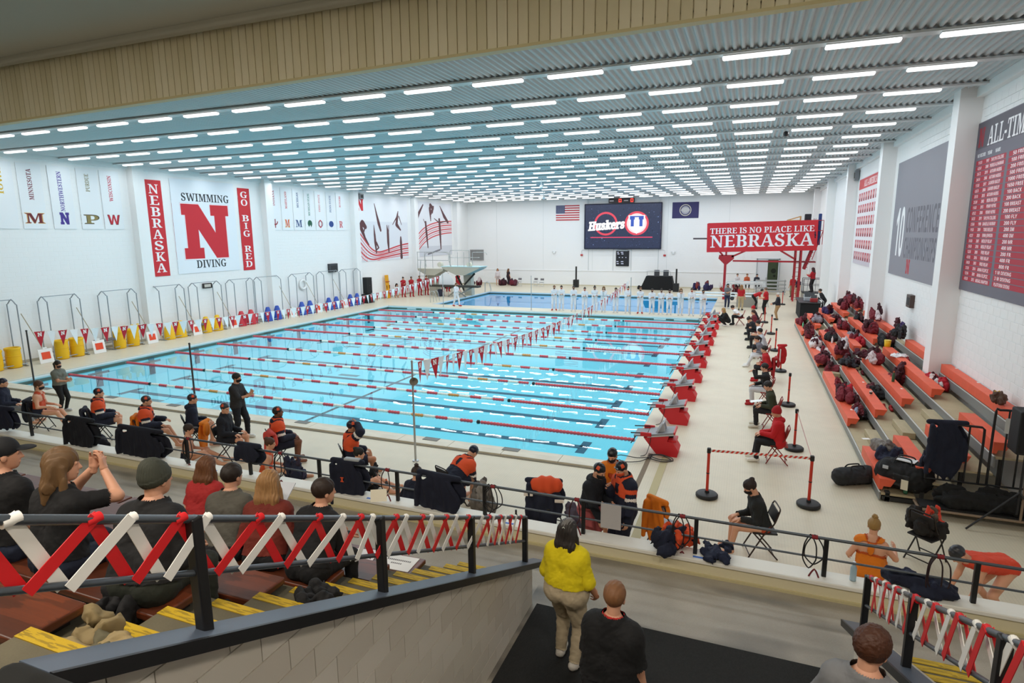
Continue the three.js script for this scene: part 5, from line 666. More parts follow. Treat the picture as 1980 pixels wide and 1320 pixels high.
// ---------------------------------------------------------------- belt stanchions
{
  const post = mat(0xc8331f, 0.45), blk = mat(0x1b1c1e, 0.55), P = [[1.9, 2.06, 'front left stanchion holding the striped belt'], [3.75, 1.83, 'front right stanchion holding the striped belt'], [3.7, -1.42, 'red stanchion behind the man in the red hoodie'], [3.78, -5.45, 'red stanchion behind the man in the olive jacket'], [3.78, -10.3, 'red stanchion with a red jacket hung on it'], [3.75, -14.6, 'red stanchion fifth along the row of seated timers'], [3.72, -19.4, 'red stanchion sixth along the row of seated timers'], [3.5, -23.6, 'red stanchion beside the man in dark jacket'], [4.9, -33.5, 'red stanchion left of the man in navy shirt']];
  let p0; for (const [x, z, lab] of P) {
    const L = 'red belt post on black round base, ' + lab; if (p0) { dup(p0, [x, 0, z], 0, L); continue; }
    const t = p0 = thing('belt_stanchion', L, 'stanchion', [x, 0, z], 0, 'red belt stanchions'); mesh('base', [lathe([[0, 0], [0.2, 0], [0.215, 0.02], [0.215, 0.06], [0.19, 0.085], [0.06, 0.095], [0, 0.095]], 22)], blk, t); mesh('collar', new THREE.CylinderGeometry(0.04, 0.045, 0.05, 12).translate(0, 0.11, 0), blk, t); mesh('post', bar([0, 0.1, 0], [0, 0.93, 0], 0.028, 12), post, t); mesh('ring', new THREE.CylinderGeometry(0.031, 0.031, 0.02, 12).translate(0, 0.5, 0), blk, t); mesh('head', rbox(0.075, 0.11, 0.075, 0, 0.97, 0, 0.02), blk, t);
  }
  const beltTex = canvasTex(512, 32, (g, w, h) => { g.fillStyle = '#eceae6'; g.fillRect(0, 0, w, h); g.fillStyle = '#d5301f'; for (let i = -1; i < 21; i++) { g.beginPath(); g.moveTo(i * 25 + 12, 0); g.lineTo(i * 25 + 25, 0); g.lineTo(i * 25 + 13, h); g.lineTo(i * 25, h); g.fill(); } });
  solo('barrier_belt', at(cbox(1.79, 0.05, 0.006), 2.83, 0.97, 1.945, Math.atan2(0.23, 1.85)), new THREE.MeshStandardMaterial({ map: beltTex, roughness: 0.6 }), 'red and white diagonally striped belt between the two front stanchions', 'belt');
  solo('barrier_belt', beam([3.74, 0.97, 1.75], [3.71, 0.97, -1.34], 0.004, 0.04), mat(0xd8a9a4, 0.6), 'thin pale belt running from front right stanchion towards the bleacher', 'belt');
}
// ---------------------------------------------------------------- timers on chairs beside the blocks
const LEFT = -PI / 2;
const timer = (label, x, z, spec, chair) => { person(label, { at: [x, 0, z], yaw: LEFT + (spec.turn || 0), cell: z > -7 ? 0.016 : 0.022, ...spec, pose: sit(spec.pose || {}) }, 'timers seated beside the blocks'); foldingChair(chair, [x, 0, z], LEFT + (spec.turn || 0), 0x8a2a22, 0xa5352c, 'red folding chairs of the timers'); };
timer('man in red hoodie and red beanie with crossed legs', 3.28, -0.42, { hat: ['beanie', 0xa8161f], hair: ['thin', 0x2a1c14], build: { w: 1.12 }, clothes: [['trousers', 'trousers', 0x17161a, 0.014], ['red_hoodie', 'hood', 0xc0141d, 0.026], ['white_trainers', 'shoes', 0xe6e2d8, 0.012]], extra: hoodBlob(0xb3121a), pose: { nod: 0.25, fr: [0.05, 0.12, 0.5], fl: [0.15, 0.075, 0.45], hl: [0.06, 0.66, 0.36], hr: [-0.06, 0.66, 0.36] } }, 'red folding chair under the man in red hoodie');
timer('man in olive jacket and black jeans holding white paper', 3.25, -3.0, { hair: ['short', 0x1c1613], clothes: [['jeans', 'trousers', 0x1d1d20, 0.014], ['olive_jacket', 'long', 0x343723, 0.022], ['pale_shoes', 'shoes', 0xd9d4c6, 0.01]], pose: { lean: 0.2, nod: 0.3 }, extra: t => mesh('paper', at(cbox(0.22, 0.005, 0.3), 0, 0.72, 0.42, 0, 0.2), mat(0xf2f2f0, 0.6), t) }, 'red folding chair under the man in olive jacket');
timer('man in black top and pale trousers holding up a phone', 3.15, -5.3, { hair: ['short', 0x18120f], clothes: [['pale_trousers', 'trousers', 0xc9c9cc, 0.016], ['black_top', 'long', 0x141416, 0.02], ['red_shoes', 'shoes', 0xa51d22, 0.01]], pose: { lean: 0.12, hl: [0.06, 1.08, 0.4], hr: [-0.05, 0.62, 0.36] } }, 'red folding chair under the man with a phone');
timer('person in red jacket, black trousers and red shoes', 3.3, -8.5, { hair: ['short', 0x1b1410], clothes: [['trousers', 'trousers', 0x151418, 0.014], ['red_jacket', 'long', 0xb3161e, 0.024], ['red_shoes', 'shoes', 0xb3161e, 0.012]], pose: { lean: 0.3 } }, 'red folding chair under the person in red jacket');
timer('person in grey top and white leggings leaning forward', 3.2, -10.9, { hair: ['pony', 0x2a1d17], clothes: [['white_leggings', 'trousers', 0xd9d9db, 0.012], ['grey_top', 'long', 0x6f6c74, 0.02], ['white_shoes', 'shoes', 0xe9e9e6, 0.01]], pose: { lean: 0.5, fl: [0.13, 0.075, 0.6], fr: [-0.13, 0.075, 0.55] } }, 'red folding chair under the person in white leggings');
timer('person in light grey jacket with black trousers, sixth timer', 3.25, -12.7, { hair: ['short', 0x1b1512], clothes: [['trousers', 'trousers', 0x1a1b22, 0.014], ['jacket', 'long', 0xb9bcc2, 0.02], ['shoes', 'shoes', 0x8c7d55, 0.01]], pose: { lean: 0.35 } }, 'red folding chair of the sixth timer');
timer('person in white shirt and black trousers, seventh timer', 3.15, -15.0, { hair: ['short', 0x241a15], clothes: [['trousers', 'trousers', 0x17171a, 0.014], ['white_shirt', 'tee', 0xe9e9ea, 0.02], ['shoes', 'shoes', 0x222222, 0.01]], pose: { lean: 0.25 } }, 'red folding chair of the seventh timer');
timer('person in black jacket bending down, eighth timer', 3.05, -17.2, { hair: ['bun', 0x2b1d17], clothes: [['trousers', 'trousers', 0x16171d, 0.014], ['jacket', 'long', 0x17181f, 0.022], ['shoes', 'shoes', 0x333333, 0.01]], pose: { lean: 0.7, nod: 0.7 } }, 'red folding chair of the eighth timer');
timer('person in maroon jacket, ninth timer along the blocks', 3.0, -19.0, { hair: ['short', 0x3a2418], clothes: [['trousers', 'trousers', 0x1c1a20, 0.014], ['jacket', 'long', 0x6e1d27, 0.022], ['shoes', 'shoes', 0x222222, 0.01]], pose: { lean: 0.3 } }, 'red folding chair of the ninth timer');
timer('person in red hood among the far timers', 3.05, -21.0, { hat: ['beanie', 0xb5141d], clothes: [['trousers', 'trousers', 0x16161a, 0.014], ['jacket', 'hood', 0x26202a, 0.022], ['shoes', 'shoes', 0x222222, 0.01]], pose: { lean: 0.4 } }, 'red folding chair of the farthest timer');
timer('person in white tee bending over beside the farthest block', 2.2, -22.2, { hair: ['short', 0x2c1f18], clothes: [['trousers', 'trousers', 0x17171b, 0.014], ['white_tee', 'tee', 0xeeeeee, 0.02], ['shoes', 'shoes', 0x222222, 0.01]], pose: { lean: 0.8, nod: 0.5 } }, 'red folding chair beside the farthest block');
draped('hung_jacket', 'red and white jacket hanging from a stanchion', [3.78, 1.0, -10.3], 0.3, 0.34, 0.7, 0.6, 0xb3141d, t => mesh('white_stripe', rbox(0.04, 0.5, 0.02, -0.1, -0.35, 0.14, 0.01), CLOTH(0xe4dedb), t)); draped('chair_coat', 'dark red coat draped over the back of a chair', [3.52, 0.86, -8.45], LEFT, 0.44, 0.72, 0.3, 0x9c161d);
person('woman in black crouching beside the far starting blocks', { at: [1.45, 0, -21.6], yaw: -1.2, cell: 0.02, hair: ['mid', 0xa5814e], clothes: [['trousers', 'trousers', 0x141416, 0.014], ['black_jacket', 'long', 0x131315, 0.028], ['white_shoes', 'shoes', 0xe8e6e0, 0.01]], pose: { hip: [0, 0.3, -0.1], lean: 0.5, fl: [0.1, 0.075, 0.05], fr: [-0.1, 0.075, 0], kl: [0.2, 0.8, 1], kr: [-0.2, 0.8, 1], hl: [0.1, 0.55, 0.5], hr: [-0.08, 0.6, 0.48] } });
// people standing at the far right end of the deck
const stand = (label, x, z, yaw, top, bottom, hair, o = {}) => person(label, { at: [x, 0, z], yaw, cell: 0.024, hair, clothes: [['trousers', o.cut || 'trousers', bottom, 0.016], ['top', o.sleeve || 'tee', top, 0.02], ['shoes', 'shoes', o.shoe || 0x333333, 0.01]], ...o });
stand('man in grey polo and navy trousers with folded arms', 1.2, -30.0, 0.2, 0x6c6d70, 0x1e2742, ['short', 0x221a15], { pose: { hl: [-0.08, 1.12, 0.2], hr: [0.08, 1.16, 0.2] }, mask: 0x222222, shoe: 0xd8d8d8 });
stand('person in red polo and khaki trousers seen from behind', 2.1, -29.3, 3.0, 0xb0161f, 0xb6a27c, ['mid', 0x8a6238]);
stand('person in red polo bending over a table', 3.0, -30.4, 1.6, 0xb4161f, 0x17171a, ['short', 0x2a1e17], { pose: { hip: [0, 0.88, -0.1], lean: 1.1, hl: [0.2, 0.75, 0.55], hr: [-0.15, 0.72, 0.5] } });
stand('man in red shirt and black trousers with camera', 3.6, -27.6, -1.9, 0xb9181f, 0x151517, ['short', 0x6b5442], { build: { w: 1.2 }, pose: { hl: [0.15, 1.05, 0.3], hr: [-0.1, 1.0, 0.3] } });
stand('white-haired man in dark jacket and khaki trousers', 4.22, -25.1, -1.5, 0x1b1f27, 0xa8875e, ['thin', 0xc9c5be], { sleeve: 'long', build: { w: 1.15 }, h: 0.95, pose: { hl: [0.1, 1.0, 0.32], hr: [-0.1, 1.02, 0.34] } });
stand('man in red polo and khaki trousers below the tower', 5.9, -39.6, -0.4, 0xb3161f, 0x8a8263, ['short', 0x3a2a20], { build: { w: 1.15 } });
stand('man in navy shirt and khaki shorts below the tower', 6.15, -37.6, -0.8, 0x1b2038, 0xbcae8c, ['short', 0x3a2a20], { cut: 'shorts', shoe: 0xdddddd });
person('camera operator in red top standing on the scaffold by right wall', { at: [6.75, 1.0, -33.4], yaw: -2.2, cell: 0.024, hair: ['long', 0x3a1a1c], clothes: [['trousers', 'trousers', 0x2a2022, 0.014], ['red_top', 'long', 0xb01c24, 0.022], ['shoes', 'shoes', 0x222222, 0.01]], pose: { hl: [0.2, 1.2, 0.3], hr: [-0.15, 1.2, 0.32] } });
{ const t = thing('camera_scaffold', 'small raised black camera platform with rails by right wall', 'platform', [6.75, 0, -33.4]), m = mat(0x2a2a2e, 0.5); mesh('deck', cbox(1.3, 0.06, 1.3, 0, 0.965, 0), m, t); for (const [x, z] of [[-0.6, -0.6], [0.6, -0.6], [-0.6, 0.6], [0.6, 0.6]]) mesh('leg', bar([x, 0, z], [x, 1.95, z], 0.025, 6), m, t); for (const z of [-0.6, 0.6]) { mesh('hand_rail', bar([-0.6, 1.95, z], [0.6, 1.95, z], 0.02, 6), m, t); mesh('mid_rail', bar([-0.6, 1.5, z], [0.6, 1.5, z], 0.016, 6), m, t); } for (const x of [-0.35, -0.1, 0.15, 0.4]) mesh('baluster', bar([x, 1.0, 0.6], [x, 1.95, 0.6], 0.012, 6), m, t); }
// ---------------------------------------------------------------- orange bleacher
const orange = noiseTex(128, (x, y, r) => { const m = 0.97 + 0.1 * (r() - 0.5) + 0.06 * (fbm(x, y, 4, 3) - 0.47); return [0.92 * m, 0.38 * m, 0.25 * m]; }, true, 2), orangeMat = new THREE.MeshStandardMaterial({ map: orange, roughness: 0.5 });
const boardTex = noiseTex(256, (x, y, r) => { const m = 0.97 + 0.12 * (r() - 0.5) + 0.08 * (fbm(x, y, 4, 4) - 0.47); return [0.72 * m, 0.66 * m, 0.53 * m]; }, true, 1), boardMat = new THREE.MeshStandardMaterial({ map: boardTex, roughness: 0.7 });
{
  const t = thing('bleacher', 'tall folding bleacher with five rows of orange seats along right wall', 'bleacher', [5.05, 0, 0]), X = k => 0.575 * k, YS = k => 0.43 + 0.32 * k, prof = [[0, 0], [0.03, -0.02], [0.03, 0.0], [0.3, 0.0], [0.24, -0.16], [0.08, -0.16], [0.06, -0.24], [0, -0.24]], steel = mat(0x8a8d8c, 0.5, { metalness: 0.4 }), dark = mat(0x2a2a2a, 0.8);
  const seatP = [[0, -0.21], [0.05, -0.21], [0.07, -0.14], [0.19, -0.14], [0.26, 0], [0, 0]], ZE = -23.0, ZN = 1.08, cuts = [[1.02, -0.95], [-3.15, -8.9], [-10.7, -16.6], [-18.2, -22.8]];
  for (let k = 0; k < 5; k++) {
    const w = k === 4 ? 0.24 : 0.6; for (let a = ZN, i = 0; a > ZE; a -= 2.46, i++) mesh('deck_board', mbox(X(k) + 0.02, X(k) + w, YS(k) - 0.3, YS(k) - 0.26, Math.max(a - 2.445, ZE), a), boardMat, t);
    mesh('riser', box(X(k), X(k) + 0.03, Math.max(0.02, YS(k) - 0.46), YS(k) - 0.26, ZE, ZN), steel, t); mesh('nose_rail', bar([X(k) + 0.01, YS(k) - 0.255, ZE], [X(k) + 0.01, YS(k) - 0.255, ZN], 0.018, 6), mat(0xb9b9b3, 0.5), t);
    for (const [n, f] of cuts) { let a = n > 0 ? n : n + 0.1 * (k % 2), b = f; if (k === 4) { if (n > 0) { a = 1.02; b = -4.7; } else if (n > -4) { a = -5.5; b = -8.7; } } mesh('seat', poly(k === 4 ? seatP.map(([x, y]) => [x * 0.78, y]) : seatP, a - b, 0.006).translate(X(k), YS(k), b), orangeMat, t); }
  }
  mesh('end_frame', [box(0.05, 2.5, 0.02, 0.1, ZN - 0.06, ZN), box(0.1, 0.18, 0, 0.2, ZN - 0.1, ZN), ...[0, 1, 2, 3, 4].map(k => box(X(k) + 0.1, X(k) + 0.16, 0, YS(k) - 0.29, ZN - 0.07, ZN - 0.01))], dark, t);
  for (const [n] of cuts.slice(1)) for (let k = 1; k < 4; k++) mesh('aisle_tread', rbox(0.26, 0.14, 1.1, X(k) - 0.13, YS(k) - 0.5, n + 1.0, 0.01), boardMat, t);
}
// clothes, bags and bottles left on the bleacher; row k, z, how far in from the seat edge
const BX = k => 5.05 + 0.575 * k, BY = k => 0.43 + 0.32 * k;
const kit = [[0, -9.7, 'maroon jacket and towel'], [0, -11.4, 'maroon and white jacket'], [0, -12.9, 'white towel and maroon jacket'], [0, -14.6, 'black and white jacket'], [0, -16.2, 'maroon jackets'], [0, -18.6, 'maroon rucksack'], [0, -20.4, 'maroon rucksack with green bottle'], [1, -9.6, 'charcoal jacket'], [1, -11.6, 'maroon jacket'], [1, -13.6, 'black trousers'], [1, -15.6, 'maroon jacket'], [1, -19.2, 'grey and maroon jacket'], [2, -6.0, 'maroon rucksack'], [2, -7.6, 'maroon striped rucksack'], [2, -12.4, 'red and maroon jacket'], [2, -14.9, 'maroon jackets'], [2, -20.2, 'purple and maroon bags'], [3, -4.3, 'red and white jacket'], [3, -10.6, 'black rucksack'], [3, -12.0, 'maroon rucksack'], [3, -16.0, 'black bag'], [4, -9.0, 'black and purple bags'], [4, -13.3, 'maroon striped bags'], [4, -17.4, 'maroon rucksack'], [4, -20.8, 'maroon and blue clothes'], [1, -5.4, 'black and maroon jacket'], [0, -4.9, 'maroon jackets with towel'], [0, -6.6, 'red and maroon trousers'], [0, -10.5, 'maroon hoodie'], [0, -13.8, 'white and maroon towels'], [0, -15.4, 'maroon rucksack'], [0, -19.5, 'maroon hoodie'], [1, -10.6, 'maroon striped rucksack'], [1, -12.6, 'red and black clothes'], [1, -16.4, 'maroon hoodie'], [1, -20.6, 'maroon rucksack'], [2, -13.6, 'grey and black clothes'], [2, -16.2, 'maroon striped rucksack'], [2, -18.9, 'maroon hoodie'], [3, -13.2, 'red clothes'], [3, -19.6, 'maroon rucksack'], [4, -19.2, 'maroon rucksack']];
const kitCols = { maroon: 0x74202d, red: 0xb01a2c, white: 0xdcd8d8, black: 0x1b1a1d, charcoal: 0x35343a, grey: 0x8b8790, purple: 0x3a2a5a, blue: 0x4a6f8f, green: 0x3a8f5a };
const kitNo = {}; kit.sort((a, b) => a[0] - b[0] || b[1] - a[1]); kit.forEach(([k, z, what], i) => {
  const nth = ['first', 'second', 'third', 'fourth', 'fifth', 'sixth', 'seventh', 'eighth', 'ninth', 'tenth', 'eleventh'][kitNo[k] = (kitNo[k] ?? -1) + 1];
  const cols = what.split(' ').map(w => kitCols[w]).filter(Boolean); if (cols.length < 2) cols.push(0x3b141c); cols.push(what.includes('striped') ? 0xcfc3c6 : 0x471620); const onSeat = i % 3 === 0, bag = /rucksack|bag/.test(what);
  const hp = heap(bag ? 'kit_bag' : 'clothes_heap', `${what} ${onSeat ? 'on' : 'behind'} row ${['one', 'two', 'three', 'four', 'five'][k]} seats, ${nth} from bleacher near end`, bag ? 'bag' : 'clothes', [BX(k) + (k === 4 ? -0.1 : onSeat ? 0.16 : 0.4), onSeat || k === 4 ? BY(k) + 0.002 : BY(k) - 0.25, z], [k === 4 ? 0.36 : 0.5, bag ? 0.6 : 0.48, 0.95], cols, 100 + i * 17, 'kit left on the bleacher'); hp.rotation.y = 0;
});
const bottle = (label, pos, c, capc, h = 0.24, group) => { const t = thing('drink_bottle', label, 'bottle', pos, 0, group); mesh('body', lathe([[0, 0], [0.036, 0], [0.038, 0.02], [0.038, h * 0.68], [0.016, h * 0.86], [0.016, h * 0.9], [0, h * 0.9]], 12), mat(c, 0.35), t); mesh('cap', new THREE.CylinderGeometry(0.018, 0.018, h * 0.12, 10).translate(0, h * 0.95, 0), mat(capc, 0.4), t); };
bottle('dark green bottle with orange cap on third row seat', [BX(2) + 0.15, BY(2), -5.0], 0x2f5a3c, 0xb5562a, 0.3); bottle('green bottle with orange cap standing before black bag', [5.5, BY(0) - 0.25, 0.99], 0x2f6b50, 0xd0602a, 0.34); bottle('white bottle on front row seat far along', [BX(0) + 0.14, BY(0), -10.2], 0xe4e6e6, 0xcfcfcf); bottle('mint green bottle on front row near its far end', [BX(0) + 0.14, BY(0), -19.4], 0x66c89a, 0xd8e8e0, 0.28); bottle('white bottle on second row seat', [BX(1) + 0.14, BY(1), -13.0], 0xe4e6e6, 0xcfcfcf, 0.28);
{ const t = thing('drink_cup', 'white paper cup with dark sleeve on second row seat', 'cup', [BX(1) + 0.15, BY(1), -4.6]); mesh('cup', lathe([[0, 0], [0.03, 0], [0.042, 0.11], [0.038, 0.11], [0.028, 0.01], [0, 0.01]], 12), mat(0xeeeeec, 0.5), t); mesh('sleeve', new THREE.CylinderGeometry(0.041, 0.036, 0.05, 12, 1, true).translate(0, 0.05, 0), mat(0x2e3b34, 0.6), t); }
{ const t = thing('snack_tub', 'bright yellow tub standing on fourth row seat', 'tub', [BX(3) + 0.14, BY(3), -9.0]); mesh('tub', lathe([[0, 0], [0.09, 0], [0.1, 0.2], [0, 0.2]], 14), mat(0xf0c51c, 0.45), t); mesh('lid', new THREE.CylinderGeometry(0.105, 0.105, 0.03, 14).translate(0, 0.21, 0), mat(0xf6d84a, 0.4), t); }
for (const [k, z, lab, c] of [[1, -4.1, 'pair of red shoes behind second row seats', 0xa01e22], [3, -8.1, 'pair of red shoes behind fourth row seats', 0x8f2026], [1, -8.5, 'pair of maroon shoes behind second row seats', 0x6d1c24]]) { const t = thing('shoe_pair', lab, 'shoes', [BX(k) + 0.48, BY(k) - 0.25, z]); for (const s of [-1, 1]) { mesh('shoe', new Field([-0.1, -0.02, -0.2], [0.1, 0.16, 0.2], 0.015).capsule([0, 0.035, -0.1], [0, 0.03, 0.12], 0.045, 0.038, 0.02).ball([0, 0.08, -0.08], [0.04, 0.05, 0.06], 0.03).cut((x, y, z) => -y).geo().translate(s * 0.07, 0, s * 0.05), CLOTH(c), t); } }
[[0, -1.5, 'at the near seat end'], [0, -4.0, 'second from the near end'], [0, -5.8, 'third from the near end'], [1, -6.1, 'in the middle of the long seat'], [2, -4.2, 'near the aisle'], [4, -2.6, 'nearest the brown bag'], [4, -4.2, 'nearest the pilaster']].forEach(([k, z, w]) => solo('paper_slip', cbox(0.16, 0.004, 0.1), mat(0xf0eeea, 0.6), `small white card on row ${['one', 'two', 'three', 'four', 'five'][k]} seat, ${w}`, 'card', 'seat cards on the bleacher', [BX(k) + 0.15, BY(k) + 0.003, z], 0.3));
heap('clothes_heap', 'white towel draped over fourth row seat', 'towel', [BX(3) + 0.12, BY(3) + 0.002, -7.2], [0.42, 0.09, 0.5], [0xe6e6e8, 0xd9dade], 811); heap('clothes_heap', 'black jacket draped over second row seat end', 'jacket', [BX(1) + 0.12, BY(1) + 0.002, -8.4], [0.5, 0.3, 0.7], [0x24242a, 0x2c2b33, 0x1e1d22], 812); heap('clothes_heap', 'maroon jacket draped over third row seat end', 'jacket', [BX(2) + 0.12, BY(2) + 0.002, -8.4], [0.5, 0.32, 0.8], [0x4d1a26, 0x3a1620, 0x5d2430], 813);
heap('clothes_heap', 'pale blue cloth with black jacket beside front row seat', 'clothes', [BX(0) + 0.45, BY(0) - 0.25, -4.2], [0.5, 0.4, 0.8], [0x1b1a1e, 0x8fa6bf, 0x5d1f2a], 815); heap('kit_bag', 'grey rucksack on navy jacket at near end of bleacher', 'bag', [BX(0) + 0.32, BY(0) - 0.05, -0.1], [0.6, 0.5, 0.8], [0x1a2038, 0x6f6a68, 0x8b8784], 816);
// big bags at the near end
function duffel(label, pos, yaw, L, R, c, extra) { const t = thing('duffel_bag', label, 'bag', pos, yaw), f = new Field([-L / 2 - 0.1, -0.05, -R * 1.4], [L / 2 + 0.1, R * 2.4, R * 1.4], 0.024).capsule([-L / 2 + R * 0.7, R * 0.95, 0], [L / 2 - R * 0.7, R, 0], R * 0.98, R, 0.04).ball([0, R * 1.0, R * 0.7], [L * 0.28, R * 0.55, R * 0.4], 0.05).bend((x, y, z) => 0.018 * n3(x * 14, y * 12, z * 14)).cut((x, y, z) => -y); mesh('body', f.geo(), CLOTH(c), t); for (const s of [-1, 1]) mesh('handle', pipe([[-0.16, R * 1.6, s * R * 0.6], [-0.12, R * 2.15, s * R * 0.3], [0.12, R * 2.15, s * R * 0.3], [0.16, R * 1.6, s * R * 0.6]], 0.014, 6), mat(0x121214, 0.7), t); mesh('pocket', rbox(L * 0.34, R * 0.8, 0.05, L * 0.05, R * 0.9, R * 0.98, 0.02), CLOTH(0x2d2e30), t); if (extra) extra(t, L, R); }
duffel('dark grey duffel bag on the floor before the bleacher', [4.72, 0, 0.35], 0.5, 0.85, 0.19, 0x242629); duffel('large black wheeled bag with paper tag on front row seat', [5.5, BY(0) - 0.25, 0.75], -0.5, 0.85, 0.3, 0x0f0f11, (t, L, R) => { mesh('tag', rbox(0.12, 0.2, 0.01, 0.12, R * 0.7, R * 1.12, 0.004), mat(0xd9d2bd, 0.6), t); mesh('white_sheet', at(cbox(0.34, 0.01, 0.24), 0.02, R * 2.02, 0), mat(0xe9eaea, 0.6), t); mesh('label_patch', rbox(0.1, 0.07, 0.01, -0.25, R * 1.5, R * 0.9, 0.004), mat(0xb7c0c8, 0.5), t); }); heap('kit_bag', 'tall navy rucksack beside the black wheeled bag', 'bag', [5.86, BY(1) - 0.25, 0.8], [0.3, 0.7, 0.4], [0x161b2e, 0x2a2440, 0x12162a], 881);
// rolling rack with railings, parka and speaker at the right edge
{
  const t = thing('trolley', 'dark rolling equipment trolley with tube frame at right edge', 'trolley', [6.55, 0, 1.4]), m = mat(0x8f7a66, 0.5, { metalness: 0.3 }), dk = mat(0x121213, 0.8);
  mesh('base_frame', [bar([-0.95, 0.16, 0.2], [0.95, 0.16, 0.2], 0.025, 8), bar([-0.95, 0.16, -0.18], [0.95, 0.16, -0.18], 0.025, 8), bar([-0.95, 0.16, 0.2], [-0.95, 0.16, -0.18], 0.025, 8), bar([0.95, 0.16, 0.2], [0.95, 0.16, -0.18], 0.025, 8)], m, t); mesh('shelf', cbox(1.85, 0.03, 0.36, 0, 0.2, 0.01), dk, t); mesh('load', heapGeo(1.6, 0.62, 0.36, 333, 0.04, 14).translate(0.1, 0.2, 0.01), CLOTH(0x0c0c0d), t); mesh('push_handle', pipe([[0.55, 0.16, 0.2], [0.55, 1.1, 0.2], [0.6, 1.2, 0.2], [0.75, 1.25, 0.2], [0.85, 1.15, 0.2], [0.72, 0.75, 0.2], [0.72, 0.16, 0.2]], 0.022, 8), m, t);
  for (const [x, z] of [[-0.8, 0.2], [0.85, 0.2], [-0.8, -0.18], [0.85, -0.18]]) { const w = mesh('caster', [new THREE.TorusGeometry(0.055, 0.016, 8, 14).translate(x, 0.072, z)], mat(0x54463c, 0.6), t); mesh('fork', cbox(0.03, 0.09, 0.05, x, 0.12, z), m, w); }
  const g = thing('safety_gate', 'black tubular safety gate with upright bars at bleacher end', 'railing', [6.3, 0.5, 1.14]), bk = mat(0x17171a, 0.5); mesh('frame', pipe([[-0.55, 0.1, 0], [-0.55, 1.1, 0], [-0.48, 1.18, 0], [0.2, 1.18, 0], [0.27, 1.1, 0], [0.27, 0.1, 0]], 0.022, 8, false, 40), bk, g); mesh('frame', pipe([[0.4, 0.1, 0], [0.4, 1.45, 0], [0.47, 1.53, 0], [1.1, 1.53, 0]], 0.022, 8, false, 40), bk, g); for (const x of [-0.35, -0.15, 0.05]) mesh('bar', bar([x, 0.1, 0], [x, 1.18, 0], 0.016, 8), bk, g); for (const x of [0.6, 0.8, 1.0]) mesh('bar', bar([x, 0.1, 0], [x, 1.53, 0], 0.016, 8), bk, g); mesh('bottom_bar', bar([-0.55, 0.1, 0], [1.1, 0.1, 0], 0.018, 8), bk, g);
  draped('draped_parka', 'long navy parka hanging over the black safety gate', [6.0, 1.7, 1.14], 0.15, 0.75, 1.05, 0.8, 0x10152a);
  const s = thing('loudspeaker_stand', 'black loudspeaker on tripod at right picture edge', 'speaker', [6.98, 0, 1.75]); mesh('cabinet', rbox(0.42, 0.75, 0.4, 0, 1.85, 0, 0.03), mat(0x0d0d0e, 0.7), s); mesh('pole', bar([0, 0.35, 0], [0, 1.5, 0], 0.02, 8), bk, s); for (const a of [0.7, 2.6, 4.9]) mesh('tripod_leg', bar([0, 0.75, 0], [Math.sin(a) * 0.75, 0.02, Math.cos(a) * 0.75], 0.016, 8), bk, s); mesh('grille', rbox(0.36, 0.66, 0.02, 0, 1.85, 0.205, 0.01), mat(0x161617, 0.9), s);
  heap('kit_bag', 'brown bag with yellow flowers on top row seat', 'bag', [7.3, BY(4) + 0.002, -0.7], [0.3, 0.34, 0.5], [0x5a4438, 0xd8b41e, 0x6a5244], 902); solo('pinned_sheet', at(cbox(0.2, 0.28, 0.005), 6.95, 1.75, 1.17, -0.2), mat(0xdfe2e2, 0.6), 'white sheet with dark squares fixed to safety gate', 'paper');
}
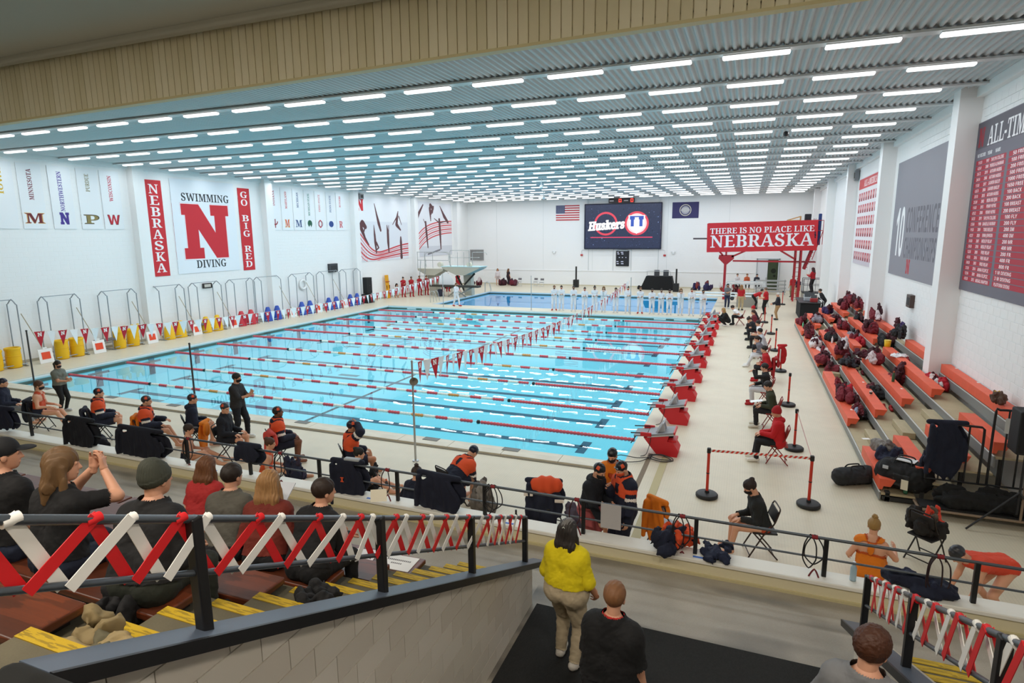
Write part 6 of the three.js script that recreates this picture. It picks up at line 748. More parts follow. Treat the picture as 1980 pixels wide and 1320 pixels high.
// ---------------------------------------------------------------- swimmers lined up on the bulkhead
{
  const sweat = 0xdcdde1, mk = (i, hair, shoe, pose, yaw) => ({ cell: 0.024, skin: ['light', 'pale', 'tan'][i % 3], hair, mask: i % 4 === 1 ? 0xb03a2c : 0x1a1a1e, clothes: [['grey_trousers', 'trousers', sweat, 0.018], ['grey_sweatshirt', 'long', sweat, 0.026], ['shoes', 'shoes', shoe, 0.012], ['red_lettering', { torso: [0.82, 0.9] }, 0xd8aeb4, 0.03]], pose, yaw });
  const clap = { hl: [0.06, 1.14, 0.28], hr: [-0.05, 1.12, 0.29], fl: [0.12, 0.075, 0], fr: [-0.12, 0.075, 0] }, cross = { hl: [-0.1, 1.08, 0.2], hr: [0.1, 1.12, 0.2], fl: [0.13, 0.075, 0], fr: [-0.13, 0.075, 0] }, face = { hl: [0.05, 1.4, 0.2], hr: [-0.05, 1.4, 0.2], fl: [0.1, 0.075, 0], fr: [-0.1, 0.075, 0] };
  const P = [mk(0, ['short', 0x6b4526], 0xb62a22, cross), mk(1, ['bun', 0x3a2418], 0xd8d8d8, clap), mk(2, ['short', 0x241a14], 0xd6d6d6, clap), mk(3, ['topbun', 0x2a1d15], 0xd8d8d8, { ...cross, hip: [0, 0.94, 0] }), mk(4, ['mid', 0x7a5530], 0xd6d6d6, face)], protos = [];
  const xs = [-9.93, -9.43, -8.55, -7.77, -7.1, -6.5, -5.65, -4.88, -4.05, -3.3, -2.7, -2.17, -1.48, -0.8, -0.12], kind = [0, 1, 2, 1, 3, 4, 2, 1, 0, 2, 3, 2, 4, 1, 2], nm = ['leftmost', 'second', 'third', 'fourth', 'fifth', 'sixth', 'seventh', 'eighth', 'ninth', 'tenth', 'eleventh', 'twelfth', 'thirteenth', 'fourteenth', 'rightmost'], r = rng(41);
  xs.forEach((x, i) => { const k = kind[i], lab = `swimmer in grey sweatsuit ${['with red shoes', 'clapping', 'clapping', 'with hair bun', 'hands to face'][k]}, ${nm[i]} of the row between pools`, z = -25.55 + (r() - 0.5) * 0.2, yaw = 0.25 + (r() - 0.5) * 0.5; if (protos[k]) { const c = dup(protos[k], [x, 0, z], yaw, lab); c.scale.setScalar(0.95 + r() * 0.1); } else protos[k] = person(lab, { ...P[k], at: [x, 0, z], yaw }, 'grey-suited swimmers between the pools'); });
  person('swimmer in grey sweatsuit with red shoes walking below the diving platforms', { ...P[0], at: [-17.55, 0, -25.6], yaw: 1.3, pose: { hl: [0.15, 1.1, 0.34], hr: [-0.1, 1.15, 0.35], fl: [0.1, 0.075, 0.22], fr: [-0.1, 0.075, -0.22] } });
  // red-suited team by the left wall
  const redSuit = (i, hair, pose) => ({ cell: 0.026, hair, mask: i % 3 ? 0x2a1a1c : undefined, clothes: [['red_trousers', 'trousers', 0xab1c28, 0.018], ['red_jacket', 'long', 0xa81a26, 0.026], ['shoes', 'shoes', 0xb32029, 0.012], ['white_stripe', { uarm: [0.4, 0.5] }, 0xe4d6d6, 0.03]], pose });
  [[-24.9, -30.2, ['bun', 0x2a1712], clap, 'in red tracksuit, second from white tee girl'], [-24.4, -30.7, ['short', 0x3a2418], cross, 'in red tracksuit with folded arms beside yellow board'], [-24.3, -31.9, ['short', 0x6b4a30], clap, 'in red tracksuit clapping, left of the tall pair'], [-23.9, -32.4, ['short', 0x7a5a3c], clap, 'in red tracksuit clapping, right of the tall pair'], [-24.4, -34.6, ['mid', 0x3a261b], cross, 'in red tracksuit half behind the tower ladder'], [-24.0, -35.3, ['short', 0x241812], clap, 'in red tracksuit under the left platform'], [-23.6, -35.9, ['bun', 0x4a2f1e], clap, 'in red tracksuit under the platform, right of ladder'], [-22.9, -36.6, ['short', 0x2a1c14], cross, 'in red tracksuit behind the white hood'], [-22.2, -37.2, ['short', 0x3a2a1e], clap, 'in red tracksuit behind the tower column']].forEach(([x, z, h, p, lab], i) => person('team member ' + lab, { ...redSuit(i, h, p), at: [x, 0, z], yaw: 0.9 }, 'red-suited team by the left wall'));
  person('girl with dark hair in white tee crouching by yellow board', { at: [-25.35, 0, -29.7], yaw: 1.0, cell: 0.026, hair: ['long', 0x1d1512], clothes: [['white_tee', 'tee', 0xe8e8ea, 0.02], ['shorts', 'shorts', 0xd5d5d8, 0.015]], pose: { hip: [0, 0.45, 0], lean: 0.4, hl: [0.1, 0.6, 0.35], hr: [-0.1, 0.6, 0.35], fl: [0.12, 0.075, 0.1], fr: [-0.12, 0.075, 0.1], kl: [0.2, 0.6, 1], kr: [-0.2, 0.6, 1] } });
  person('woman in pale top and shorts standing at the far wall', { at: [-21.9, 0, -43.9], yaw: 0.3, cell: 0.026, hair: ['mid', 0x8a5a33], clothes: [['pale_top', 'long', 0xd9cfd0, 0.02], ['shorts', 'shorts', 0xb9a9a6, 0.015]], pose: {} }); person('woman in long dark skirt standing at the far wall', { at: [-20.7, 0, -43.9], yaw: 2.6, cell: 0.026, hair: ['long', 0x6b4527], clothes: [['skirt', { hips: 1, thigh: 1, shin: 1 }, 0x33242c, 0.05], ['dark_top', 'tee', 0x2c2026, 0.02]], pose: {} });
}
// ---------------------------------------------------------------- diving platforms at left
{
  const t = thing('diving_tower', 'concrete diving platforms with steel rails beside the far pool', 'diving tower', [-21.6, 0, -33]), conc = mat(0xb9b5a4, 0.7), st = mat(0xb5bab9, 0.35, { metalness: 0.6 }), wht = mat(0xeef0f0, 0.5), dk = mat(0x35332e, 0.7), tur = mat(0xbfe0e2, 0.5);
  const slab = (x0, x1, y, h) => poly([[x0, y], [x1, y], [x1, y - 0.12], [(x0 + x1) / 2 + 0.4, y - h], [(x0 + x1) / 2 - 0.4, y - h], [x0, y - 0.12]], 1.6).translate(0, 0, -0.8);
  mesh('platform', slab(-3.0, -0.5, 2.3, 0.55), conc, t); mesh('platform', slab(-0.6, 2.9, 2.5, 0.7), conc, t); mesh('platform_top', [box(-0.7, 3.0, 2.5, 2.55, -0.82, 0.82)], tur, t); mesh('platform_top', [box(-3.05, -0.5, 2.3, 2.35, -0.82, 0.82)], mat(0xd9d7cc, 0.6), t);
  mesh('column', poly([[-2.0, 0], [-1.4, 0], [-1.35, 1.9], [-2.3, 1.9]], 0.9).translate(0, 0, -0.45), conc, t); mesh('column', poly([[1.0, 0], [1.7, 0], [1.6, 1.9], [0.9, 1.9]], 0.6).translate(0, 0, -0.9), conc, t); mesh('strut', [beam([0.1, 1.9, -0.5], [1.0, 0.1, -0.5], 0.1, 0.14), beam([2.0, 1.9, -0.3], [1.0, 0.9, -0.3], 0.1, 0.14)], dk, t);
  mesh('rounded_hood', poly([[-1.05, 0.92], [-1.0, 1.5], [-0.8, 1.85], [-0.35, 2.1], [0.1, 1.75], [0.3, 1.4], [0.38, 0.92]], 0.08).translate(0.2, 0, 0.9), wht, t); for (const x of [-0.75, -0.35, 0.05, 0.4]) mesh('hood_leg', bar([x, 0, 0.95], [x, 0.95, 0.95], 0.025, 6), st, t);
  const rail = (pts, r = 0.026) => mesh('hand_rail', pipe(pts, r, 6, false, 48), st, t);
  rail([[-3.0, 2.3, 0.75], [-3.0, 3.7, 0.75], [-2.9, 3.75, 0.75], [-0.2, 3.75, 0.75], [0.1, 3.6, 0.75], [0.05, 3.1, 0.75], [0.3, 2.5, 0.75]]); rail([[-3.0, 3.05, 0.75], [0, 3.05, 0.75]]); rail([[0.2, 2.5, 0.75], [0.2, 3.8, 0.75], [0.35, 3.9, 0.75], [1.9, 3.9, 0.75], [2.0, 3.8, 0.75], [2.0, 2.5, 0.75]]); rail([[0.2, 3.3, 0.75], [3.0, 3.3, 0.75]]); rail([[1.6, 2.5, -0.75], [1.6, 3.6, -0.75], [1.7, 3.7, -0.75], [2.8, 3.7, -0.75], [3.0, 3.5, -0.75]]); rail([[-3.0, 2.3, -0.75], [-3.0, 3.6, -0.75], [-0.8, 3.6, -0.75], [-0.6, 2.3, -0.75]]); for (const x of [-2.3, -1.5, 0.9, 1.5]) mesh('rail_post', bar([x, 2.3, 0.75], [x, 3.75, 0.75], 0.02, 6), st, t);
  mesh('ladder', [bar([-2.9, 0, 1.0], [-2.6, 3.1, 0.9], 0.03, 6), bar([-2.4, 0, 1.0], [-2.1, 3.1, 0.9], 0.03, 6), ...[0.3, 0.65, 1.0, 1.35, 1.7, 2.05].map(y => bar([-2.9 + y * 0.1, y, 0.98], [-2.4 + y * 0.1, y, 0.98], 0.02, 6))], st, t); for (const x of [-0.9, 1.9]) mesh('fulcrum_drum', new THREE.CylinderGeometry(0.22, 0.22, 0.3, 14).rotateX(PI / 2).translate(x, 2.68, 0.5), mat(0xd9d6c4, 0.6), t);
  mesh('low_board', rbox(4.6, 0.16, 0.6, 0.9, 0.92, 1.35, 0.02), mat(0x3a382f, 0.6), t); mesh('board_stand', [beam([0.9, 0, 1.35], [2.5, 0.85, 1.35], 0.1, 0.12), beam([0.2, 0, 1.35], [1.4, 0.85, 1.35], 0.08, 0.1), beam([1.9, 0.02, 1.35], [0.6, 0.85, 1.35], 0.08, 0.1)], mat(0x8b8a80, 0.6), t); mesh('water_cooler', rbox(0.34, 0.62, 0.34, -0.55, 0.31, 1.35, 0.05), mat(0x23283c, 0.5), t);
  const ladder = thing('pool_ladder', 'curved steel handrails of a ladder left of diving well', 'ladder', [-20.6, 0, -27.4]); for (const s of [-0.25, 0.25]) mesh('grab_rail', pipe([[0, 0, s], [0, 0.75, s], [0.15, 0.9, s], [0.4, 0.8, s], [0.55, 0.1, s]], 0.022, 6, false, 24), st, ladder); dup(ladder, [-20.1, 0, -36.6], 0.3, 'curved steel handrails of a ladder at far corner of diving well');
}
// ---------------------------------------------------------------- red steel tower with its banner at right
{
  const z = -36, t = thing('diving_tower', 'red steel diving tower with stairs at the far right', 'diving tower', [0.178, 0.384, z]), red = mat(0xa81f2a, 0.5), dkr = mat(0x8a1a24, 0.5);
  t.scale.setScalar(0.926); mesh('post', beam([0.62, -0.414, -0.2], [0.62, 2.8, -0.2], 0.2, 0.2), red, t); mesh('gusset', poly([[0.55, 2.55], [0.75, 2.55], [1.3, 3.05], [1.25, 3.35], [0.1, 3.35], [0.05, 3.05]], 0.12).translate(0, 0, -0.26), red, t); mesh('brace', beam([0.4, 3.3, -0.2], [-0.2, 4.0, -0.2], 0.12, 0.14), red, t); mesh('brace', beam([0.65, 3.3, -0.2], [0.65, 4.0, -0.2], 0.12, 0.14), red, t); mesh('brace', beam([1.1, 3.2, -0.2], [2.6, 3.9, -0.2], 0.12, 0.14), red, t); mesh('cross_beam', beam([1.2, 2.86, -0.2], [6.0, 2.82, -0.2], 0.12, 0.14), red, t); mesh('brace', beam([6.0, 3.0, -0.2], [4.7, 3.8, -0.2], 0.12, 0.14), red, t);
  for (const [x, zz] of [[6.0, -0.2], [6.4, -0.2], [6.4, -1.3], [6.0, -1.3]]) mesh('post', beam([x, -0.414, zz], [x, 4.2, zz], 0.12, 0.12), red, t); mesh('platform', box(-0.9, 7.3, 3.95, 4.15, -1.2, -0.1), red, t); mesh('board_tip', box(-2.1, -0.6, 4.65, 4.78, -0.9, -0.3), mat(0x54484a, 0.6), t);
  for (const [x] of [[-0.85], [7.3]]) mesh('rail_post', beam([x, 4.1, -0.15], [x, 6.0, -0.15], 0.06, 0.06), red, t); mesh('top_rail', bar([-0.9, 5.98, -0.15], [7.4, 6.12, -0.15], 0.03, 8), red, t); for (const y of [4.75, 5.35]) mesh('mid_rail', bar([-0.9, y, -0.12], [7.4, y, -0.12], 0.025, 6), dkr, t);
  for (const q of [-0.5, -1.2]) mesh('stringer', beam([6.7, 2.2, q], [7.6, 5.1, q], 0.08, 0.2), red, t); for (let i = 0; i < 9; i++) mesh('stair_tread', rbox(0.3, 0.04, 0.7, 6.78 + i * 0.09, 2.35 + i * 0.3, -0.85, 0.01), dkr, t); for (let i = 0; i < 9; i++) mesh('ladder_rung', bar([6.0, -0.1 + i * 0.35, -0.2], [6.4, -0.1 + i * 0.35, -0.2], 0.02, 6), red, t); mesh('stair_rail', [bar([7.2, 3.0, -0.2], [7.85, 5.3, -0.2], 0.03, 6), bar([7.85, 4.2, -0.2], [7.85, 6.1, -0.2], 0.03, 6), bar([7.4, 6.1, -0.2], [7.85, 6.1, -0.2], 0.03, 6), bar([7.4, 5.3, -0.2], [7.85, 5.3, -0.2], 0.03, 6)], red, t); mesh('landing', box(5.9, 7.5, 2.75, 2.85, -1.4, -0.3), dkr, t);
  const b = print('slogan_banner', 'red banner reading THERE IS NO PLACE LIKE NEBRASKA on the tower', 'banner', undefined, [3.19, 4.885, z - 0.094], 0, 7.8, 2.23, 150, (g, w, h) => { g.fillStyle = '#cb2430'; g.fillRect(0, 0, w, h); g.fillStyle = '#eef1f6'; fit(g, 'THERE IS NO PLACE LIKE', w / 2, 0.6, 7.35, 0.44); fit(g, 'NEBRASKA', w / 2, 1.4, 7.35, 0.94); }, 0.03); b.rotation.z = 0.0215;
  const f = thing('wooden_frame', 'light wooden frame standing on top of the red tower', 'frame', [5.45, 4.23, z - 0.6]); mesh('frame', [box(-0.5, 0.5, 1.75, 1.87, -0.05, 0.05), box(-0.5, -0.4, 0, 1.85, -0.05, 0.05), box(0.4, 0.5, 0, 2.15, -0.05, 0.05), beam([-0.45, 1.85, 0], [0.45, 2.12, 0], 0.06, 0.08)], mat(0xc79a5a, 0.6), f); solo('rolled_mat', rbox(0.45, 2.3, 0.3, 0, 1.15, 0, 0.06), mat(0x22222a, 0.7), 'tall black rolled mat standing on top of red tower', 'mat', undefined, [6.4, 4.23, z - 0.7], 0); solo('rolled_mat', rbox(0.22, 2.3, 0.22, 0, 1.15, 0, 0.06), mat(0x27407a, 0.7), 'tall blue rolled mat at right end of red tower', 'mat', undefined, [7.2, 4.23, z - 0.4], 0);
  heap('kit_bag', 'dark rucksack on the red tower landing', 'bag', [6.85, 4.23, z - 0.35], [0.4, 1.9, 0.4], [0x2b1a22, 0x1a1a22, 0x23243c], 977);
}
// ---------------------------------------------------------------- things along the far deck
{
  const blk = mat(0x131417, 0.9), st = mat(0xc3c7c8, 0.35, { metalness: 0.5 });
  const t = thing('skirted_table', 'table under a black cloth at far wall below video board', 'table', [-5.35, 0, -43.2]); mesh('cloth', poly([[-1.55, 0], [1.55, 0], [1.25, 1.25], [-1.0, 1.25]], 1.0, 0.03).translate(0, 0, -0.5), blk, t); mesh('cloth_fold', heapGeo(0.7, 0.5, 0.5, 71, 0.06).translate(-1.6, 0, 0.2), blk, t); mesh('frame_hoop', pipe([[-1.0, 1.25, 0], [-1.0, 1.65, 0], [-0.9, 1.72, 0], [1.0, 1.72, 0], [1.1, 1.65, 0], [1.15, 1.25, 0]], 0.03, 6, false, 40), st, t);
  for (const [x, lab] of [[-5.6, 'left grey office chair behind the black clothed table'], [-4.75, 'right grey office chair behind the black clothed table']]) { const c = thing('office_chair', lab, 'chair', [x, 0, -44.2]); mesh('backrest', rbox(0.5, 0.55, 0.08, 0, 1.5, 0, 0.06), mat(0x4a4c50, 0.7), c); mesh('stem', bar([0, 0.1, 0], [0, 1.3, 0], 0.04, 6), mat(0x222222, 0.5), c); mesh('seat', rbox(0.5, 0.08, 0.48, 0, 0.75, 0.25, 0.04), mat(0x4a4c50, 0.7), c); mesh('base', new THREE.CylinderGeometry(0.25, 0.28, 0.06, 10).translate(0, 0.05, 0), mat(0x222222, 0.5), c); }
  for (const [x, z, lab] of [[-13.35, -43.6, 'slim black column loudspeaker left of video board'], [-3.5, -41.5, 'slim black column loudspeaker beside black clothed table']]) { const c = thing('column_speaker', lab, 'speaker', [x, 0, z]); mesh('subwoofer', rbox(0.5, 0.75, 0.5, 0, 0.375, 0, 0.03), mat(0x18181a, 0.6), c); mesh('column', rbox(0.14, 1.3, 0.14, 0, 1.4, 0, 0.02), mat(0x1c1512, 0.6), c); }
  [[-19.2, -43.2, 'leftmost'], [-17.6, -43.6, 'middle'], [-16.8, -43.2, 'rightmost']].forEach(([x, z, w]) => foldingChair(`white folding chair, ${w} of three at the far wall`, [x, 0, z], 0, 0xcfd2d3, 0x6a6568, 'white chairs at the far wall'));
  [[-25.0, -38.5, 'near the left platforms', [0x5a1a26, 0x3a1a24, 0xa02030]], [-24.4, -42.4, 'left of the woman in pale top', [0x5d1c26, 0x87a5bd, 0x471620]], [-23.6, -42.9, 'with white stripes beside pale blue towel', [0x5a1d28, 0xc9bcc0, 0x471620]], [-21.2, -43.6, 'between the two women at far wall', [0x3d1a22, 0x2c2430, 0x4d1a26]], [-20.0, -43.5, 'right of the woman in dark skirt', [0x5a2a36, 0x3a2a3a, 0x6a2030]], [-1.9, -43.6, 'in purple under state flag, left', [0x2b2550, 0x4a3a50, 0x8a3a3a]], [-0.9, -43.5, 'in purple under state flag, right', [0x2d2850, 0x3a2a50, 0x6a2a2a]], [0.6, -43.2, 'with orange beside white table', [0xa04030, 0x7a2a2a, 0xd9d0d0]], [1.6, -42.6, 'in maroon beside white table', [0x6d1f2b, 0xd9d0d0, 0x8a2a30]]].forEach(([x, z, w, c], i) => heap('kit_bag', `pile of team bags ${w}`, 'bags', [x, 0.002, z], [0.9, 0.85, 0.6], c, 700 + i * 13, 'bags along the far wall'));
  // springboards at the right of the diving well
  for (const [z, lab] of [[-31.4, 'nearer low white springboard right of the diving well'], [-33.6, 'farther low white springboard right of the diving well']]) { const s = thing('springboard', lab, 'springboard', [1.6, 0, z]); mesh('board', rbox(4.4, 0.07, 0.5, -0.6, 0.75, 0, 0.02), mat(0xdce9ea, 0.5), s); mesh('stand', [box(0.2, 1.6, 0, 0.7, -0.25, 0.25)], mat(0x9d9b92, 0.6), s); mesh('fulcrum', new THREE.CylinderGeometry(0.14, 0.14, 0.5, 12).rotateX(PI / 2).translate(-0.1, 0.6, 0), mat(0x34363a, 0.6), s); for (const q of [-0.3, 0.3]) mesh('hand_rail', pipe([[-0.6, 0.75, q], [-0.6, 1.5, q], [-0.4, 1.62, q], [1.9, 1.62, q], [2.1, 1.5, q], [2.3, 0.05, q]], 0.025, 6, false, 40), st, s); }
  const w = thing('officials_table', 'long white table of officials near the springboards', 'table', [2.4, 0, -41.6]); mesh('top', rbox(2.6, 0.05, 0.8, 0, 0.95, 0, 0.01), mat(0xe9eaea, 0.5), w); for (const [x, z] of [[-1.2, -0.3], [1.2, -0.3], [-1.2, 0.3], [1.2, 0.3]]) mesh('leg', bar([x, 0, z], [x, 0.93, z], 0.02, 6), st, w);
  [[1.6, 'in white top, leftmost'], [2.4, 'in orange top, middle'], [3.2, 'in dark top, rightmost']].forEach(([x, l], i) => person(`official seated at white table ${l}`, { at: [x, 0, -42.5], yaw: 0.2, cell: 0.03, hair: ['short', [0x3a2a1e, 0x7a4a2a, 0x222222][i]], clothes: [['top', 'long', [0xd9d5d5, 0xc8603a, 0x2c2e3a][i], 0.02], ['trousers', 'trousers', 0x2a2a30, 0.014]], pose: sit({ y: 0.85, fl: [0.13, 0.45, 0.4], fr: [-0.13, 0.45, 0.4] }) }, 'officials at the far table')); for (const [i, x] of [[0, 1.6], [1, 2.4], [2, 3.2]]) { const s = thing('bar_stool', `tall stool under the ${['left', 'middle', 'right'][i]} seated official`, 'stool', [x, 0, -42.5]); mesh('seat', rbox(0.36, 0.05, 0.36, 0, 0.73, 0, 0.02), mat(0x55585c, 0.6), s); for (const [a, b] of [[-0.15, -0.15], [0.15, -0.15], [-0.15, 0.15], [0.15, 0.15]]) mesh('leg', bar([a * 1.2, 0, b * 1.2], [a, 0.71, b], 0.014, 6), st, s); }
  const bl = thing('grey_bleacher', 'small grey folded bleacher beside the far door', 'bleacher', [4.3, 0, -41.2]); for (let i = 0; i < 4; i++) mesh('slat', rbox(2.4, 0.14, 0.1, 0, 0.25 + i * 0.3, -i * 0.08, 0.02), mat(0xaeb1b2, 0.5), bl); for (const x of [-1.1, 1.1]) mesh('upright', beam([x, 0, 0.1], [x, 1.25, -0.25], 0.06, 0.08), mat(0x8f9294, 0.5), bl);
  // scorers' desk
  const d = thing('scorers_desk', 'scorers desk under black skirt at far bleacher end', 'desk', [6.25, 0, -27.4]); mesh('skirt', box(-0.75, 0.35, 0, 0.98, -1.6, 1.6), blk, d); mesh('top', rbox(1.25, 0.05, 3.3, -0.2, 1.0, 0, 0.01), mat(0x2b2b2e, 0.5), d); mesh('rail', [bar([0.5, 0, -1.5], [0.5, 1.1, -1.5], 0.02, 6), bar([0.5, 0, 1.5], [0.5, 1.1, 1.5], 0.02, 6), bar([0.5, 1.1, -1.5], [0.5, 1.1, 1.5], 0.02, 6)], st, d);
  [[-0.2, -1.1, 0xb9bcc0], [0, -0.3, 0xd5d8da], [-0.3, 0.5, 0xa8adb2], [0, 1.1, 0x9a2a2c]].forEach(([x, z, c], i) => { const m = thing('desk_equipment', ['white console with cables at far end of scorers desk', 'white paper stack in the middle of scorers desk', 'grey timing console on scorers desk', 'red box at near end of scorers desk'][i], 'console', [6.25 + x, 1.026, -27.4 + z]); mesh('case', rbox(0.4, 0.22, 0.4, 0, 0.11, 0, 0.03), mat(c, 0.5), m); mesh('panel', at(rbox(0.34, 0.24, 0.02, 0, 0, 0, 0.01), 0, 0.3, -0.1, 0, -0.4), mat(0x3a3c40, 0.5), m); });
  person('official in black leaning over the scorers desk', { at: [7.05, 0, -28.3], yaw: -1.6, cell: 0.026, hair: ['short', 0x3a2a20], clothes: [['jacket', 'long', 0x1c1a1c, 0.024], ['trousers', 'trousers', 0x2a2022, 0.014], ['shoes', 'shoes', 0x222222, 0.01]], pose: { lean: 0.5, hl: [0.2, 1.05, 0.4], hr: [-0.2, 1.05, 0.4] } });
}
// ---------------------------------------------------------------- kit racks and signs along the left wall
{
  const st = mat(0x9fa6ad, 0.35, { metalness: 0.6 }), racks = [[-0.55, 1.4], [-3.07, 1.35], [-5.7, 1.44], [-8.36, 1.46], [-10.7, 1.6], [-13.2, 1.55], [-15.35, 1.66], [-18.43, 1.7], [-21.25, 1.77], [-23.75, 1.77]];
  racks.forEach(([z, L], i) => {
    const t = thing('hoop_rack', `tall chrome hoop rack on left wall, ${['first, cut by the picture edge', 'second from left, with yellow barrels', 'third from left, with notched yellow barrels', 'fourth, below NEBRASKA banner', 'fifth, below the big N', 'sixth, below GO BIG RED', 'seventh, right of GO BIG RED', 'eighth, with white life ring', 'ninth, under wall loudspeaker', 'tenth, beside black speakers'][i]}`, 'rack', [-25.55, 0, z], 0, 'hoop racks along left wall');
    for (const s of [-1, 1]) { const q = s * L / 2; mesh('hoop', pipe([[-0.32, 0, q], [-0.32, 2.45, q], [-0.3, 2.52, q], [0, 2.75, q], [0.3, 2.52, q], [0.32, 2.45, q], [0.32, 0, q]], 0.024, 6, false, 60), st, t); mesh('foot', bar([-0.36, 0.03, q], [0.5, 0.03, q], 0.024, 6), st, t); }
    mesh('top_bar', bar([0, 2.74, -L / 2], [0, 2.74, L / 2], 0.018, 6), st, t); mesh('low_bar', bar([0.45, 0.12, -L / 2], [0.45, 0.12, L / 2], 0.022, 6), st, t); mesh('shelf_bar', bar([-0.2, 0.3, -L / 2], [-0.2, 0.3, L / 2], 0.022, 6), st, t);
    const c = i < 5 ? 0xeebd10 : i < 6 ? 0xc93340 : 0x2a4fb0, cn = i < 5 ? 'yellow' : i < 6 ? 'red' : 'blue';
    for (const s of [-1, 1]) { const b = thing(i < 3 ? 'barrel' : 'tapered_bin', `${cn} ${i < 3 ? 'plastic barrel' : 'tapered plastic bin'} in the ${['first', 'second', 'third', 'fourth', 'fifth', 'sixth', 'seventh', 'eighth', 'ninth', 'tenth'][i]} hoop rack, ${s > 0 ? 'nearer' : 'farther'} one`, i < 3 ? 'barrel' : 'bin', [-25.3, 0.001, z + s * L * 0.24], 0, 'plastic bins in the hoop racks'), m = mat(c, 0.45); if (i < 3) { mesh('drum', lathe([[0, 0], [0.23, 0], [0.26, 0.04], [0.27, 0.3], [0.26, 0.34], [0.27, 0.38], [0.255, 0.72], [0.28, 0.74], [0.28, 0.82], [0.25, 0.84], [0.23, 0.8], [0.2, 0.1], [0, 0.1]], 20), m, b); mesh('band', new THREE.TorusGeometry(0.268, 0.012, 6, 24).rotateX(PI / 2).translate(0, 0.5, 0), m, b); if (i === 2) mesh('notched_rim', poly([[-0.22, 0.8], [-0.2, 1.08], [-0.1, 1.08], [-0.06, 0.9], [0.06, 0.9], [0.1, 1.08], [0.2, 1.08], [0.22, 0.8]], 0.04).rotateY(PI / 2).translate(0.2, 0, 0), m, b); } else { mesh('shell', lathe([[0, 0], [0.32, 0], [0.33, 0.03], [0.24, 0.55], [0.12, 0.86], [0.08, 0.88], [0, 0.88]], 16).scale(0.8, 1, 0.95), m, b); mesh('rim', new THREE.TorusGeometry(0.31, 0.02, 6, 20).rotateX(PI / 2).scale(0.8, 1, 0.95).translate(0, 0.03, 0), m, b); } }
  });
  [-1.95, -4.2, -6.85, -9.5, -12.0, -16.9, -19.5, -22.4].forEach((z, i) => { const s = thing('lap_sign', `white sign with orange square on a stick, ${ord[i === 7 ? 9 : i]} along left wall`, 'sign', [-25.05, 0, z], LT, 'orange square signs along left wall'); mesh('board', at(rbox(0.56, 0.6, 0.03, 0, 0.3, 0, 0.03), 0, 0, 0.05, 0, -0.15), mat(0xf0f0ee, 0.5), s); mesh('orange_square', at(cbox(0.34, 0.3, 0.01, 0, 0.32, 0.02), 0, 0, 0.05, 0, -0.15), mat(0xe8481c, 0.5), s); mesh('stick', bar([0.05, 0.3, 0], [-0.25, 2.1, -0.8], 0.018, 6), mat(0xb9ad95, 0.6), s); mesh('grip', rbox(0.18, 0.08, 0.03, 0, 0.63, -0.03, 0.02), mat(0xe9e9e7, 0.5), s); });
  for (const [z, lab] of [[-4.75, 'black wheeled frame on deck between the first yellow barrels'], [-10.0, 'black wheeled frame on deck below the big N']]) { const c = thing('reel_cart', lab, 'cart', [-25.35, 0, z]); mesh('tray', rbox(0.4, 0.1, 0.9, 0, 0.5, 0, 0.02), mat(0x6a6663, 0.6), c); mesh('leg', [bar([0, 0, -0.4], [0, 0.5, -0.4], 0.02, 6), bar([0, 0, 0.4], [0, 0.5, 0.4], 0.02, 6)], st, c); mesh('wheel', new THREE.CylinderGeometry(0.09, 0.09, 0.05, 12).rotateZ(PI / 2).translate(0.1, 0.09, -0.5), mat(0x222222, 0.6), c); }
  const sp = mat(0x17181a, 0.7); [[-25.3, 0, -25.6, 0.75, 0.7, 'floor-standing black box below the speaker stack'], [-25.5, 0.72, -25.75, 0.5, 1.25, 'tall black speaker on top of the stack']].forEach(([x, y, z, w, h, lab]) => { const t = thing('stacked_speaker', lab, 'speaker', [x, y, z], LT); mesh('cabinet', rbox(w + 0.2, h, 0.6, 0, h / 2, 0, 0.03), sp, t); mesh('grille', rbox(w, h * 0.85, 0.02, 0, h / 2, 0.3, 0.01), mat(0x1f2022, 0.9), t); mesh('handle', rbox(0.16, 0.04, 0.03, 0, h * 0.5, 0.32, 0.01), mat(0x2c2c2e, 0.6), t); });
  const rb = thing('rescue_board', 'tall yellow rescue board leaning on left wall', 'board', [-25.7, 0, -29.0], LT); mesh('board', at(rbox(0.5, 1.95, 0.07, 0, 0.98, 0, 0.03), 0, 0, 0.1, 0, -0.08), mat(0xe2a21c, 0.5), rb); mesh('strap', [cbox(0.52, 0.06, 0.09, 0, 0.5, 0.12), cbox(0.52, 0.06, 0.09, 0, 1.4, 0.05)], mat(0xb85a1a, 0.6), rb); mesh('hand_hold', [cbox(0.04, 0.3, 0.09, -0.19, 0.95, 0.085), cbox(0.04, 0.3, 0.09, 0.19, 0.95, 0.085)], mat(0x8a5a14, 0.6), rb);
  const lr = thing('life_ring', 'white life ring hanging on left wall at eighth rack', 'life ring', [-25.9, 1.95, -19.0], LT); mesh('ring', new THREE.TorusGeometry(0.3, 0.075, 10, 28), mat(0xf0f1f1, 0.5), lr); mesh('rope', new THREE.TorusGeometry(0.38, 0.012, 6, 28), mat(0xcfd0ce, 0.6), lr);
}
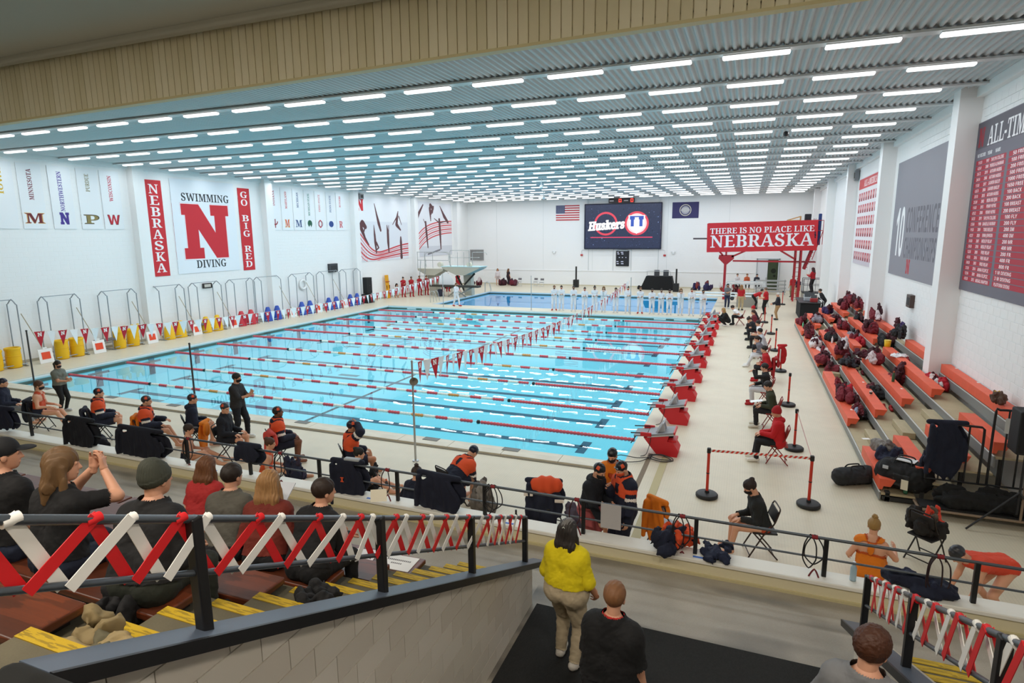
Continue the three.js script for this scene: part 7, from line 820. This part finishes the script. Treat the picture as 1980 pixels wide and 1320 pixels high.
// ---------------------------------------------------------------- jackets, bands and bags along the parapet rail
const railZ = 5.74;
draped('draped_jacket', 'navy jacket with orange letter I hanging over the parapet rail', [-3.92, 1.3, railZ], 0.1, 0.72, 0.85, 0.6, 0x0f1428, t => { mesh('orange_letter', [cbox(0.025, 0.06, 0.008), cbox(0.06, 0.016, 0.008, 0, 0.035, 0), cbox(0.06, 0.016, 0.008, 0, -0.035, 0)].map(g => g.translate(-0.05, -0.28, 0.125)), mat(0xe0562c, 0.6), t); mesh('grey_collar', rbox(0.3, 0.05, 0.1, 0.1, 0.06, 0, 0.02), CLOTH(0xaab0b4), t); });
draped('draped_jacket', 'dark navy jacket bunched over the rail by the bent swimmer', [-2.12, 1.3, railZ], -0.1, 0.95, 0.72, 0.5, 0x11162a); draped('draped_jacket', 'large black jacket hanging over the rail left of the beanie man', [-9.05, 1.3, railZ], 0, 1.5, 0.7, 0.6, 0x0d1020); draped('draped_jacket', 'black jacket hanging over the rail above the cupped hands', [-10.9, 1.32, railZ], 0, 1.0, 0.72, 0.6, 0x0b0d18); draped('draped_jacket', 'navy jacket bundled over the rail behind the coach', [-6.15, 1.32, railZ], 0, 0.6, 0.3, 0.4, 0x12172a); draped('draped_jacket', 'navy jacket hanging on the rail in the left corner', [-13.6, 1.3, railZ], 0, 0.9, 0.5, 0.5, 0x10142a);
function band(label, x, len, n, c = 0x1d1a1b) { // stretch bands looped over the top bar
  const t = thing('stretch_band', label, 'stretch band', [x, 1.27, railZ], 0, 'stretch bands on the parapet rail'); for (let i = 0; i < n; i++) { const w = 0.07 + 0.03 * i, d = len - i * 0.06, o = (i - n / 2) * 0.05; mesh('tube', pipe([[o, 0.03, 0], [o + w, -0.1, 0.04], [o + w * 1.1, -d * 0.7, 0.05], [o, -d, 0.05], [o - w * 1.1, -d * 0.7, 0.05], [o - w, -0.1, 0.04]], 0.009, 5, true, 40), mat(c, 0.6), t); } mesh('strap', new THREE.CylinderGeometry(0.03, 0.03, 0.07, 10).rotateZ(PI / 2), mat(0x8a1e26, 0.7), t);
  mesh('handle', pipe([[0.02, -len, 0.06], [0.08, -len - 0.14, 0.07], [-0.05, -len - 0.14, 0.07]], 0.012, 5, true, 20), mat(0x6d1c22, 0.6), t);
}
band('black stretch bands with red handle beside the seated woman in black', 3.42, 0.42, 2); band('looped black stretch bands right of the heap of orange cloth', 1.75, 0.5, 2); band('black stretch bands hanging right of the navy jackets', -1.15, 0.48, 3); band('red and black stretch band left of the bent swimmer', -3.1, 0.42, 1, 0x2b1618); band('black stretch bands hanging near the curly-haired swimmer', -5.4, 0.5, 2); band('stretch bands hanging above the auburn-haired woman', -7.7, 0.5, 2); band('stretch bands hanging from the rail in the right corner', 4.8, 0.55, 2, 0x2b1618); band('dark red stretch band beside the three swimmers', 0.22, 0.4, 1, 0x3a1216);
heap('clothes_heap', 'orange and navy parka heaped on the parapet right of yellow woman', 'parka', [1.62, CAP + 0.004, 5.76], [0.7, 0.42, 0.42], [0x141a30, 0x10152a], 1201).add(Object.assign(new THREE.Mesh(heapGeo(0.45, 0.4, 0.4, 1207, 0.02).translate(-0.2, 0, 0.1), CLOTH(0xe2532a)), { name: 'orange_shoulders', castShadow: true, receiveShadow: true })); heap('clothes_heap', 'small navy cloth heap on the parapet beside the loops', 'clothes', [2.2, CAP + 0.004, 5.66], [0.6, 0.16, 0.36], [0x141d36, 0x101830], 1202); heap('clothes_heap', 'navy parka heaped on the parapet in right corner', 'parka', [4.6, CAP + 0.004, 5.72], [0.9, 0.26, 0.45], [0x10162c, 0x141a34], 1203);
solo('notice_sheet', cbox(0.3, 0.38, 0.006), mat(0xb9b6b6, 0.6), 'plain grey sheet hung between the two rail bars by the three swimmers', 'sign', undefined, [0.74, 1.1, 5.77]); bottle('clear water bottle with blue label on parapet by blonde woman', [3.9, CAP + 0.004, 5.72], 0x9fb6c2, 0xdfe6ea, 0.26);
for (const x of [-0.85, -3.4, 2.0, -7.0]) solo('blue_tape', cbox(0.16, 0.004, 0.04), mat(0x3f73c9, 0.6), `strip of blue tape on the parapet, ${x === -0.85 ? 'near the black bottle' : x === -3.4 ? 'right of hanging navy jacket' : x === 2 ? 'at the stretch band post' : 'by the auburn-haired woman'}`, 'tape', 'blue tape strips', [x, CAP + 0.008, 5.84]);
// parka-covered chair, bags and bottles on the near deck
foldingChair('folding chair hidden under an orange and navy parka', [-0.72, 0, 4.35], 2.9, 0x2b2724, 0x1c1d22); { const t = draped('draped_parka', 'orange and navy parka with white stripes over a chair', [-0.72, 0.92, 4.5], 0.25, 0.72, 0.85, 0.5, NVY); mesh('orange_back', new Field([-0.4, -0.4, -0.25], [0.4, 0.2, 0.3], 0.025).ball([0.05, -0.05, 0.03], [0.3, 0.16, 0.13], 0.03).bend((x, y, z) => 0.012 * Math.sin(x * 40)).geo(), CLOTH(ORG), t); mesh('white_stripe', [rbox(0.16, 0.06, 0.02, -0.26, -0.2, 0.13, 0.01), rbox(0.16, 0.06, 0.02, 0.28, -0.3, 0.13, 0.01)], CLOTH(0xe6ddd4), t); }
bottle('tall black bottle beside the parka-covered chair', [-1.15, 0, 4.75], 0x18191c, 0x222326, 0.42); heap('kit_bag', 'purple grey bag beside the parka-covered chair', 'bag', [-0.1, 0.002, 4.3], [0.45, 0.5, 0.4], [0x4a4658, 0x5a5468], 1301); heap('kit_bag', 'grey rucksack standing right of the bent swimmer', 'bag', [-2.0, 0.002, 4.3], [0.5, 0.75, 0.4], [0x6b645f, 0x8a8480, 0x5a5450], 1302); heap('kit_bag', 'white bag on the deck beside grey rucksack', 'bag', [-1.75, 0.002, 4.8], [0.35, 0.26, 0.3], [0xcfc9b8, 0xb9b2a0], 1303); heap('clothes_heap', 'orange towel heap behind the hanging navy jacket', 'towel', [-4.15, 0.002, 4.95], [0.5, 0.3, 0.4], [TOWEL, 0xc86a10], 1304); heap('clothes_heap', 'pale patterned towels beside the orange towel heap', 'towel', [-3.6, 0.002, 4.85], [0.7, 0.22, 0.45], [0xb9b0b4, 0xc99a90, 0x6f7a98], 1305);
heap('kit_bag', 'black rucksack beside the swimmer with hand on head', 'bag', [-4.6, 0.002, 4.1], [0.4, 0.6, 0.4], [0x1a1c20, 0x262a30], 1306); bottle('orange-capped bottle beside black rucksack', [-4.25, 0, 4.1], 0x4a4c50, 0xd8602a, 0.28); bottle('clear drink bottle right of black rucksack', [-4.0, 0, 4.05], 0xb58c74, 0xd8602a, 0.26); heap('clothes_heap', 'orange towel under the swimmer in brown hat', 'towel', [-9.1, 0.002, 4.9], [0.6, 0.24, 0.4], [TOWEL, 0xd06c12], 1307); draped('chair_towel', 'orange towel hanging on the chair left of the coach', [-9.35, 0.88, 3.95], 1.9 + PI, 0.36, 0.7, 0.3, TOWEL); draped('chair_towel', 'orange towel over the chair of second parka swimmer', [-11.35, 0.88, 4.2], 2.3 + PI, 0.4, 0.6, 0.3, TOWEL); draped('chair_towel', 'orange towel over the chair behind the three swimmers', [1.25, 0.9, 4.55], 2.6 + PI, 0.42, 0.72, 0.3, TOWEL); draped('chair_towel', 'navy towel over the chair of far left parka swimmer', [-13.25, 0.86, 4.15], AWAY + PI, 0.46, 0.6, 0.3, NVY); draped('chair_towel', 'dark navy towel over chair of bare-backed swimmer', [-15.65, 0.86, 4.1], 2.2 + PI, 0.46, 0.6, 0.3, 0x0f1222); draped('chair_towel', 'pinkish red towel over the chair right of the coach', [-7.3, 0.88, 4.0], AWAY + PI, 0.4, 0.6, 0.3, 0xc8453c);
heap('kit_bag', 'patterned navy rucksack beside curly-haired swimmer', 'bag', [-6.3, 0.002, 4.4], [0.5, 0.75, 0.4], [0x1b2038, 0x33304a, 0x2a1e30], 1308); heap('clothes_heap', 'black jacket and red cap on the chair at right', 'clothes', [5.3, 0.455, 3.3], [0.5, 0.5, 0.45], [0x1a1716, 0xd8402a, 0x5a5044], 1309); heap('kit_bag', 'dark navy bags on the deck below the left rail', 'bag', [-12.2, 0.002, 4.9], [0.9, 0.6, 0.5], [0x0e1120, 0x14182a, 0x1a1e30], 1310); heap('kit_bag', 'dark bags on deck behind the large black jacket', 'bag', [-10.2, 0.002, 4.85], [0.8, 0.5, 0.5], [0x12141c, 0x2a2c32, 0x6d6a66], 1311);
// ---------------------------------------------------------------- things lying about on the benches
const onBench = (k, dz = 0) => [SEAT(k), SZ(k) + 0.17 + dz];
{
  const paper = (w, h, px, draw) => new THREE.MeshStandardMaterial({ roughness: 0.6, map: canvasTex(w * px, h * px, (g) => { g.scale(px, px); draw(g, w, h); }) });
  solo('seat_notice', cbox(0.42, 0.006, 0.3), paper(0.42, 0.3, 500, (g, w, h) => { g.fillStyle = '#e9e7e4'; g.fillRect(0, 0, w, h); g.fillStyle = '#6a6462'; for (let i = 0; i < 13; i++) g.fillRect(0.05 + i * 0.024, 0.09, 0.017, 0.03); for (let i = 0; i < 6; i++) g.fillRect(0.13 + i * 0.024, 0.16, 0.017, 0.025); }), 'white printed notice at aisle end of the first bench', 'notice', undefined, [-1.25, 1.38 + 0.004, 8.36], 0.05);
  solo('crumpled_sheet', cbox(0.36, 0.008, 0.28), mat(0xe4dfe0, 0.6), 'crumpled plastic sheet lying left of the printed notice', 'sheet', undefined, [-1.75, 1.385, 8.38], 0.2); solo('programme', cbox(0.2, 0.008, 0.28), mat(0xdcd9d6, 0.6), 'folded white programme beside the cap man', 'paper', undefined, [-3.75, 2.8 + 0.006, 11.3], 0.5); solo('programme', at(cbox(0.22, 0.012, 0.3), 0, 0, 0, 0.2, 0.5), mat(0xcfd4dc, 0.5), 'clear folder held at the grey-shirted man', 'paper', undefined, [-2.0, 2.55, 9.35], 0);
  solo('held_phone_sheet', at(cbox(0.16, 0.12, 0.01), 0, 0, 0, 0.5, -0.4), mat(0xd8d2bd, 0.6), 'striped cream card held up by the dark-haired man', 'card', undefined, [-0.92, 2.62, 9.15]);
  heap('clothes_heap', 'cream fleece coat on the bench beside the cap man', 'coat', [-3.0, SEAT(4) + 0.002, 11.32], [0.42, 0.5, 0.34], [0xb5ab93, 0xa39a82], 1401); heap('kit_bag', 'big black bag on the steps below the beanie man', 'bag', [-1.25, SEAT(4) - 0.128, 11.68], [0.8, 0.3, 0.28], [0x0d0d0f, 0x151517, 0x101012], 1402); heap('clothes_heap', 'beige fur-trimmed coat on the aisle steps', 'coat', [-0.6, 3.03, 12.1], [0.6, 0.22, 0.4], [0x95835c, 0x5f5a44, 0x857450], 1403); heap('kit_bag', 'small black bag in the aisle beside the rail post', 'bag', [-0.6, 2.32, 10.6], [0.4, 0.24, 0.3], [0x101012, 0x18181a], 1404);
}
renderer.render(scene, camera);
